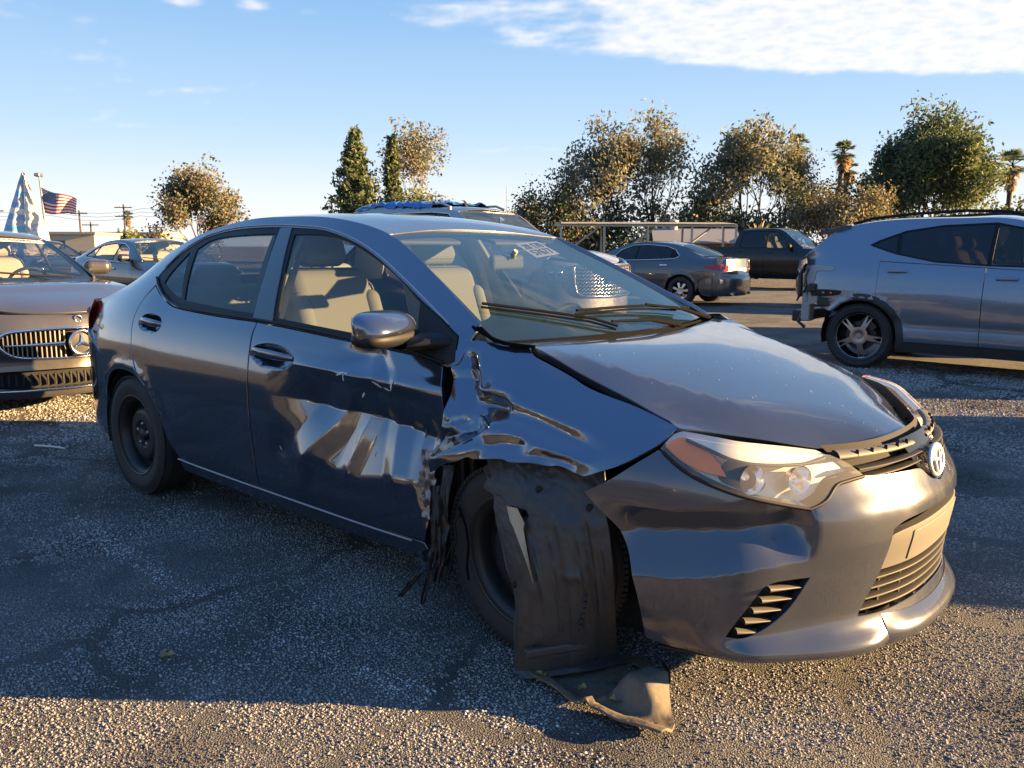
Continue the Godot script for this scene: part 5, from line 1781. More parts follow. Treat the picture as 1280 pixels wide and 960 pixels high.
# the side of any car: fender, doors, quarter, window frame and panes
func car_side(S: Dictionary, d: Dictionary, car: Node3D, s: float, body: Material, opt := {}) -> void:
	var out := Vector3(0, 0, s)
	var h := Vector2(.07, .07)
	var sd := side(S, s)
	var R: float = S.arch
	var lip: float = d.sill + .02
	var doors: Array = d.doors   # x of the door edges from front to rear
	var xf: float = d.front - .78
	var add := func(called: String, poly: PackedVector2Array, holes: Array, off: float, m_: Material, fl: float, cell := Vector2(.07, .07)) -> Node3D:
		var m := MB.new()
		m.lift(poly, holes, cell, side(S, s, off), out, fl)
		return obj(called, m, m_, car)
	# belt line a little below the windows
	var belt := func(x: float) -> float: return ev(S.YB, x) + d.get("belt_off", 0.0)
	# fender
	var fx: float = doors[0]
	var top := []
	for i in 9:
		var x := lerpf(fx, d.front - .47, i / 8.0)
		top.append_array([x, ev(S.YB, x)])
	var fend := outline([[fx, ev(S.YB, fx), fx, lip], [fx, lip, -R * .985, lip], arch_up(0.0, S.axle, R, lip), [xf if xf > R else R * .99, lip, xf + .02, .62, d.front - .47, ev(S.YB, d.front - .47)], rev2(top)], 2)
	add.call("fender", inset(fend, .003), [], 0.0, body, .02)
	# frame from pillar to tail, with the daylight opening
	var e := []
	var ex0: float = d.cowl.x + .02
	var ex1: float = d.rear + .14
	for i in 30:
		var x := lerpf(ex0, ex1, i / 29.0)
		e.append_array([x, ev(S.YE, x)])
	var b := []
	for i in 24:
		var x := lerpf(doors[-1], fx, i / 23.0)
		b.append_array([x, belt.call(x) - .004])
	var rx: float = d.rear + .55
	var quarter := outline([e, [ex1, ev(S.YE, ex1), d.rear + .13, d.tail_y - .22], [d.rear + .13, d.tail_y - .22, d.rear + .35, .66, d.rear + .62, .60], [d.rear + .62, .60, -d.wb - R * .99, lip + .1 if d.rear + .62 > -d.wb - R else .5]], 2)
	var pr: PackedVector2Array = quarter
	if d.rear + .62 < -d.wb - R: pr.append(Vector2(-d.wb - R * .99, lip + .05))
	for q in V2(arch_up(-d.wb, S.axle, R, lip, true)):
		if q.x > -d.wb - R * .98 and q.x < doors[-1] and q.y > lip: pr.append(q)
	var ay: float = S.axle + sqrt(maxf(R * R - pow(doors[-1] + d.wb, 2.0), 0.0)) if absf(doors[-1] + d.wb) < R else lip
	pr.append(Vector2(doors[-1], ay))
	pr.append_array(outline([b], 1))
	pr.append(Vector2(fx, ev(S.YB, fx) - .004))
	pr.append(Vector2(ex0, ev(S.YB, ex0)))
	var dlo := V2(d.dlo)
	if d.dlo.size() > 8: dlo = outline(d.dlo_seg, 4) if d.has("dlo_seg") else dlo
	add.call(opt.get("quarter", "quarter_panel"), pr, [dlo], 0.0, body, .02)
	# doors
	for i in doors.size() - 1:
		var x0: float = doors[i]; var x1: float = doors[i + 1]
		var up := []
		for k in 9:
			var x := lerpf(x0, x1, k / 8.0)
			up.append_array([x, belt.call(x) - .008])
		var l := V2(up)
		if x1 < -d.wb + R:
			# rear door cut by the wheel arch
			for k in 9:
				var a := lerpf(acos(clampf((x1 + d.wb) / (R + .02), -1, 1)), asin(clampf((lip - S.axle) / (R + .02), -1, 1)), k / 8.0)
				l.append(Vector2(-d.wb + cos(a) * (R + .02), S.axle + sin(a) * (R + .02)))
			l.append(Vector2(x0, lip))
		else:
			l.append(Vector2(x1, lip)); l.append(Vector2(x0, lip))
		add.call("door", inset(l, .004), [], 0.0, body, .02)
		var hx := x1 + (.20 if not opt.get("truck", false) else .18)
		var hy: float = belt.call(hx) - d.get("handle_drop", .115)
		var m := MB.new()
		m.rbox(Vector3(hx, hy, s * (side_z(S, hx, hy) + .012)), Vector3(.20, .034, .028), .013, Basis(), 2)
		obj("door_handle", m, opt.get("handle", body), car)
	# windows
	var panes := []
	var ws: Array = d.pillars
	for i in ws.size() - 1:
		var a0: float = ws[i]; var a1: float = ws[i + 1]
		var lean: Array = d.get("lean", [])
		var k0: float = lean[i] if lean.size() > i else 0.0
		var k1: float = lean[i + 1] if lean.size() > i + 1 else 0.0
		var q := PackedVector2Array([Vector2(a0 - .02, -.2), Vector2(a1 + .02, -.2), Vector2(a1 + .02, 1.0), Vector2(a1 + .02 + k1, 3.0), Vector2(a0 - .02 + k0, 3.0), Vector2(a0 - .02, 1.0)])
		for g in Geometry2D.intersect_polygons(inset(dlo, .018), q):
			if not Geometry2D.is_polygon_clockwise(g): panes.append(g)
			else:
				var gg: PackedVector2Array = g.duplicate()
				gg.reverse()
				panes.append(gg)
	add.call("window_frame", dlo, panes, -.006, opt.get("frame", M.satin_black), .012)
	var i2 := 0
	for g in panes:
		var gl: Material = d.get("tint", M.glass)
		if d.has("tint_front") and i2 == 0: gl = d.tint_front
		add.call("window", inset(g, -.008), [], -.012, gl, 0.0, Vector2(.12, .12))
		i2 += 1
	if opt.get("trim", null) != null:
		var m := MB.new()
		var pts := []
		for q in dlo: pts.append(Vector3(q.x, q.y, s * (side_z(S, q.x, q.y) + .002)))
		pts.append(pts[0])
		m.tube(pts, .009, 5)
		obj("window_trim", m, opt.trim, car)
	# sill and arch cladding
	var sill := PackedVector2Array([Vector2(-d.wb + R, lip - .004), Vector2(-R, lip - .004), Vector2(-R + .02, lip - .11), Vector2(-d.wb + R - .02, lip - .11)])
	add.call("sill", sill, [], -.004, opt.get("sill", body), .03)
	if opt.has("cladding"):
		for ax in ([0.0, -d.wb] if not opt.get("front_only", false) else [0.0]):
			var l := PackedVector2Array()
			for i in 21: l.append(Vector2(ax, S.axle) + Vector2.from_angle(lerpf(-.25, opt.get("clad_to", PI + .25) if ax < 0 else PI + .25, i / 20.0)) * (R + .065))
			for i in 21: l.append(Vector2(ax, S.axle) + Vector2.from_angle(lerpf(opt.get("clad_to", PI + .25) if ax < 0 else PI + .25, -.25, i / 20.0)) * (R - .01))
			add.call("arch_cladding", l, [], .010, opt.cladding, .03)

func rev2(a: Array) -> Array:
	var r := []
	for i in range(a.size() - 2, -1, -2): r.append_array([a[i], a[i + 1]])
	return r

func arch_up(cx: float, cy: float, R: float, lip: float, rear_first := false) -> Array:
	var l := []
	var a0 := PI + asin(clampf((cy - lip) / R, -1, 1)); var a1 := -asin(clampf((cy - lip) / R, -1, 1))
	for i in 13:
		var a := lerpf(a0, a1, i / 12.0)
		l.append_array([cx + cos(a) * R, cy + sin(a) * R])
	return l

func car_top(S: Dictionary, d: Dictionary, car: Node3D, body: Material, roof_mat: Material, opt := {}) -> void:
	var m := MB.new()
	# hood
	var hr := []; var fr := []; var hl := []; var re := []
	var zm: float = .775 * d.hw
	for i in 9: fr.append_array([ev(S.HF, absf(lerpf(zm, -zm, i / 8.0))), lerpf(zm, -zm, i / 8.0)])
	for i in 9: re.append_array([ev(S.HR, absf(lerpf(-.80 * d.hw, .80 * d.hw, i / 8.0))), lerpf(-.80 * d.hw, .80 * d.hw, i / 8.0)])
	for i in 7:
		var x := lerpf(d.cowl.x + .03, d.front - .5, i / 6.0)
		hr.append_array([x, ev(S.ZB, x) - .006])
	hl = rev2(hr)
	for i in range(1, hl.size(), 2): hl[i] = -hl[i]
	m.lift(outline([hr, fr, hl, re], 2), [], Vector2(.06, .06), hood_fn(S), Vector3.UP, .02)
	obj("hood", m, body, car)
	# roof
	m = MB.new()
	var a := []; var b := []
	for i in 13:
		var x := lerpf(d.roof_f.x, d.roof_r.x, i / 12.0)
		a.append_array([x, ev(S.ZE, x)])
	b = rev2(a)
	for i in range(1, b.size(), 2): b[i] = -b[i]
	m.lift(outline([a, [d.roof_r.x, d.zr, d.roof_r.x - .03, 0, d.roof_r.x, -d.zr], b, [d.roof_f.x, -d.zr - .01, d.roof_f.x - .07, 0, d.roof_f.x, d.zr + .01]], 2), [], Vector2(.09, .09), roof_fn(S), Vector3.UP, .015)
	obj("roof", m, roof_mat, car)
	# windscreen
	var cx: float = d.cowl.x; var cy: float = d.cowl.y
	var push := Vector3(.45, .9, 0)
	var lo := [Vector3(cx + .03, cy - .005, .835 * d.hw), Vector3(cx + .13, cy - .01, 0)]
	var hi := [Vector3(d.roof_f.x, d.roof_f.y - .032, d.zr + .008), Vector3(d.roof_f.x - .075, d.roof_f.y + .004, 0)]
	var full := PackedVector2Array([Vector2(-1, 0), Vector2(1, 0), Vector2(1, 1), Vector2(-1, 1)])
	var clear := PackedVector2Array([Vector2(-.90, .08), Vector2(.90, .08), Vector2(.95, .15), Vector2(.95, .90), Vector2(.90, .95), Vector2(-.90, .95), Vector2(-.95, .90), Vector2(-.95, .15)])
	m = MB.new()
	m.lift(full, [], Vector2(.1, .1), bow_fn(lo, hi, .012, push), Vector3.UP)
	obj("windshield", m, d.get("tint_front", M.glass), car)
	m = MB.new()
	m.lift(full, [clear], Vector2(.1, .1), bow_fn([lo[0] - push * .005, lo[1] - push * .005], [hi[0] - push * .005, hi[1] - push * .005], .012, push), Vector3.UP)
	obj("windshield_border", m, M.frit, car)
	for z in [.36, -.20]:
		m = MB.new()
		m.tube([Vector3(cx + .12, cy + .02, z - .30), Vector3(cx + .02, cy + .045, z + .05), Vector3(cx - .06, cy + .075, z + .34)], .009, 5)
		obj("wiper", m, M.black_plastic, car)
	# rear pillars, rear window
	var dx: float = d.deck.x; var dy: float = d.deck.y
	if not opt.get("no_rear_glass", false):
		var zg: float = d.get("zd", .74 * d.hw) * .90
		m = MB.new()
		m.lift(full, [], Vector2(.15, .15), bow_fn([Vector3(dx + .02, dy + .005, zg), Vector3(dx - .05, dy + .01, 0)], [Vector3(d.roof_r.x, d.roof_r.y - .035, d.zr * .94), Vector3(d.roof_r.x - .03, d.roof_r.y, 0)], .02, Vector3(-.5, .85, 0)), Vector3(-.5, .85, 0))
		obj("rear_window", m, d.get("tint", M.glass), car)
		for s in [1.0, -1.0]:
			m = MB.new()
			m.grid(8, 3, func(u: float, t: float) -> Vector3:
				var x := lerpf(d.roof_r.x, dx, u)
				return Vector3(x, lerpf(ev(S.YE, x), lerpf(d.roof_r.y - .03, dy + .01, u), t), s * lerpf(ev(S.ZE, x), lerpf(d.zr * .93, zg * .98, u), t)), false, false, s > 0)
			obj("rear_pillar", m, body, car)

func car_cabin(d: Dictionary, car: Node3D, cloth: Material) -> void:
	var cx: float = d.cowl.x
	for z in [.38, -.38]: seat(car, Vector3(cx - .98, d.seat_y, z), 1.0, cloth, M.chrome)
	var m := MB.new()
	m.rbox(Vector3(cx - 1.85, d.seat_y + .10, 0), Vector3(.5, .2, 1.2), .07)
	m.rbox(Vector3(cx - 2.14, d.seat_y + .38, 0), Vector3(.16, .58, 1.2), .07, Basis(Vector3(0, 0, 1), .38))
	obj("rear_bench", m, cloth, car)
	m = MB.new()
	m.rbox(Vector3(cx - .26, d.cowl.y - .14, 0), Vector3(.46, .24, 1.4), .08)
	obj("dashboard", m, M.dash, car)
	m = MB.new()
	oval(m, Vector3(cx - .58, d.cowl.y - .08, -.37), .185, .185, .015, Basis(Vector3(0, 1, 0), PI / 2) * Basis(Vector3(1, 0, 0), .42))
	obj("steering_wheel", m, M.black_plastic, car)
	m = MB.new()
	m.rbox(Vector3((d.front + d.rear) / 2, d.sill + .06, 0), Vector3((d.front - d.rear) - 1.0, .14, d.hw * 1.75 - .1), .04)
	m.rbox(Vector3(.1, d.sill + .28, 0), Vector3(1.1, .4, d.hw * 1.15), .06)
	m.rbox(Vector3(-d.wb - .1, d.sill + .25, 0), Vector3(.9, .3, d.hw * 1.1), .06)
	for x in [0.0, -d.wb]:
		for s in [1.0, -1.0]: arch_shell(m, Vector2(x, d.R), d.R + .07, s * (d.hw - .36), s * (d.hw - .04))
	obj("underbody", m, M.under, car)

func car_mirrors(S: Dictionary, d: Dictionary, car: Node3D, body: Material, sides := [1.0, -1.0]) -> void:
	for s in sides:
		var x: float = d.cowl.x - .34
		var y: float = ev(S.YB, x) + .07
		var z: float = side_z(S, x, y)
		var m := MB.new()
		m.rbox(Vector3(x, y + .035, s * (z + .135)), Vector3(.13, .135, .235), .062, Basis(Vector3.UP, .22 * s), 4, .008)
		m.tube([Vector3(x + .02, y - .02, s * (z - .01)), Vector3(x, y, s * (z + .06))], .028, 8)
		obj("mirror", m, body, car)

func fascia_panel(F: Dictionary, S: Dictionary, car: Node3D, called: String, poly: PackedVector2Array, holes: Array, off: float, m_: Material, out: Vector3, fl := 0.0, cell := Vector2(.05, .05)) -> Node3D:
	var m := MB.new()
	m.lift(poly, holes, cell, fascia(S, F, off), out, fl)
	return obj(called, m, m_, car)

func front_basic(S: Dictionary, d: Dictionary, car: Node3D, body: Material, mouth: PackedVector2Array, lamp: PackedVector2Array) -> void:
	var o := Vector3(1, 0, .3)
	var ny: float = d.nose_y
	var half := [0, ny - .02, 0, .5, .0, d.R + .2, .03, d.R + .12, .06, .30, .08, .22, .3, .19, .6, .18, 1.0, .18]
	var top := [1.0, ny - .03, .7, ny - .01, .45, ny + .02, .25, ny + .06, .1, ny + .03, 0, ny - .02]
	var poly := outline([half + mirror_u(half).slice(2), mirror_u(top), rev2(rev2(top))], 2)
	fascia_panel(S.F, S, car, "front_bumper", poly, [mouth, lamp, flip_u(lamp)], 0.0, body, o, .03)
	fascia_panel(S.F, S, car, "bumper_core", inset(poly, .02), [], -.10, M.under, o)
	for f in [false, true]:
		var hd := part_root("headlight", car)
		var l := flip_u(lamp) if f else lamp
		fascia_panel(S.F, S, hd, "lens", inset(l, -.002), [], .002, M.clear_lens, o, .01)
		fascia_panel(S.F, S, hd, "housing", l, [], -.04, M.lamp_silver, o)
		var c := Vector2.ZERO
		for q in l: c += q / l.size()
		for k in [-.05, .05]:
			var m := MB.new()
			m.ball(fascia(S, S.F, -.025).call(c + Vector2(k, 0)), Vector3(.04, .045, .045))
			obj("reflector_bowl", m, M.chrome, hd)

func rear_basic(S: Dictionary, d: Dictionary, car: Node3D, body: Material, lamp: PackedVector2Array, lid_from: float) -> void:
	var o := Vector3(-1, 0, .3)
	var ty: float = d.tail_y
	var half := [.02, .60, .0, .45, .05, .30, .1, .24, .4, .22, 1.0, .22]
	var top := [1.0, lid_from, .45, lid_from, .3, lid_from + .04, .1, .66, .02, .60]
	fascia_panel(S.R, S, car, "rear_bumper", outline([half + mirror_u(half).slice(2), mirror_u(top), top], 2), [], 0.0, body, o, .03)
	fascia_panel(S.R, S, car, "boot_face", outline([[1.0, lid_from + .01, .35, lid_from + .01], [.35, lid_from + .01, .30, ty - .12, .30, ty], [.30, ty, 1.0, ty + .01, 1.70, ty], [1.70, ty, 1.70, ty - .12, 1.65, lid_from + .01], [1.65, lid_from + .01, 1.0, lid_from + .01]], 2), [lamp, flip_u(lamp)], -.005, body, o, .02)
	for f in [false, true]:
		fascia_panel(S.R, S, car, "tail_lamp", flip_u(lamp) if f else lamp, [], .012, M.red_lens, o, .03)

func build_cars() -> void:
	paint("taupe_paint", lin(.085, .082, .082), .5, .34)
	paint("blue_grey_paint", lin(.165, .21, .285), .6, .33)
	paint("steel_paint", lin(.075, .085, .10), .55, .34)
	paint("black_paint", lin(.006, .006, .007), .0, .30)
	M.black_paint.clearcoat = 0.12
	paint("silver_paint", lin(.32, .32, .32), .55, .36)
	paint("navy_paint", lin(.035, .04, .05), .5, .32)
	paint("white_paint", lin(.70, .69, .66), .0, .36)
	mat("bright_alloy", lin(.55, .55, .56), .28, .9)
	mat("machined_alloy", lin(.30, .30, .31), .30, .9)
	mat("cream_cloth", lin(.38, .36, .29), .8)
	mat("dark_cloth", lin(.05, .05, .05), .85)
	mat("cladding", lin(.025, .026, .028), .6)
	pane("tinted", lin(.006, .007, .009), .95)
	pane("clear_lens", lin(.5, .5, .5), .10)
	mat("raw_plastic", lin(.28, .29, .30), .5)
	mat("sticker", lin(.78, .77, .72), .6)
	mat("blue_tarp", lin(.03, .12, .36), .4)
	for k in M:
		if M[k] is StandardMaterial3D: M[k].cull_mode = BaseMaterial3D.CULL_DISABLED
	var compact := taupe_sedan()
	var suv := blue_suv()
	grey_sedan()
	black_pickup()
	var big := big_suv()
	var dk := dark_sedan()
	behind_camera(dk, suv, big, compact)

func taupe_sedan() -> Node3D:
	var d := {"front": .86, "rear": -3.95, "wb": 2.84, "hw": .90, "R": .335, "sill": .24, "nose_y": .80, "cowl": Vector2(-.62, 1.00), "roof_f": Vector2(-1.42, 1.385), "roof_c": Vector2(-1.95, 1.445), "roof_r": Vector2(-2.75, 1.40), "deck": Vector2(-3.45, 1.10), "tail_y": 1.02, "belt_f": .99, "belt_r": 1.03, "zr": .62, "seat_y": .44,
		"doors": [-.72, -1.80, -2.66], "pillars": [-.6, -1.78, -2.62, -3.4], "tint": M.glass,
		"dlo": [-.98, 1.005, -1.8, 1.03, -2.6, 1.05, -3.05, 1.08, -3.12, 1.12, -2.85, 1.28, -2.5, 1.345, -2.0, 1.37, -1.55, 1.35, -1.25, 1.24]}
	var S := car_spec(d)
	S.F.OFF = keys([.15, -.02, .20, .02, .28, .03, .36, .0, .45, -.01, .55, .03, .66, .035, .76, .0, .80, -.03, .86, -.08])
	var car := thing("parked_car", "taupe luxury sedan with barred grille facing the viewer behind the crashed car", "car", Vector3(-5.86, 0, .22), 0.0, "cars parked in the lot")
	var body: Material = M.taupe_paint
	for s in [1.0, -1.0]: car_side(S, d, car, s, body)
	car_top(S, d, car, body, body)
	car_cabin(d, car, M.cream_cloth)
	car_mirrors(S, d, car, body)
	put_wheels(d, car, M.bright_alloy, 5, true)
	var grille := outline([[.66, .60, .70, .665, .80, .685, 1.0, .69, 1.2, .685, 1.30, .665, 1.34, .60, 1.29, .51, 1.2, .475, 1.0, .465, .8, .475, .71, .51, .66, .60]], 4)
	var lamp := outline([[.18, .76, .3, .745, .45, .70, .56, .66, .55, .61, .45, .60, .3, .65, .2, .70, .18, .76]], 3)
	var low := outline([[.50, .30, .62, .375, .8, .385, 1.0, .385, 1.2, .385, 1.38, .375, 1.5, .30], [1.5, .30, 1.3, .255, 1.0, .25, .7, .255, .5, .30]], 4)
	var o := Vector3(1, 0, .3)
	var ny: float = d.nose_y
	var half := [0, ny - .02, 0, .6, .0, .56, .03, .46, .06, .30, .08, .22, .3, .19, .6, .18, 1.0, .18]
	var top := [1.0, ny - .02, .7, ny - .0, .45, ny + .025, .25, ny + .06, .1, ny + .03, 0, ny - .02]
	fascia_panel(S.F, S, car, "front_bumper", outline([half + mirror_u(half).slice(2), mirror_u(top), top], 3), [grille, lamp, flip_u(lamp), low], 0.0, body, o, .03, Vector2(.03, .03))
	fascia_panel(S.F, S, car, "bumper_core", outline([half + mirror_u(half).slice(2), mirror_u(top), top], 2), [], -.12, M.under, o)
	for f in [false, true]:
		var hd := part_root("headlight", car)
		fascia_panel(S.F, S, hd, "lens", flip_u(lamp) if f else lamp, [], .002, M.clear_lens, o, .01)
		fascia_panel(S.F, S, hd, "housing", flip_u(lamp) if f else lamp, [], -.03, M.dark_alloy, o)
		var m := MB.new()
		m.ball(fascia(S, S.F, -.015).call(Vector2(1.6 if f else .4, .67)), Vector3(.03, .035, .04))
		obj("reflector_bowl", m, M.chrome, hd)
	# grille: frame, uprights, cross bar, ring with a three-pointed star
	var gp := part_root("grille", car)
	var m := MB.new()
	var pts := []
	for q in grille: pts.append(fascia(S, S.F, .006).call(q))
	pts.append(pts[0])
	m.tube(pts, .011, 6)
	obj("grille_frame", m, M.chrome, gp)
	fascia_panel(S.F, S, gp, "grille_back", grille, [], -.06, M.under, o)
	for i in 34:
		var u := .69 + i * .0188
		if absf(u - 1.0) < .06: continue
		m = MB.new()
		var k := sqrt(maxf(1.0 - pow((u - 1.0) / .345, 4.0), 0.0))
		var p0: Vector3 = fascia(S, S.F, -.012).call(Vector2(u, .58 - .105 * k)); var p1: Vector3 = fascia(S, S.F, -.012).call(Vector2(u, .58 + .10 * k))
		m.box((p0 + p1) / 2, Vector3(.03, p0.distance_to(p1), .008), Basis(Vector3.UP, (u - 1.0) * 1.0))
		obj("grille_bar", m, M.dull_metal, gp)
	for f in [false, true]:
		m = MB.new()
		m.grid(12, 8, func(s: float, t: float) -> Vector3:
			var u := lerpf(.70, .93, s)
			var a := TAU * t
			return fascia(S, S.F, .004 + .012 * cos(a)).call(Vector2(2.0 - u if f else u, .578 + (.005 + .012 * s) * sin(a))), false, true, f)
		obj("cross_bar", m, M.chrome, gp)
	var bs := Basis(Vector3.UP, PI / 2)
	var c: Vector3 = fascia(S, S.F, .02).call(Vector2(1.0, .578))
	m = MB.new()
	oval(m, c, .088, .088, .011, bs)
	for a in [PI / 2, PI / 2 + TAU / 3, PI / 2 - TAU / 3]:
		var tip := c + bs * Vector3(cos(a), sin(a), 0) * .084
		var w := bs * Vector3(-sin(a), cos(a), 0) * .014
		m.face([c + w, tip, c + Vector3(.016, 0, 0)], Vector3(1, 0, 0)); m.face([c - w, tip, c + Vector3(.016, 0, 0)], Vector3(1, 0, 0))
	obj("emblem", m, M.chrome, gp)
	m = MB.new()
	m.lathe([Vector2(.082, 0), Vector2(0, .004)], 24, Transform3D(bs, c - Vector3(.012, 0, 0)))
	obj("emblem_disc", m, M.dark_alloy, gp)
	m = MB.new()
	oval(m, fascia(S, S.F, .006).call(Vector2(1.0, .755)), .024, .024, .005, bs)
	obj("hood_emblem", m, M.chrome, car)
	# lower intake with its mesh and blade
	var lg := part_root("lower_grille", car)
	fascia_panel(S.F, S, lg, "grille_back", low, [], -.06, M.under, o)
	for i in 26:
		m = MB.new()
		var u := .60 + i * .032
		m.box(fascia(S, S.F, -.03).call(Vector2(u, .315)), Vector3(.02, .085, .012), Basis(Vector3.UP, (u - 1.0)))
		obj("grille_bar", m, M.grille_grey, lg)
	m = MB.new()
	m.grid(30, 8, func(s: float, t: float) -> Vector3:
		var u := lerpf(.30, 1.70, s)
		var a := TAU * t
		var e := pow(absf(s * 2 - 1), 3.0)
		return fascia(S, S.F, .015 + .03 * cos(a) * (1 - e * .5)).call(Vector2(u, .245 + .10 * e * .3 + .010 * sin(a) - .03 * e)), false, true)
	obj("intake_blade", m, M.chrome, lg)
	rear_basic(S, d, car, body, outline([[.34, .88, .5, .92, .62, .93], [.62, .93, .62, .84], [.62, .84, .5, .83, .34, .88]], 2), .72)
	# number sticker along the top of the windscreen
	sticker(car, d, -.90, -.30, .85, .935, "559698915")
	return car

func sticker(car: Node3D, d: Dictionary, u0: float, u1: float, v0: float, v1: float, text: String) -> void:
	var cx: float = d.cowl.x; var cy: float = d.cowl.y
	var push := Vector3(.45, .9, 0)
	var lo := [Vector3(cx + .03, cy - .005, .835 * d.hw), Vector3(cx + .13, cy - .01, 0)]
	var hi := [Vector3(d.roof_f.x, d.roof_f.y - .032, d.zr + .008), Vector3(d.roof_f.x - .075, d.roof_f.y + .004, 0)]
	var f := bow_fn(lo, hi, .012, push)
	var m := MB.new()
	m.lift(PackedVector2Array([Vector2(u0, v0), Vector2(u1, v0), Vector2(u1, v1), Vector2(u0, v1)]), [], Vector2(.1, .1), func(p: Vector2) -> Vector3: return f.call(p) + push * .004, Vector3.UP)
	var st := obj("sticker", m, M.sticker, car)
	# figures laid on the sheet
	lettering(st, text, func(p: Vector2) -> Vector3: return f.call(Vector2(lerpf(u1, u0, .06 + .88 * p.x), lerpf(v0, v1, .18 + .64 * p.y))) + push * .0065)

func lettering(parent: Node, text: String, fn: Callable) -> void:
	# one mesh of flat figures, bent onto fn(0..1, 0..1)
	var tm := TextMesh.new()
	tm.text = text
	var sf := SystemFont.new()
	sf.font_names = PackedStringArray(["Droid Sans"])
	sf.font_weight = 700
	tm.font = sf
	tm.font_size = 48
	tm.pixel_size = .01
	tm.depth = 0.0
	var a := tm.get_mesh_arrays()
	if a.size() == 0 or a[0] == null: return
	var vs: PackedVector3Array = a[0]
	var lo := Vector3(1e9, 1e9, 0); var hi := -lo
	for q in vs:
		lo = lo.min(q); hi = hi.max(q)
	var m := MB.new()
	for q in vs:
		var p: Vector3 = fn.call(Vector2((q.x - lo.x) / (hi.x - lo.x), (q.y - lo.y) / (hi.y - lo.y)))
		m.vert(p, Vector3(.45, .9, 0).normalized())
	var ix: PackedInt32Array = a[Mesh.ARRAY_INDEX]
	for i in range(0, ix.size(), 3): m.tri(ix[i], ix[i + 1], ix[i + 2])
	obj("figures", m, M.ink, parent)

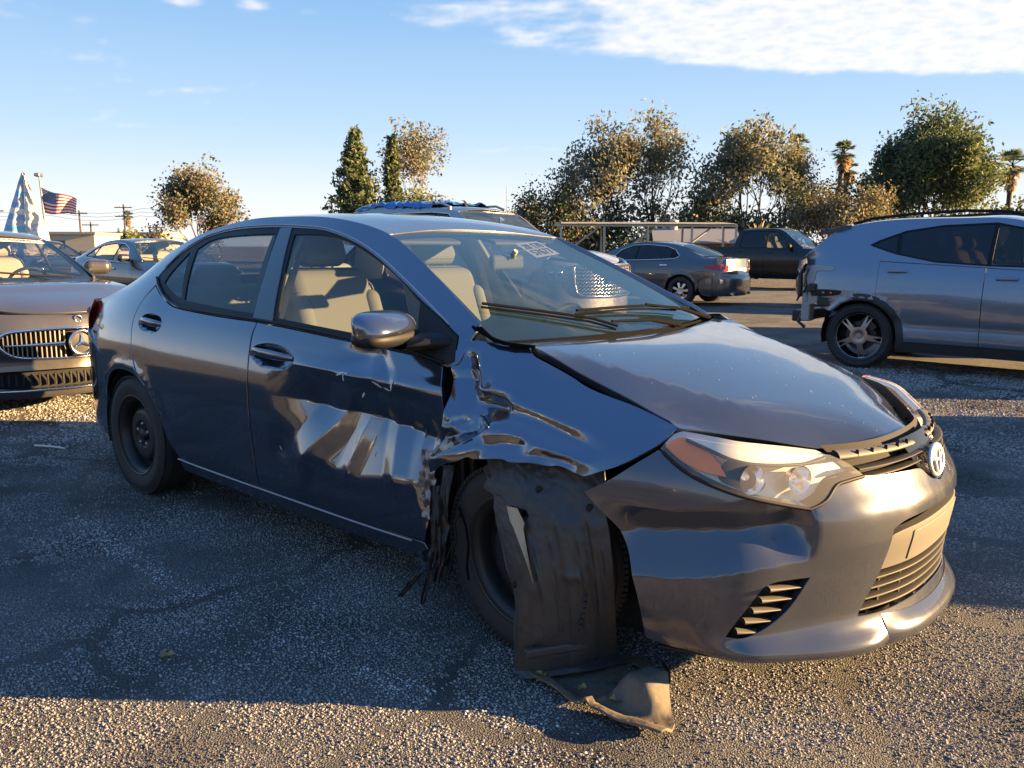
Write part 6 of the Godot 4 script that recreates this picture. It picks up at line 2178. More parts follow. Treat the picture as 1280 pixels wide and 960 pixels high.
func blue_suv() -> Node3D:
	var d := {"front": .90, "rear": -3.54, "wb": 2.70, "hw": .915, "R": .353, "rim": .77, "open": .80, "gap": .05, "sill": .30, "nose_y": .96, "cowl": Vector2(-.50, 1.16), "roof_f": Vector2(-1.28, 1.62), "roof_c": Vector2(-1.85, 1.655), "roof_r": Vector2(-3.02, 1.575), "deck": Vector2(-3.40, 1.22), "tail_y": 1.19, "belt_f": 1.10, "belt_r": 1.20, "zr": .58, "zd": .74, "seat_y": .56,
		"doors": [-.55, -1.52, -2.55], "pillars": [-.5, -1.50, -2.34, -3.05], "lean": [0, 0, -.3, 0], "tint": M.tinted, "tint_front": M.glass, "handle_drop": .10,
		"dlo": [-.80, 1.12, -1.5, 1.135, -2.0, 1.165, -2.4, 1.245, -2.62, 1.315, -2.70, 1.345, -2.60, 1.40, -2.35, 1.50, -2.0, 1.555, -1.5, 1.575, -1.25, 1.52]}
	var S := car_spec(d)
	var car := thing("damaged_suv", "blue grey crossover with its rear bumper and tail lamp torn off, seen from the side", "car", Vector3(1.17, 0, -7.50), 0.0, "cars parked in the lot")
	var body: Material = M.blue_grey_paint
	S.P = keys([0, .955, .10, .975, .25, .962, .36, .985, .6, 1.0, .72, .992, 1.0, 1.0])
	S.flare = 1.6
	car_side(S, d, car, 1.0, body, {"cladding": M.cladding, "sill": M.cladding, "clad_to": 1.75})
	car_side(S, d, car, -1.0, body, {"cladding": M.cladding, "sill": M.cladding})
	car_top(S, d, car, body, body, {"no_rear_glass": true})
	car_cabin(d, car, M.dark_cloth)
	car_mirrors(S, d, car, body)
	put_wheels(d, car, M.machined_alloy, 5, true)
	var lamp := outline([[.2, .95, .45, .93, .6, .88, .5, .84, .3, .86, .2, .95]], 2)
	front_basic(S, d, car, body, outline([[.55, .62, .8, .70, 1.2, .70, 1.45, .62], [1.45, .62, 1.3, .42, .7, .42, .55, .62]], 2), lamp)
	# tailgate with glass and roof spoiler
	var full := PackedVector2Array([Vector2(-1, 0), Vector2(1, 0), Vector2(1, 1), Vector2(-1, 1)])
	var m := MB.new()
	var tg := bow_fn([Vector3(-3.44, 1.20, .72), Vector3(-3.52, 1.20, 0)], [Vector3(-3.08, 1.53, .58), Vector3(-3.10, 1.555, 0)], .015, Vector3(-1, .4, 0))
	m.lift(full, [inset(full, .12)], Vector2(.12, .12), tg, Vector3(-1, .3, 0), .02)
	m.grid(12, 6, func(s: float, t: float) -> Vector3:
		var z := lerpf(-.76, .76, s)
		return Vector3(-3.52 + .10 * pow(absf(z) / .76, 3.0) + .02 * t, lerpf(1.20, .66, t), z))
	obj("tailgate", m, body, car)
	m = MB.new()
	m.lift(inset(full, .10), [], Vector2(.12, .12), bow_fn([Vector3(-3.43, 1.20, .72), Vector3(-3.51, 1.20, 0)], [Vector3(-3.07, 1.53, .58), Vector3(-3.09, 1.555, 0)], .015, Vector3(-1, .4, 0)), Vector3(-1, .3, 0))
	obj("rear_window", m, M.tinted, car)
	m = MB.new()
	m.grid(14, 10, func(s: float, t: float) -> Vector3:
		var z := lerpf(-.62, .62, s)
		var a := TAU * t
		return Vector3(-3.14 - .02 * (1 - pow(absf(z) / .62, 2.0)) + .16 * cos(a), 1.545 + .024 * sin(a) + .035 * cos(a) - .02 * pow(absf(z) / .62, 3.0), z), false, true)
	for s in [1.0, -1.0]: m.face([Vector3(-3.30, 1.50, s * .62), Vector3(-2.95, 1.57, s * .62), Vector3(-2.95, 1.52, s * .60), Vector3(-3.28, 1.47, s * .60)], Vector3(0, 0, s))
	obj("roof_spoiler", m, body, car)
	# roof rails
	for s in [1.0, -1.0]:
		m = MB.new()
		m.tube([Vector3(-2.95, 1.58, s * .55), Vector3(-2.75, 1.635, s * .555), Vector3(-2.3, 1.68, s * .56), Vector3(-1.8, 1.70, s * .56), Vector3(-1.4, 1.68, s * .56), Vector3(-1.25, 1.635, s * .56)], .018, 6)
		obj("roof_rail", m, M.satin_black, car)
	# what the lost bumper leaves bare
	var bare := part_root("bare_rear_end", car)
	bare.set_meta("label", "bare rear end where bumper and lamp are missing")
	m = MB.new()
	m.rbox(Vector3(-3.50, .52, 0), Vector3(.12, .13, 1.35), .02)
	m.rbox(Vector3(-3.42, .52, .55), Vector3(.16, .10, .10), .02)
	obj("crash_beam", m, M.black_steel, bare)
	m = MB.new()
	m.rbox(Vector3(-3.36, .62, .70), Vector3(.10, .30, .16), .02)
	m.rbox(Vector3(-3.37, .78, .74), Vector3(.05, .16, .10), .01, Basis(Vector3(0, 0, 1), .1))
	obj("corner_panel", m, M.raw_plastic, bare)
	for q in [[-3.10, .715, .20, .125, .845], [-3.27, .86, .10, .10, .83]]:
		m = MB.new()
		m.rbox(Vector3(q[0], q[1], q[4]), Vector3(q[2], q[3], .05), .03, Basis(), 3)
		for k in 3: m.box(Vector3(q[0], q[1] - q[3] * .3 + k * q[3] * .3, q[4] + .027), Vector3(q[2] * .8, .008, .008))
		obj("vent_flap", m, M.cladding, bare)
	m = MB.new()
	m.lift(outline([[-3.33, .845, -3.0, .855, -2.72, .84, -2.45, .80], [-2.45, .80, -2.43, .745, -2.70, .775, -3.0, .775, -3.20, .70, -3.33, .66], [-3.33, .66, -3.33, .845]], 3), [], Vector2(.05, .05), func(p: Vector2) -> Vector3: return Vector3(p.x, p.y, side_z(S, p.x, p.y) + .004 + .008 * sin(p.x * 60.0)), Vector3(0, 0, 1), .02)
	obj("bracket_strip", m, M.raw_plastic, bare)
	m = MB.new()
	m.lift(outline([[-3.30, .84, -3.1, .85, -2.92, .842], [-2.92, .842, -2.94, .80, -3.1, .775, -3.28, .77], [-3.28, .77, -3.30, .84]], 2), [], Vector2(.05, .05), func(p: Vector2) -> Vector3: return Vector3(p.x, p.y, side_z(S, p.x, p.y) + .016), Vector3(0, 0, 1), .01)
	obj("bumper_bracket", m, M.black_plastic, bare)
	for k in 3:
		m = MB.new()
		m.rbox(Vector3(-3.12 + k * .09, .815, side_z(S, -3.1, .815) + .022), Vector3(.028, .02, .012), .004)
		obj("clip", m, M.amber if k == 1 else M.dull_metal, bare)
	# lamp cavity
	m = MB.new()
	m.lift(outline([[-3.42, 1.10, -3.25, 1.12, -3.03, 1.10], [-3.03, 1.10, -3.06, 1.06, -3.24, 1.05, -3.27, .93, -3.42, .87], [-3.42, .87, -3.42, 1.10]], 3), [], Vector2(.05, .05), side(S, 1.0, .006), Vector3(0, 0, 1), .02)
	obj("lamp_cavity", m, M.raw_plastic, bare)
	m = MB.new()
	m.tube([Vector3(-3.44, 1.12, .60), Vector3(-3.47, 1.0, .70), Vector3(-3.45, .88, .74), Vector3(-3.44, .78, .75), Vector3(-3.48, .70, .74)], [.02, .03, .028, .02, .01], 6)
	m.tube([Vector3(-3.33, 1.08, .80), Vector3(-3.36, .98, .82), Vector3(-3.34, .88, .82), Vector3(-3.38, .80, .80)], .012, 5)
	m.tube([Vector3(-3.40, .60, .72), Vector3(-3.44, .46, .76), Vector3(-3.36, .40, .76)], .02, 6)
	obj("torn_lining", m, M.shred, bare)
	return car

func grey_sedan() -> void:
	var d := {"front": .95, "rear": -3.95, "wb": 2.80, "hw": .92, "R": .325, "sill": .24, "nose_y": .76, "cowl": Vector2(-.42, 1.02), "roof_f": Vector2(-1.20, 1.42), "roof_c": Vector2(-1.75, 1.475), "roof_r": Vector2(-2.62, 1.40), "deck": Vector2(-3.25, 1.12), "tail_y": 1.06, "belt_f": .98, "belt_r": 1.04, "zr": .57, "seat_y": .46,
		"doors": [-.52, -1.58, -2.55], "pillars": [-.4, -1.56, -2.48], "tint": M.tinted,
		"dlo": [-.82, 1.0, -1.6, 1.02, -2.3, 1.045, -2.62, 1.07, -2.70, 1.13, -2.55, 1.27, -2.3, 1.345, -1.8, 1.385, -1.4, 1.37, -1.1, 1.26]}
	var S := car_spec(d)
	var car := thing("parked_car", "grey sedan seen from behind with a sunlit bumper and red tail lamp, beyond the windshield", "car", Vector3(-11.05, 0, -15.05), PI + .06, "cars parked in the lot")
	var body: Material = M.steel_paint
	for s in [1.0, -1.0]: car_side(S, d, car, s, body, {"trim": M.chrome, "handle": M.chrome})
	car_top(S, d, car, body, body)
	car_cabin(d, car, M.dark_cloth)
	car_mirrors(S, d, car, body)
	put_wheels(d, car, M.bright_alloy, 7, false)
	front_basic(S, d, car, body, outline([[.6, .60, .8, .66, 1.2, .66, 1.4, .60], [1.4, .60, 1.3, .42, .7, .42, .6, .60]], 2), outline([[.2, .74, .45, .72, .6, .66, .5, .62, .3, .64, .2, .74]], 2))
	var lamp := outline([[.31, .94, .42, .945, .60, .92], [.60, .92, .60, .80], [.60, .80, .45, .79, .32, .85], [.32, .85, .31, .94]], 2)
	rear_basic(S, d, car, body, lamp, .74)
	boot(S, d, car, body)
	var o := Vector3(-1, 0, .3)
	fascia_panel(S.R, S, car, "reverse_lamp", outline([[.50, .845, .595, .845], [.595, .845, .595, .805], [.595, .805, .5, .81], [.5, .81, .50, .845]], 1), [], .018, M.white_lens, o, .01)
	for q in [["side_lamp", 1.0], ["side_lamp", -1.0]]:
		var m := MB.new()
		m.lift(outline([[-3.72, .945, -3.50, .93, -3.36, .885], [-3.36, .885, -3.45, .86, -3.74, .82], [-3.74, .82, -3.72, .945]], 2), [], Vector2(.06, .06), side(S, q[1], .012), Vector3(0, 0, q[1]), .02)
		obj("tail_lamp", m, M.red_lens, car)
	fascia_panel(S.R, S, car, "number_plate", outline([[.86, .72, 1.14, .72], [1.14, .72, 1.14, .86], [1.14, .86, .86, .86], [.86, .86, .86, .72]], 1), [], .004, M.sticker, o, .01)
	var m2 := MB.new()
	for s in [.5, -.5]: m2.lathe([Vector2(.035, -.02), Vector2(.04, .06), Vector2(.03, .06), Vector2(.03, -.02)], 12, Transform3D(Basis(Vector3.UP, -PI / 2), Vector3(-3.88, .27, s)))
	obj("exhaust_pipes", m2, M.chrome, car)

func boot(S: Dictionary, d: Dictionary, car: Node3D, body: Material) -> void:
	var m := MB.new()
	m.grid(8, 12, func(s: float, t: float) -> Vector3:
		var z: float = lerpf(-.74, .74, t) * d.hw
		var x := lerpf(d.deck.x + .03, d.rear + .05 + .12 * pow(absf(z) / (.74 * d.hw), 2.0), s)
		return Vector3(x, lerpf(d.deck.y + .005, d.tail_y + .01, s) - .025 * pow(absf(z) / (.74 * d.hw), 2.0), z))
	obj("boot_lid", m, body, car)

func black_pickup() -> void:
	var d := {"front": .98, "rear": -4.75, "wb": 3.65, "hw": .99, "R": .40, "gap": .06, "sill": .42, "nose_y": 1.14, "cowl": Vector2(-.60, 1.32), "roof_f": Vector2(-1.35, 1.93), "roof_c": Vector2(-1.9, 1.975), "roof_r": Vector2(-2.78, 1.93), "deck": Vector2(-2.95, 1.40), "tail_y": 1.34, "belt_f": 1.28, "belt_r": 1.30, "zr": .66, "zd": .80, "seat_y": .80,
		"doors": [-.72, -1.80, -2.85], "pillars": [-.5, -1.78, -2.70], "tint": M.tinted, "tint_front": M.glass,
		"dlo": [-1.0, 1.31, -1.8, 1.325, -2.65, 1.335, -2.72, 1.40, -2.66, 1.80, -2.55, 1.865, -1.8, 1.88, -1.5, 1.85, -1.25, 1.70]}
	var S := car_spec(d)
	S.YB = keys([-4.65, 1.33, -2.9, 1.33, -1.9, 1.30, -.9, 1.28, -.48, 1.31, .0, 1.27, .48, 1.22, .88, 1.14])
	S.YE = keys([-4.65, 1.335, -3.02, 1.335, -2.95, 1.40, -2.80, 1.85, -2.72, 1.90, -1.9, 1.945, -1.35, 1.90, -.97, 1.64, -.60, 1.36, -.48, 1.32])
	S.ZB = keys([-4.65, .90, -3.0, .90, -1.9, .91, -.9, .90, -.48, .82, .4, .80, .9, .5])
	S.ZE = keys([-4.65, .885, -3.02, .885, -2.95, .86, -2.75, .68, -1.35, .67, -.97, .75, -.6, .81])
	var car := thing("pickup_truck", "black crew cab pickup truck parked far back beside the grey sedan", "truck", Vector3(-8.45, 0, -24.2), 0.0)
	var body: Material = M.black_paint
	for s in [1.0, -1.0]: car_side(S, d, car, s, body, {"truck": true, "quarter": "cab_side"})
	car_top(S, d, car, body, body)
	car_cabin(d, car, M.dark_cloth)
	car_mirrors(S, d, car, M.black_plastic)
	put_wheels(d, car, M.bright_alloy, 6, false)
	front_basic(S, d, car, body, outline([[.5, .98, .8, 1.04, 1.2, 1.04, 1.5, .98], [1.5, .98, 1.45, .66, .55, .66, .5, .98]], 2), outline([[.2, 1.06, .42, 1.06, .42, .86, .2, .90, .2, 1.06]], 1))
	var m := MB.new()
	for s in [1.0, -1.0]: m.box(Vector3(-3.85, 1.345, s * .86), Vector3(1.75, .03, .10))
	m.box(Vector3(-3.85, .72, 0), Vector3(1.75, .04, 1.6))
	m.box(Vector3(-4.70, 1.02, 0), Vector3(.06, .66, 1.64))
	m.box(Vector3(-3.02, 1.02, 0), Vector3(.05, .66, 1.64))
	obj("cargo_bed", m, body, car)

func big_suv() -> Node3D:
	var d := {"front": .95, "rear": -4.30, "wb": 2.95, "hw": 1.01, "R": .40, "gap": .06, "sill": .40, "nose_y": 1.10, "cowl": Vector2(-.62, 1.27), "roof_f": Vector2(-1.40, 1.86), "roof_c": Vector2(-2.1, 1.93), "roof_r": Vector2(-4.0, 1.88), "deck": Vector2(-4.20, 1.32), "tail_y": 1.26, "belt_f": 1.24, "belt_r": 1.28, "zr": .68, "zd": .82, "seat_y": .76,
		"doors": [-.72, -1.85, -2.85], "pillars": [-.5, -1.83, -2.80, -4.0], "tint": M.tinted, "tint_front": M.glass,
		"dlo": [-1.0, 1.27, -1.8, 1.285, -3.0, 1.30, -3.95, 1.33, -4.02, 1.42, -3.92, 1.78, -3.7, 1.82, -1.9, 1.83, -1.55, 1.80, -1.28, 1.63]}
	var S := car_spec(d)
	S.F.OFF = keys([.2, -.05, .35, .02, .6, .03, 1.0, .03, 1.08, .0, 1.15, -.05])
	S.F.SIDE = keys([.2, -.06, .4, -.01, .6, 0, 1.05, 0, 1.2, -.04])
	var car := thing("large_suv", "tall silver and black sport utility vehicle with mesh grille behind the windshield", "car", Vector3(-5.98, 0, -6.9), 0.0)
	var body: Material = M.silver_paint
	for s in [1.0, -1.0]: car_side(S, d, car, s, body, {"trim": M.chrome})
	car_top(S, d, car, body, M.navy_paint, {})
	car_cabin(d, car, M.dark_cloth)
	car_mirrors(S, d, car, body)
	put_wheels(d, car, M.bright_alloy, 6, false)
	var grille := outline([[.60, 1.05, .8, 1.07, 1.2, 1.07, 1.4, 1.05], [1.4, 1.05, 1.37, .70, 1.2, .64, .8, .64, .63, .70, .60, 1.05]], 3)
	var lamp := outline([[.26, 1.09, .42, 1.07, .56, 1.04], [.56, 1.04, .55, .86, .40, .84], [.40, .84, .30, .90, .26, 1.09]], 2)
	front_basic(S, d, car, body, grille, lamp)
	var gp := part_root("grille", car)
	var o := Vector3(1, 0, .3)
	var m := MB.new()
	var pts := []
	for q in grille: pts.append(fascia(S, S.F, .012).call(q))
	pts.append(pts[0])
	m.tube(pts, .022, 6)
	obj("grille_frame", m, M.chrome, gp)
	fascia_panel(S.F, S, gp, "grille_back", grille, [], -.05, M.under, o)
	for i in 8:
		m = MB.new()
		var p2 := []
		for k in 41: p2.append(fascia(S, S.F, .0).call(Vector2(lerpf(.63, 1.37, k / 40.0), .69 + i * .048 + (.013 if k % 2 == 0 else -.013))))
		m.tube(p2, .009, 4)
		obj("grille_bar", m, M.bright_alloy, gp)
	m = MB.new()
	var q0: Vector3 = fascia(S, S.F, .03).call(Vector2(1.0, .87))
	for i in 3: m.rbox(q0 + Vector3(0, 0, (i - 1) * .11), Vector3(.03, .085, .085), .012)
	obj("badge", m, M.red_lens, gp)
	for s in [1.0, -1.0]:
		m = MB.new()
		m.tube([Vector3(-1.6, 1.90, s * .62), Vector3(-1.8, 1.965, s * .62), Vector3(-3.7, 1.965, s * .62), Vector3(-3.9, 1.90, s * .62)], .02, 6)
		obj("roof_rail", m, M.silver_paint, car)
	m = MB.new()
	m.grid(8, 8, func(s: float, t: float) -> Vector3: return Vector3(-4.28 + .06 * pow(absf(t * 2 - 1), 3.0), lerpf(1.30, .5, s), lerpf(-.92, .92, t)))
	obj("tailgate", m, body, car)
	m = MB.new()
	m.grid(6, 3, func(s: float, t: float) -> Vector3: return Vector3(-1.86 - .12 * s, 1.945 + .10 * sin(s * PI * .6), -.03 + .06 * t))
	obj("roof_antenna", m, M.black_plastic, car)
	# blue plastic sheet lying over the rear of its roof
	var nz := FastNoiseLite.new()
	nz.seed = 31; nz.frequency = 1.0; nz.fractal_octaves = 3
	m = MB.new()
	m.grid(70, 36, func(s: float, t: float) -> Vector3:
		var x := lerpf(-1.95, -3.75, s); var z := lerpf(-.66, .70, t)
		var bump := .07 * sin(s * PI * .9) * (.6 + .4 * sin(t * 5.0)) + .10 * absf(nz.get_noise_2d(s * 4.0 + t * 2.0, t * 2.0)) + .035 * absf(nz.get_noise_2d(s * 30.0 + t * 16.0, t * 3.0))
		var fall := -.02 * sst(.80, 1.0, s) - .08 * sst(.88, 1.0, absf(t * 2 - 1))
		return Vector3(-5.98, 0, -6.9) + Vector3(x, 1.955 + maxf(bump, .012) + fall, z))
	tag(obj("blue_tarp", m, M.blue_tarp), "crinkled blue plastic tarp spread over the rear roof of the tall vehicle", "tarp")
	return car

func dark_sedan() -> Node3D:
	var d := {"front": .92, "rear": -3.90, "wb": 2.78, "hw": .91, "R": .325, "sill": .24, "nose_y": .78, "cowl": Vector2(-.46, 1.01), "roof_f": Vector2(-1.22, 1.39), "roof_c": Vector2(-1.8, 1.445), "roof_r": Vector2(-2.65, 1.37), "deck": Vector2(-3.35, 1.10), "tail_y": 1.04, "belt_f": .97, "belt_r": 1.02, "zr": .55, "seat_y": .46,
		"doors": [-.55, -1.60, -2.55], "pillars": [-.4, -1.58, -2.48, -3.1], "tint": M.glass,
		"dlo": [-.84, .99, -1.6, 1.01, -2.3, 1.035, -2.85, 1.07, -2.92, 1.11, -2.70, 1.24, -2.4, 1.315, -1.9, 1.355, -1.4, 1.34, -1.12, 1.24]}
	var S := car_spec(d)
	var car := thing("parked_car", "dark navy sedan standing in the second row behind the taupe sedan", "car", Vector3(-13.45, 0, -5.15), 0.0, "cars parked in the lot")
	var body: Material = M.navy_paint
	for s in [1.0, -1.0]: car_side(S, d, car, s, body, {"trim": M.chrome, "handle": M.chrome})
	car_top(S, d, car, body, body)
	car_cabin(d, car, M.cream_cloth)
	car_mirrors(S, d, car, body)
	put_wheels(d, car, M.bright_alloy, 7, false)
	front_basic(S, d, car, body, outline([[.6, .64, .8, .69, 1.2, .69, 1.4, .64], [1.4, .64, 1.3, .42, .7, .42, .6, .64]], 2), outline([[.2, .78, .45, .74, .6, .68, .5, .64, .3, .67, .2, .78]], 2))
	rear_basic(S, d, car, body, outline([[.32, .92, .5, .93, .62, .91], [.62, .91, .62, .82], [.62, .82, .45, .81, .32, .92]], 2), .74)
	boot(S, d, car, body)
	dup(car, "dark sedan half hidden at the far left, in front of the low pale building", Vector3(-22.6, 0, -6.2), 0.0)
	return car

func behind_camera(dk: Node3D, suv: Node3D, big: Node3D, taupe: Node3D) -> void:
	# cars of the same lot outside the picture: one shades the ground on the right, others mirror in the flank of the crashed car
	dup(suv, "crossover parked outside the right edge of the picture", Vector3(2.6, 0, -5.24), PI)
	dup(dk, "dark sedan mostly hidden behind the damaged crossover", Vector3(-1.0, 0, -11.9), PI)
	dup(dk, "dark sedan hidden farther back behind the damaged crossover", Vector3(-2.3, 0, -16.6), 0.0)
	dup(big, "tall vehicle standing behind the photographer, mirrored in the rear door", Vector3(-4.6, 0, 9.4), 0.0)
	dup(taupe, "taupe sedan standing behind the photographer", Vector3(2.6, 0, 9.0), 0.0)
	dup(dk, "dark sedan standing behind the photographer on the left", Vector3(-11.0, 0, 9.2), PI)
# ---------------------------------------------------------------- trees, palms, poles, far buildings
# a spot given as metres ahead of the camera's foot point and metres to the right of its axis
func spot(ahead: float, right: float) -> Vector3:
	return Vector3(1.58 - 0.6593 * ahead + 0.7519 * right, 0, 2.737 - 0.7519 * ahead - 0.6593 * right)

func leaf(m: MB, c: Vector3, s: float, rng: RandomNumberGenerator, long := 1.6, droop := 0.0) -> void:
	var a := Vector3(rng.randfn(), rng.randfn() - droop, rng.randfn()).normalized()
	var b := a.cross(Vector3(rng.randfn(), rng.randfn(), rng.randfn())).normalized()
	var g := a.cross(b)
	var l := s * long * 0.5
	var w := s * 0.5
	var k := m.vert(c - a * l, g); m.vert(c + b * w, g); m.vert(c + a * l, g); m.vert(c - b * w, g)
	m.tri(k, k + 1, k + 2); m.tri(k, k + 2, k + 3)

# limbs grow from the trunk; every twig end carries a clump of leaves
func grow(wood: MB, tips: Array, p: Vector3, dir: Vector3, len_: float, r: float, level: int, rng: RandomNumberGenerator, spread: float, up: float) -> void:
	var pts := [p]
	var rs := [r]
	var d := dir
	var seg := 4 if level > 1 else 2
	for i in seg:
		d = (d + Vector3(rng.randfn(), rng.randfn(), rng.randfn()) * 0.16 + Vector3(0, up, 0)).normalized()
		pts.append(pts[-1] + d * len_ / seg)
		rs.append(r * (1.0 - 0.42 * (i + 1) / seg))
	wood.tube(pts, rs, 6 if level > 1 else 3, false)
	if level == 0:
		tips.append(pts[-1])
		tips.append(pts[1])
		return
	var kids := 3 if level > 1 else 4
	for i in kids:
		var at: int = seg - (i % 2) if i < kids else seg
		var ax := d.cross(Vector3(rng.randfn(), rng.randfn(), rng.randfn())).normalized()
		var nd := d.rotated(ax, spread * rng.randf_range(0.55, 1.2))
		grow(wood, tips, pts[at], nd, len_ * rng.randf_range(0.62, 0.86), rs[at] * 0.66, level - 1, rng, spread, up)

func tree(called: String, label: String, at: Vector3, h: float, w: float, o: Dictionary) -> Node3D:
	var t := thing(called, label, o.get("cat", "tree"), at, 0.0, o.get("group", ""))
	var rng := RandomNumberGenerator.new()
	rng.seed = o.seed
	var wood := MB.new()
	var tips := []
	var base: float = o.get("bare", 0.18) * h
	var n: int = o.get("stems", 1)
	for i in n:
		var d := Vector3(rng.randfn() * .15, 1, rng.randfn() * .15).normalized()
		var p := Vector3(0, -0.05, 0) if n == 1 else Vector3(rng.randf_range(-.3, .3) * w, -.05, rng.randf_range(-.2, .2) * w)
		wood.tube([p, p + d * base * .5, p + d * base], [h * .026, h * .020, h * .017], 8, false)
		for k in o.get("limbs", 4):
			var a: float = TAU * (k + rng.randf() * .6) / o.get("limbs", 4)
			var tilt: float = rng.randf_range(.25, .75) * o.get("open", 1.0)
			var nd := Vector3(cos(a) * sin(tilt), cos(tilt), sin(a) * sin(tilt))
			grow(wood, tips, p + d * base * rng.randf_range(.8, 1.0), nd, h * o.get("reach", .27), h * .012, o.get("levels", 3), rng, o.get("spread", .62), o.get("up", .04))
	# fit the crown to the outline it has
	var lo := Vector3(1e9, 1e9, 1e9); var hi := -lo
	for q in tips:
		lo = lo.min(q); hi = hi.max(q)
	var c := (lo + hi) / 2
	var sc := Vector3(w / maxf(hi.x - lo.x, .1), (h * .98) / maxf(hi.y, .1), w / maxf(hi.z - lo.z, .1))
	for i in wood.v.size():
		var f := smoothstep(0.0, base * 1.5, wood.v[i].y)
		wood.v[i] = Vector3((wood.v[i].x - c.x * f) * lerpf(1.0, sc.x, f), wood.v[i].y * sc.y, (wood.v[i].z - c.z * f) * lerpf(1.0, sc.z, f))
	obj("trunk", wood, o.get("bark", M.bark), t)
	var groups: Array = o.leaves      # [material, share]
	var ms := []
	for g in groups: ms.append(MB.new())
	var count: int = o.count
	var rad: float = o.get("clump", .05) * h
	var patch := FastNoiseLite.new()
	patch.seed = o.seed; patch.frequency = 3.0 / h
	for i in count:
		var q: Vector3 = tips[rng.randi() % tips.size()]
		q = Vector3((q.x - c.x) * sc.x, q.y * sc.y, (q.z - c.z) * sc.z)
		q += (Vector3(rng.randfn(), rng.randfn() * .8, rng.randfn())).limit_length(1.9) * rad
		if q.y < 0.1: continue
		var z := clampf(patch.get_noise_3d(q.x, q.y, q.z) * 0.9 + 0.5 + rng.randfn() * .12, 0.0, 0.999)
		leaf(ms[int(z * ms.size())], q, o.leaf * rng.randf_range(.6, 1.3), rng, o.get("long", 1.6), o.get("droop", 0.0))
	for i in ms.size():
		if ms[i].v.size(): obj("crown", ms[i], groups[i], t).set_meta("kind", "stuff")
	return t

func conifer(called: String, label: String, at: Vector3, h: float, w: float, seed_: int, slim := 1.0) -> void:
	var t := thing(called, label, "tree", at)
	var rng := RandomNumberGenerator.new()
	rng.seed = seed_
	var wood := MB.new()
	wood.tube([Vector3.ZERO, Vector3(0, h * .5, 0), Vector3(0, h * .97, 0)], [h * .022, h * .013, .02], 8)
	var ms := [MB.new(), MB.new()]
	var n := int(h * 26)
	for i in n:
		var f := pow(float(i) / n, .8)
		var y := lerpf(h * .04, h * .98, f)
		var a := rng.randf() * TAU
		var prof := (1.0 - pow(f, 1.5)) * minf(1.0, .6 + f * 3.0)
		var l := w * .5 * maxf(prof, .05) * rng.randf_range(.55, 1.12)
		var d := Vector3(cos(a), rng.randf_range(.05, .5) * slim, sin(a)).normalized()
		var e := Vector3(0, y, 0) + d * l
		wood.tube([Vector3(0, y, 0), e], [.03, .01], 3, false)
		var k := int(10 + l * 12)
		for j in k:
			var s := sqrt(rng.randf())
			var q := Vector3(0, y, 0).lerp(e, s) + Vector3(rng.randfn(), rng.randfn() * .8 - .3, rng.randfn()) * .20
			leaf(ms[rng.randi() % 2], q, .20, rng, 2.0, .4)
	obj("trunk", wood, M.bark, t)
	obj("crown", ms[0], M.leaf_dark, t).set_meta("kind", "stuff")
	obj("crown", ms[1], M.leaf_pine, t).set_meta("kind", "stuff")

func palm(called: String, label: String, at: Vector3, h: float, crown: float, seed_: int, skirt := true, group := "") -> void:
	var t := thing(called, label, "palm tree", at, 0.0, group)
	var rng := RandomNumberGenerator.new()
	rng.seed = seed_
	var m := MB.new()
	var lean := Vector3(rng.randf_range(-.4, .4), 0, rng.randf_range(-.4, .4))
	m.tube([Vector3.ZERO, Vector3(0, h * .5, 0) + lean * .3, Vector3(0, h, 0) + lean], [h * .02 + .06, h * .012 + .05, .16], 10)
	obj("trunk", m, M.bark, t)
	var top := Vector3(0, h, 0) + lean
	for i in 26:
		m = MB.new()
		var a := TAU * i / 26.0 * 2.4
		var el := lerpf(1.3, -.55, i / 25.0) + rng.randf_range(-.15, .15)
		var d := Vector3(cos(a) * cos(el), sin(el), sin(a) * cos(el))
		var stem := crown * .55
		var p := top + d * stem
		m.tube([top, p], [.025, .015], 3, false)
		# fan of blades
		var s := d.cross(Vector3.UP).normalized()
		var u := s.cross(d)
		for k in 11:
			var b := lerpf(-1.15, 1.15, k / 10.0)
			var dir := (d * cos(b) + s * sin(b)).normalized()
			var tip := p + dir * crown * .55 * rng.randf_range(.8, 1.05) - Vector3(0, crown * .10, 0)
			var wv := dir.cross(u).normalized() * .05
			m.face([p, p.lerp(tip, .5) + wv, tip, p.lerp(tip, .5) - wv])
		obj("frond", m, M.leaf_palm if rng.randf() < .75 else M.leaf_dark, t)
	if skirt:
		m = MB.new()
		for i in 90:
			var a := rng.randf() * TAU
			var y := rng.randf_range(.0, crown * 1.1)
			var r := .22 + .35 * (1.0 - y / (crown * 1.1))
			var p := top - Vector3(0, y, 0) + Vector3(cos(a), 0, sin(a)) * .12
			var q := p + Vector3(cos(a) * r, -crown * .4, sin(a) * r)
			var wv := Vector3(-sin(a), 0, cos(a)) * .09
			m.face([p, (p + q) / 2 + wv, q, (p + q) / 2 - wv])
		obj("dead_fronds", m, M.leaf_dry, t).set_meta("kind", "stuff")

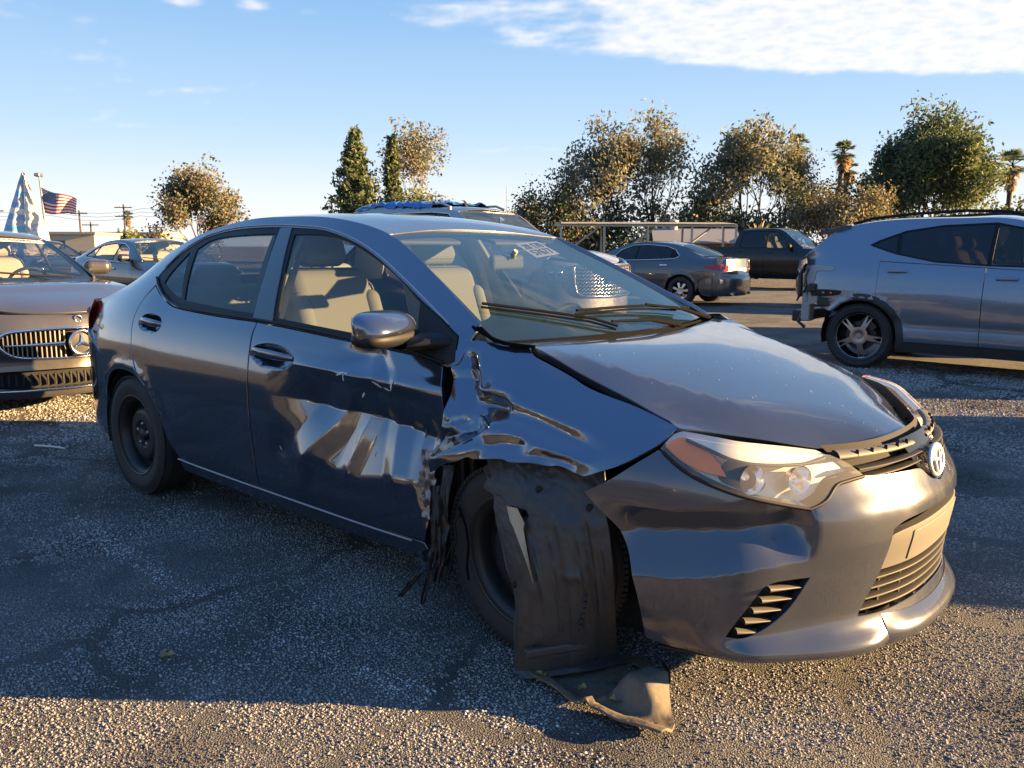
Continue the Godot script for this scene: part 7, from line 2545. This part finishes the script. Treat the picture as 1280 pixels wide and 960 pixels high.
func utility_pole(label: String, at: Vector3, h: float, arms: int, turn: float) -> void:
	var t := thing("utility_pole", label, "utility pole", at, turn)
	var m := MB.new()
	m.tube([Vector3.ZERO, Vector3(0, h, 0)], [.17, .12], 8)
	obj("pole", m, M.bark, t)
	for i in arms:
		m = MB.new()
		m.box(Vector3(0, h - .5 - i * 1.3, .12), Vector3(2.6, .14, .12))
		obj("crossarm", m, M.bark, t)
		for k in [-1.15, -.5, .5, 1.15]:
			m = MB.new()
			m.lathe([Vector2(.05, 0), Vector2(.07, .08), Vector2(.05, .16), Vector2(0, .18)], 8, Transform3D(Basis(Vector3.RIGHT, -PI / 2), Vector3(k, h - .43 - i * 1.3, .12)))
			obj("insulator", m, M.dull_metal, t)

func build_background() -> void:
	mat("bark", lin(.075, .058, .045), .95)
	var lf := func(called: String, r: float, g: float, b: float) -> void:
		var m := mat(called, lin(r, g, b), .75)
		m.backlight_enabled = true
		m.backlight = lin(r * 1.3, g * 1.3, b * 0.9)
		m.cull_mode = BaseMaterial3D.CULL_DISABLED
	lf.call("leaf_dark", 0.037, 0.056, 0.026)
	lf.call("leaf_pine", 0.069, 0.085, 0.034)
	lf.call("leaf_olive", 0.062, 0.075, 0.044)
	lf.call("leaf_grey", 0.100, 0.104, 0.081)
	lf.call("leaf_rust", 0.100, 0.080, 0.055)
	lf.call("leaf_gold", 0.125, 0.110, 0.062)
	lf.call("leaf_lime", 0.119, 0.131, 0.039)
	lf.call("leaf_palm", 0.069, 0.088, 0.039)
	lf.call("leaf_dry", 0.237, 0.163, 0.098)
	mat("twig", lin(.16, .125, .10), .9)
	mat("pale_wall", lin(.42, .37, .29), .9)
	mat("brown_wall", lin(.12, .09, .065), .9)
	mat("tan_roof", lin(.27, .25, .22), .8)
	mat("white_metal", lin(.36, .35, .33), .5)
	mat("pole_grey", lin(.22, .22, .22), .6)
	# ---- left: round brown tree, group of conifers
	tree("bushy_tree", "round brownish green tree standing alone above the dark sedans on the left", spot(62, -23.0), 7.4, 6.0, {"seed": 5, "leaves": [M.leaf_olive, M.leaf_rust, M.leaf_grey], "count": 13000, "leaf": .15, "bare": .12, "limbs": 6, "clump": .06, "open": 1.2})
	conifer("conifer", "tall dark green cone shaped conifer left of the thin cypress", spot(70, -13.0), 11.0, 6.4, 8)
	conifer("cypress", "thin dark cypress between the conifer and the pale tree", spot(71, -10.1), 10.6, 2.4, 9, 2.2)
	tree("sparse_tree", "pale brown half bare tree right of the thin cypress", spot(74, -8.9), 12.2, 5.2, {"seed": 12, "leaves": [M.leaf_grey, M.leaf_rust], "count": 3600, "leaf": .18, "bare": .3, "limbs": 4, "clump": .035, "bark": M.twig})
	tree("bush", "yellow green bush at the foot of the cypress", spot(66, -8.6), 6.0, 7.0, {"seed": 14, "cat": "bush", "leaves": [M.leaf_lime, M.leaf_olive], "count": 7000, "leaf": .18, "bare": .04, "limbs": 7, "open": 1.5, "clump": .07})
	tree("bare_bush", "bare grey twiggy bush right of the yellow green bush", spot(64, -5.3), 5.6, 4.4, {"seed": 15, "cat": "bush", "leaves": [M.twig], "count": 500, "leaf": .10, "bare": .08, "limbs": 9, "levels": 3, "open": 1.1, "clump": .02, "bark": M.twig})
	# ---- middle: ragged trees behind the carport
	tree("ragged_tree", "large ragged grey green tree behind the left end of the carport", spot(44, 4.1), 8.4, 5.6, {"seed": 21, "leaves": [M.leaf_olive, M.leaf_grey, M.leaf_grey, M.leaf_rust], "count": 9500, "leaf": .11, "bare": .10, "limbs": 5, "levels": 5, "reach": .17, "open": 1.1, "clump": .030, "long": 2.2, "droop": .7})
	tree("ragged_tree", "thin half bare tree with orange tinted top behind the carport", spot(45, 7.7), 8.9, 4.8, {"seed": 22, "leaves": [M.leaf_grey, M.leaf_gold, M.leaf_olive], "count": 4400, "leaf": .10, "bare": .14, "limbs": 5, "levels": 5, "reach": .18, "clump": .028, "long": 2.2, "droop": .7})
	tree("bush", "dark brown bush left of the ragged trees, beyond the tall vehicle", spot(43, 2.0), 4.8, 3.8, {"seed": 23, "cat": "bush", "leaves": [M.leaf_dark, M.leaf_rust, M.leaf_dark], "count": 10000, "leaf": .10, "bare": .04, "limbs": 7, "open": 1.5, "clump": .08})
	tree("ragged_tree", "broad olive and gold tree behind the black pickup", spot(44, 12.4), 8.0, 6.2, {"seed": 24, "leaves": [M.leaf_olive, M.leaf_grey, M.leaf_gold], "count": 11000, "leaf": .11, "bare": .08, "limbs": 6, "levels": 5, "reach": .17, "open": 1.2, "clump": .033, "long": 2.3, "droop": .6})
	tree("ragged_tree", "bare twigged tree with a few gold leaves left of the twin palms", spot(45, 15.0), 7.2, 4.0, {"seed": 25, "leaves": [M.leaf_gold, M.leaf_rust], "count": 6000, "leaf": .08, "bare": .12, "limbs": 6, "levels": 4, "reach": .2, "clump": .03, "bark": M.twig, "long": 2.2})
	tree("bush", "golden brown bush under the twin palms", spot(42, 16.4), 4.6, 5.0, {"seed": 26, "cat": "bush", "leaves": [M.leaf_gold, M.leaf_rust, M.leaf_olive], "count": 14000, "leaf": .09, "bare": .04, "limbs": 7, "open": 1.5, "clump": .08})
	tree("bush", "dark shrubs low behind the carport roof", spot(47, 8.0), 3.9, 15.0, {"seed": 27, "cat": "bush", "leaves": [M.leaf_dark, M.leaf_olive, M.leaf_dark], "count": 16000, "leaf": .14, "bare": .04, "limbs": 14, "open": 1.6, "clump": .10})
	tree("pale_shrub", "pale stemmed scrub beyond the gold bush, right of the twin palms", spot(46, 17.9), 5.6, 3.2, {"seed": 28, "cat": "bush", "leaves": [M.leaf_dry, M.twig], "count": 1600, "leaf": .12, "bare": .08, "limbs": 8, "levels": 3, "clump": .03, "bark": M.twig})
	palm("palm_tree", "palm with its head just above the gold tree, left of the twin palms", spot(58, 19.7), 8.2, .95, 31, true)
	palm("palm_tree", "taller of the twin palms standing above the golden bush", spot(50, 19.1), 6.9, .8, 32)
	palm("palm_tree", "shorter of the twin palms standing above the golden bush", spot(51, 19.95), 6.0, .7, 33)
	agave()
	# ---- right: big pine, palm, hedge
	tree("pine_tree", "huge dense dark green pine behind the blue grey crossover", spot(46, 22.6), 9.4, 7.2, {"seed": 41, "leaves": [M.leaf_dark, M.leaf_pine, M.leaf_dark, M.leaf_pine], "count": 62000, "leaf": .105, "bare": .04, "limbs": 9, "levels": 4, "reach": .19, "open": 1.25, "clump": .042, "long": 2.4})
	palm("palm_tree", "palm with a brown skirt right of the huge pine", spot(50, 29.4), 6.2, 1.1, 34)
	tree("bush", "dark hedge under the skirted palm above the crossover roof", spot(44, 27.6), 4.1, 6.0, {"seed": 42, "cat": "bush", "leaves": [M.leaf_dark, M.leaf_pine], "count": 6000, "leaf": .16, "bare": .03, "limbs": 8, "open": 1.6, "clump": .09})
	tree("small_tree", "tiny dark tree on the skyline beside the antenna mast", spot(95, .1), 6.0, 2.4, {"seed": 43, "leaves": [M.leaf_dark], "count": 900, "leaf": .25, "bare": .1, "limbs": 5, "clump": .07})
	palm("palm_tree", "small far palm beside the utility pole on the left skyline", spot(120, -54.6), 5.4, 1.0, 35)
	tree("bush", "far yellow green bush under the small palm on the left", spot(110, -50.0), 3.4, 3.8, {"seed": 44, "cat": "bush", "leaves": [M.leaf_lime, M.leaf_olive], "count": 1800, "leaf": .25, "bare": .04, "limbs": 6, "open": 1.5, "clump": .09})
	# ---- carport behind the grey sedan
	carport()
	# ---- left skyline: mast, flag, sail, poles, low buildings
	lamp_flag_sail()
	for e in [["utility pole with two crossarms left of the small far palm", 125.0, -57.8, 7.4, 2], ["utility pole behind the flag", 128.0, -66.0, 6.6, 1], ["utility pole with double arms right of the flag", 132.0, -66.4, 5.0, 2], ["utility pole seen beside the brown round tree", 130.0, -55.2, 4.6, 2], ["utility pole at the left edge beside the striped sail", 110.0, -67.8, 6.2, 1]]:
		utility_pole(e[0], spot(e[1], e[2]), e[3], e[4], 0.72)
	for i in 3:
		var m := MB.new()
		var pts := []
		for k in 21:
			var t := k / 20.0
			pts.append(spot(127, lerpf(-85, -40, t)) + Vector3(0, 7.0 - i * .55 - .9 * sin(fmod(t * 3.0, 1.0) * PI), i * .3))
		m.tube(pts, .022, 4, false)
		tag(obj("power_line", m, M.black_plastic), ["topmost overhead wire on the left skyline", "middle overhead wire on the left skyline", "lowest overhead wire on the left skyline"][i], "wire")
	var mast := MB.new()
	mast.tube([Vector3.ZERO, Vector3(0, 8.2, 0)], [.06, .03], 6)
	var mo := obj("antenna_mast", mast, M.pole_grey)
	mo.position = spot(95, -.7)
	tag(mo, "thin antenna mast on the skyline left of the ragged trees", "antenna")
	for e in [["long low pale building on the left skyline", 150.0, -78.0, 34.0, 3.4, 10.0], ["low pale building right of the sail", 95.0, -50.5, 9.0, 2.5, 6.0]]:
		building(e[0], spot(e[1], e[2]), e[3], e[4], e[5])

func building(label: String, at: Vector3, l: float, h: float, w: float) -> void:
	var t := thing("low_building", label, "building", at, 0.72)
	var m := MB.new()
	m.box(Vector3(0, h / 2, 0), Vector3(l, h, w))
	obj("wall", m, M.pale_wall, t)
	m = MB.new()
	m.box(Vector3(0, h + .12, 0), Vector3(l + .5, .24, w + .5))
	obj("roof", m, M.tan_roof, t)
	for i in int(l / 3.4):
		m = MB.new()
		m.box(Vector3(-l / 2 + 1.7 + i * 3.4, h * .55, w / 2 + .02), Vector3(1.3, .9, .06))
		obj("window", m, M.tinted, t)

func agave() -> void:
	var t := thing("spiky_plant", "spiky pale green plant in front of the trees, above the black pickup bed", "plant", spot(36, 10.6))
	var rng := RandomNumberGenerator.new()
	rng.seed = 51
	var m := MB.new()
	m.tube([Vector3.ZERO, Vector3(0, 1.7, 0)], [.14, .12], 8)
	obj("trunk", m, M.bark, t)
	for i in 30:
		m = MB.new()
		var a := TAU * i * .381
		var el := lerpf(1.35, -.15, i / 29.0)
		var d := Vector3(cos(a) * cos(el), sin(el), sin(a) * cos(el))
		var s := d.cross(Vector3.UP).normalized() * .085
		var p := Vector3(0, 1.75, 0)
		var l := rng.randf_range(.7, .95)
		m.face([p - s * .6, p + d * l * .5 - s - Vector3(0, .02, 0), p + d * l - Vector3(0, .06, 0), p + d * l * .5 - Vector3(0, .05, 0)])
		m.face([p + s * .6, p + d * l * .5 + s - Vector3(0, .02, 0), p + d * l - Vector3(0, .06, 0), p + d * l * .5 - Vector3(0, .05, 0)])
		obj("blade", m, M.leaf_lime if i % 3 else M.leaf_dry, t)

func carport() -> void:
	var t := thing("carport", "long low carport with thin posts and flat pale roof behind the grey sedan", "carport", spot(33, 1.9), 0.72 - .06)
	var L := 6.8
	var m := MB.new()
	m.box(Vector3(L / 2 - .1, 2.17, 0), Vector3(L + .3, .07, .12))
	obj("front_beam", m, M.white_metal, t)
	m = MB.new()
	m.box(Vector3(L / 2 - .1, 2.30, -2.6), Vector3(L + .3, .10, .16))
	obj("rear_beam", m, M.white_metal, t)
	for i in 14:
		m = MB.new()
		m.box(Vector3(i * L / 13.0, 2.245, -1.3), Vector3(.06, .07, 2.7), Basis(Vector3.RIGHT, .05))
		obj("rafter", m, M.tan_roof, t)
	for i in 10:
		m = MB.new()
		m.box(Vector3(L * (i + .5) / 10.0, 2.30 + .004 * (i % 2), -1.3), Vector3(L / 10.0 - .01, .025, 2.9), Basis(Vector3.RIGHT, .05))
		obj("roof_sheet", m, M.tan_roof, t)
	for i in 5:
		for z in [0.0, -2.6]:
			m = MB.new()
			m.box(Vector3(i * L / 4.0, 1.06, z), Vector3(.08, 2.12, .08))
			obj("post", m, M.white_metal, t)
	for i in 3:
		m = MB.new()
		m.tube([Vector3(i * 2.2 + .3, 1.2, -.2), Vector3(i * 2.2 + 1.5, 2.12, -.2)], .04, 4)
		obj("brace", m, M.white_metal, t)
	# gabled shed behind it
	var s := thing("shed", "pale gabled shed roof behind the right end of the carport", "shed", spot(38, 8.2) - Vector3(0, .30, 0), 0.62)
	m = MB.new()
	m.box(Vector3(0, .95, 0), Vector3(3.4, 1.9, 3.0))
	obj("wall", m, M.brown_wall, s)
	for e in [1.0, -1.0]:
		m = MB.new()
		m.box(Vector3(0, 2.15, e * .82), Vector3(3.8, .05, 1.85), Basis(Vector3.RIGHT, e * .36))
		obj("roof", m, M.pole_grey, s)
	m = MB.new()
	m.lathe([Vector2(.18, 0), Vector2(.18, .5), Vector2(.22, .52), Vector2(.22, .6), Vector2(0, .66)], 12, Transform3D(Basis(Vector3.RIGHT, -PI / 2), Vector3(-.9, 2.25, .0)))
	obj("vent", m, M.white_metal, s)
	var b := thing("block_wall", "low brown wall running behind the carport posts", "wall", spot(37.5, 6.4), .72)
	m = MB.new()
	m.box(Vector3(0, .55, 0), Vector3(13.0, 1.1, .2))
	obj("wall_face", m, M.brown_wall, b)
	m = MB.new()
	m.box(Vector3(0, 1.14, 0), Vector3(13.1, .08, .28))
	obj("coping", m, M.brown_wall, b)

func lamp_flag_sail() -> void:
	var m := MB.new()
	var p := spot(40, -22.25)
	var lp := thing("lamp_post", "tall thin lamp post with a round head beside the flag", "lamp post", p)
	m.tube([Vector3.ZERO, Vector3(-.12, 2.4, 0), Vector3(-.32, 4.55, 0)], [.065, .055, .04], 8)
	obj("pole", m, M.pole_grey, lp)
	m = MB.new()
	m.rbox(Vector3(-.42, 4.60, .0), Vector3(.46, .17, .26), .06, Basis(Vector3.UP, -.7), 3)
	obj("lamp_head", m, M.dull_metal, lp)
	# the striped flag, flying to the right
	var fl := thing("flag", "red and white striped flag with a blue starred corner flying from the lamp post", "flag", p)
	var rtv := Vector3(.7519, 0, -.6593); var fwv := Vector3(-.6593, 0, -.7519)
	var at := func(s: float, t: float) -> Vector3:
		var wave := .10 * sin(s * 9.0 + t * 1.5) * (.25 + s)
		return Vector3(-.22, 4.02, 0) + rtv * (s * 1.62) + fwv * wave + Vector3(0, -t * (1.16 - .42 * s) - s * .55 - .06 * sin(s * 6.0), 0)
	mat("flag_red", lin(.45, .03, .04), .8); mat("flag_white", lin(.75, .72, .68), .8); mat("flag_blue", lin(.03, .05, .16), .8)
	for n in ["flag_red", "flag_white", "flag_blue"]: M[n].cull_mode = BaseMaterial3D.CULL_DISABLED
	for i in 13:
		m = MB.new()
		var s0 := .42 if i < 7 else 0.0
		m.grid(16, 1, func(s: float, t: float) -> Vector3: return at.call(lerpf(s0, 1.0, s), (i + t) / 13.0))
		obj("stripe", m, M.flag_red if i % 2 == 0 else M.flag_white, fl)
	m = MB.new()
	m.grid(10, 6, func(s: float, t: float) -> Vector3: return at.call(s * .42, t * 7.0 / 13.0))
	obj("canton", m, M.flag_blue, fl)
	for r in 9:
		for k in (6 if r % 2 == 0 else 5):
			m = MB.new()
			var c: Vector3 = at.call((.035 if r % 2 == 0 else .07) + k * .07, (r + 1) * .0535) - fwv * .012
			var l := []
			for q in 10:
				var a := PI / 2 + TAU * q / 10.0
				var rr := .026 if q % 2 == 0 else .011
				l.append(c + rtv * cos(a) * rr + Vector3(0, sin(a) * rr, 0))
			m.face(l, -fwv)
			obj("star", m, M.flag_white, fl)
	# two crossed sails in blue and white bands, standing on a small hull
	var sp := spot(38, -22.0)
	var sl := thing("sail_boat", "small boat with tattered blue and white banded sails at the left edge", "boat", sp)
	mat("sail_white", lin(.72, .68, .60), .8); mat("sail_blue", lin(.22, .36, .58), .8); mat("sail_grey", lin(.42, .46, .54), .8); mat("sail_sky", lin(.16, .42, .62), .8)
	for n in ["sail_white", "sail_blue", "sail_grey", "sail_sky"]: M[n].cull_mode = BaseMaterial3D.CULL_DISABLED
	m = MB.new()
	m.tube([Vector3(0, .5, 0) - rtv * .25, Vector3(0, 4.50, 0) + rtv * .02], [.05, .025], 8)
	obj("mast", m, M.dull_metal, sl)
	m = MB.new()
	m.grid(12, 8, func(s: float, t: float) -> Vector3:
		var w := sin(s * PI) * .55
		var a := PI * t + PI
		return rtv * lerpf(-1.9, 1.6, s) + fwv * (cos(a) * w) + Vector3(0, .75 + sin(a) * .5 * sqrt(sin(s * PI) + .01), 0))
	m.grid(12, 2, func(s: float, t: float) -> Vector3: return rtv * lerpf(-1.9, 1.6, s) + fwv * lerpf(-1, 1, t) * sin(s * PI) * .55 + Vector3(0, .75, 0))
	obj("hull", m, M.sail_white, sl)
	var nz := FastNoiseLite.new()
	nz.seed = 61; nz.frequency = 1.0
	var cols := ["sail_grey", "sail_blue", "sail_grey", "sail_sky", "sail_grey", "sail_blue", "sail_white", "sail_blue", "sail_grey", "sail_sky", "sail_white", "sail_grey", "sail_sky"]
	for side_ in [-1.0, 1.0]:
		for i in 13:
			m = MB.new()
			m.grid(10, 2, func(s: float, t: float) -> Vector3:
				var v := (i + t) / 13.0
				var wd := (1.24 * v + .05) if side_ < 0 else (1.10 * pow(v, .75) + .04)
				var y := 4.45 - v * 3.35 + (.10 * s if side_ < 0 else -.16 * s * sin(v * 8.0) + .12 * s)
				var belly := .30 * sin(s * PI) * v + nz.get_noise_2d(s * 2.0 + side_ * 3.0, v * 4.0) * (.16 if side_ > 0 else .05)
				return rtv * (side_ * wd * s + lerpf(.02, -.10, v)) + Vector3(0, y, 0) - fwv * belly)
			var k := i if side_ < 0 else (i * 5 + 2) % 13
			obj("sail_band", m, M[cols[k] if side_ < 0 or i % 3 == 0 else "sail_white"], sl)
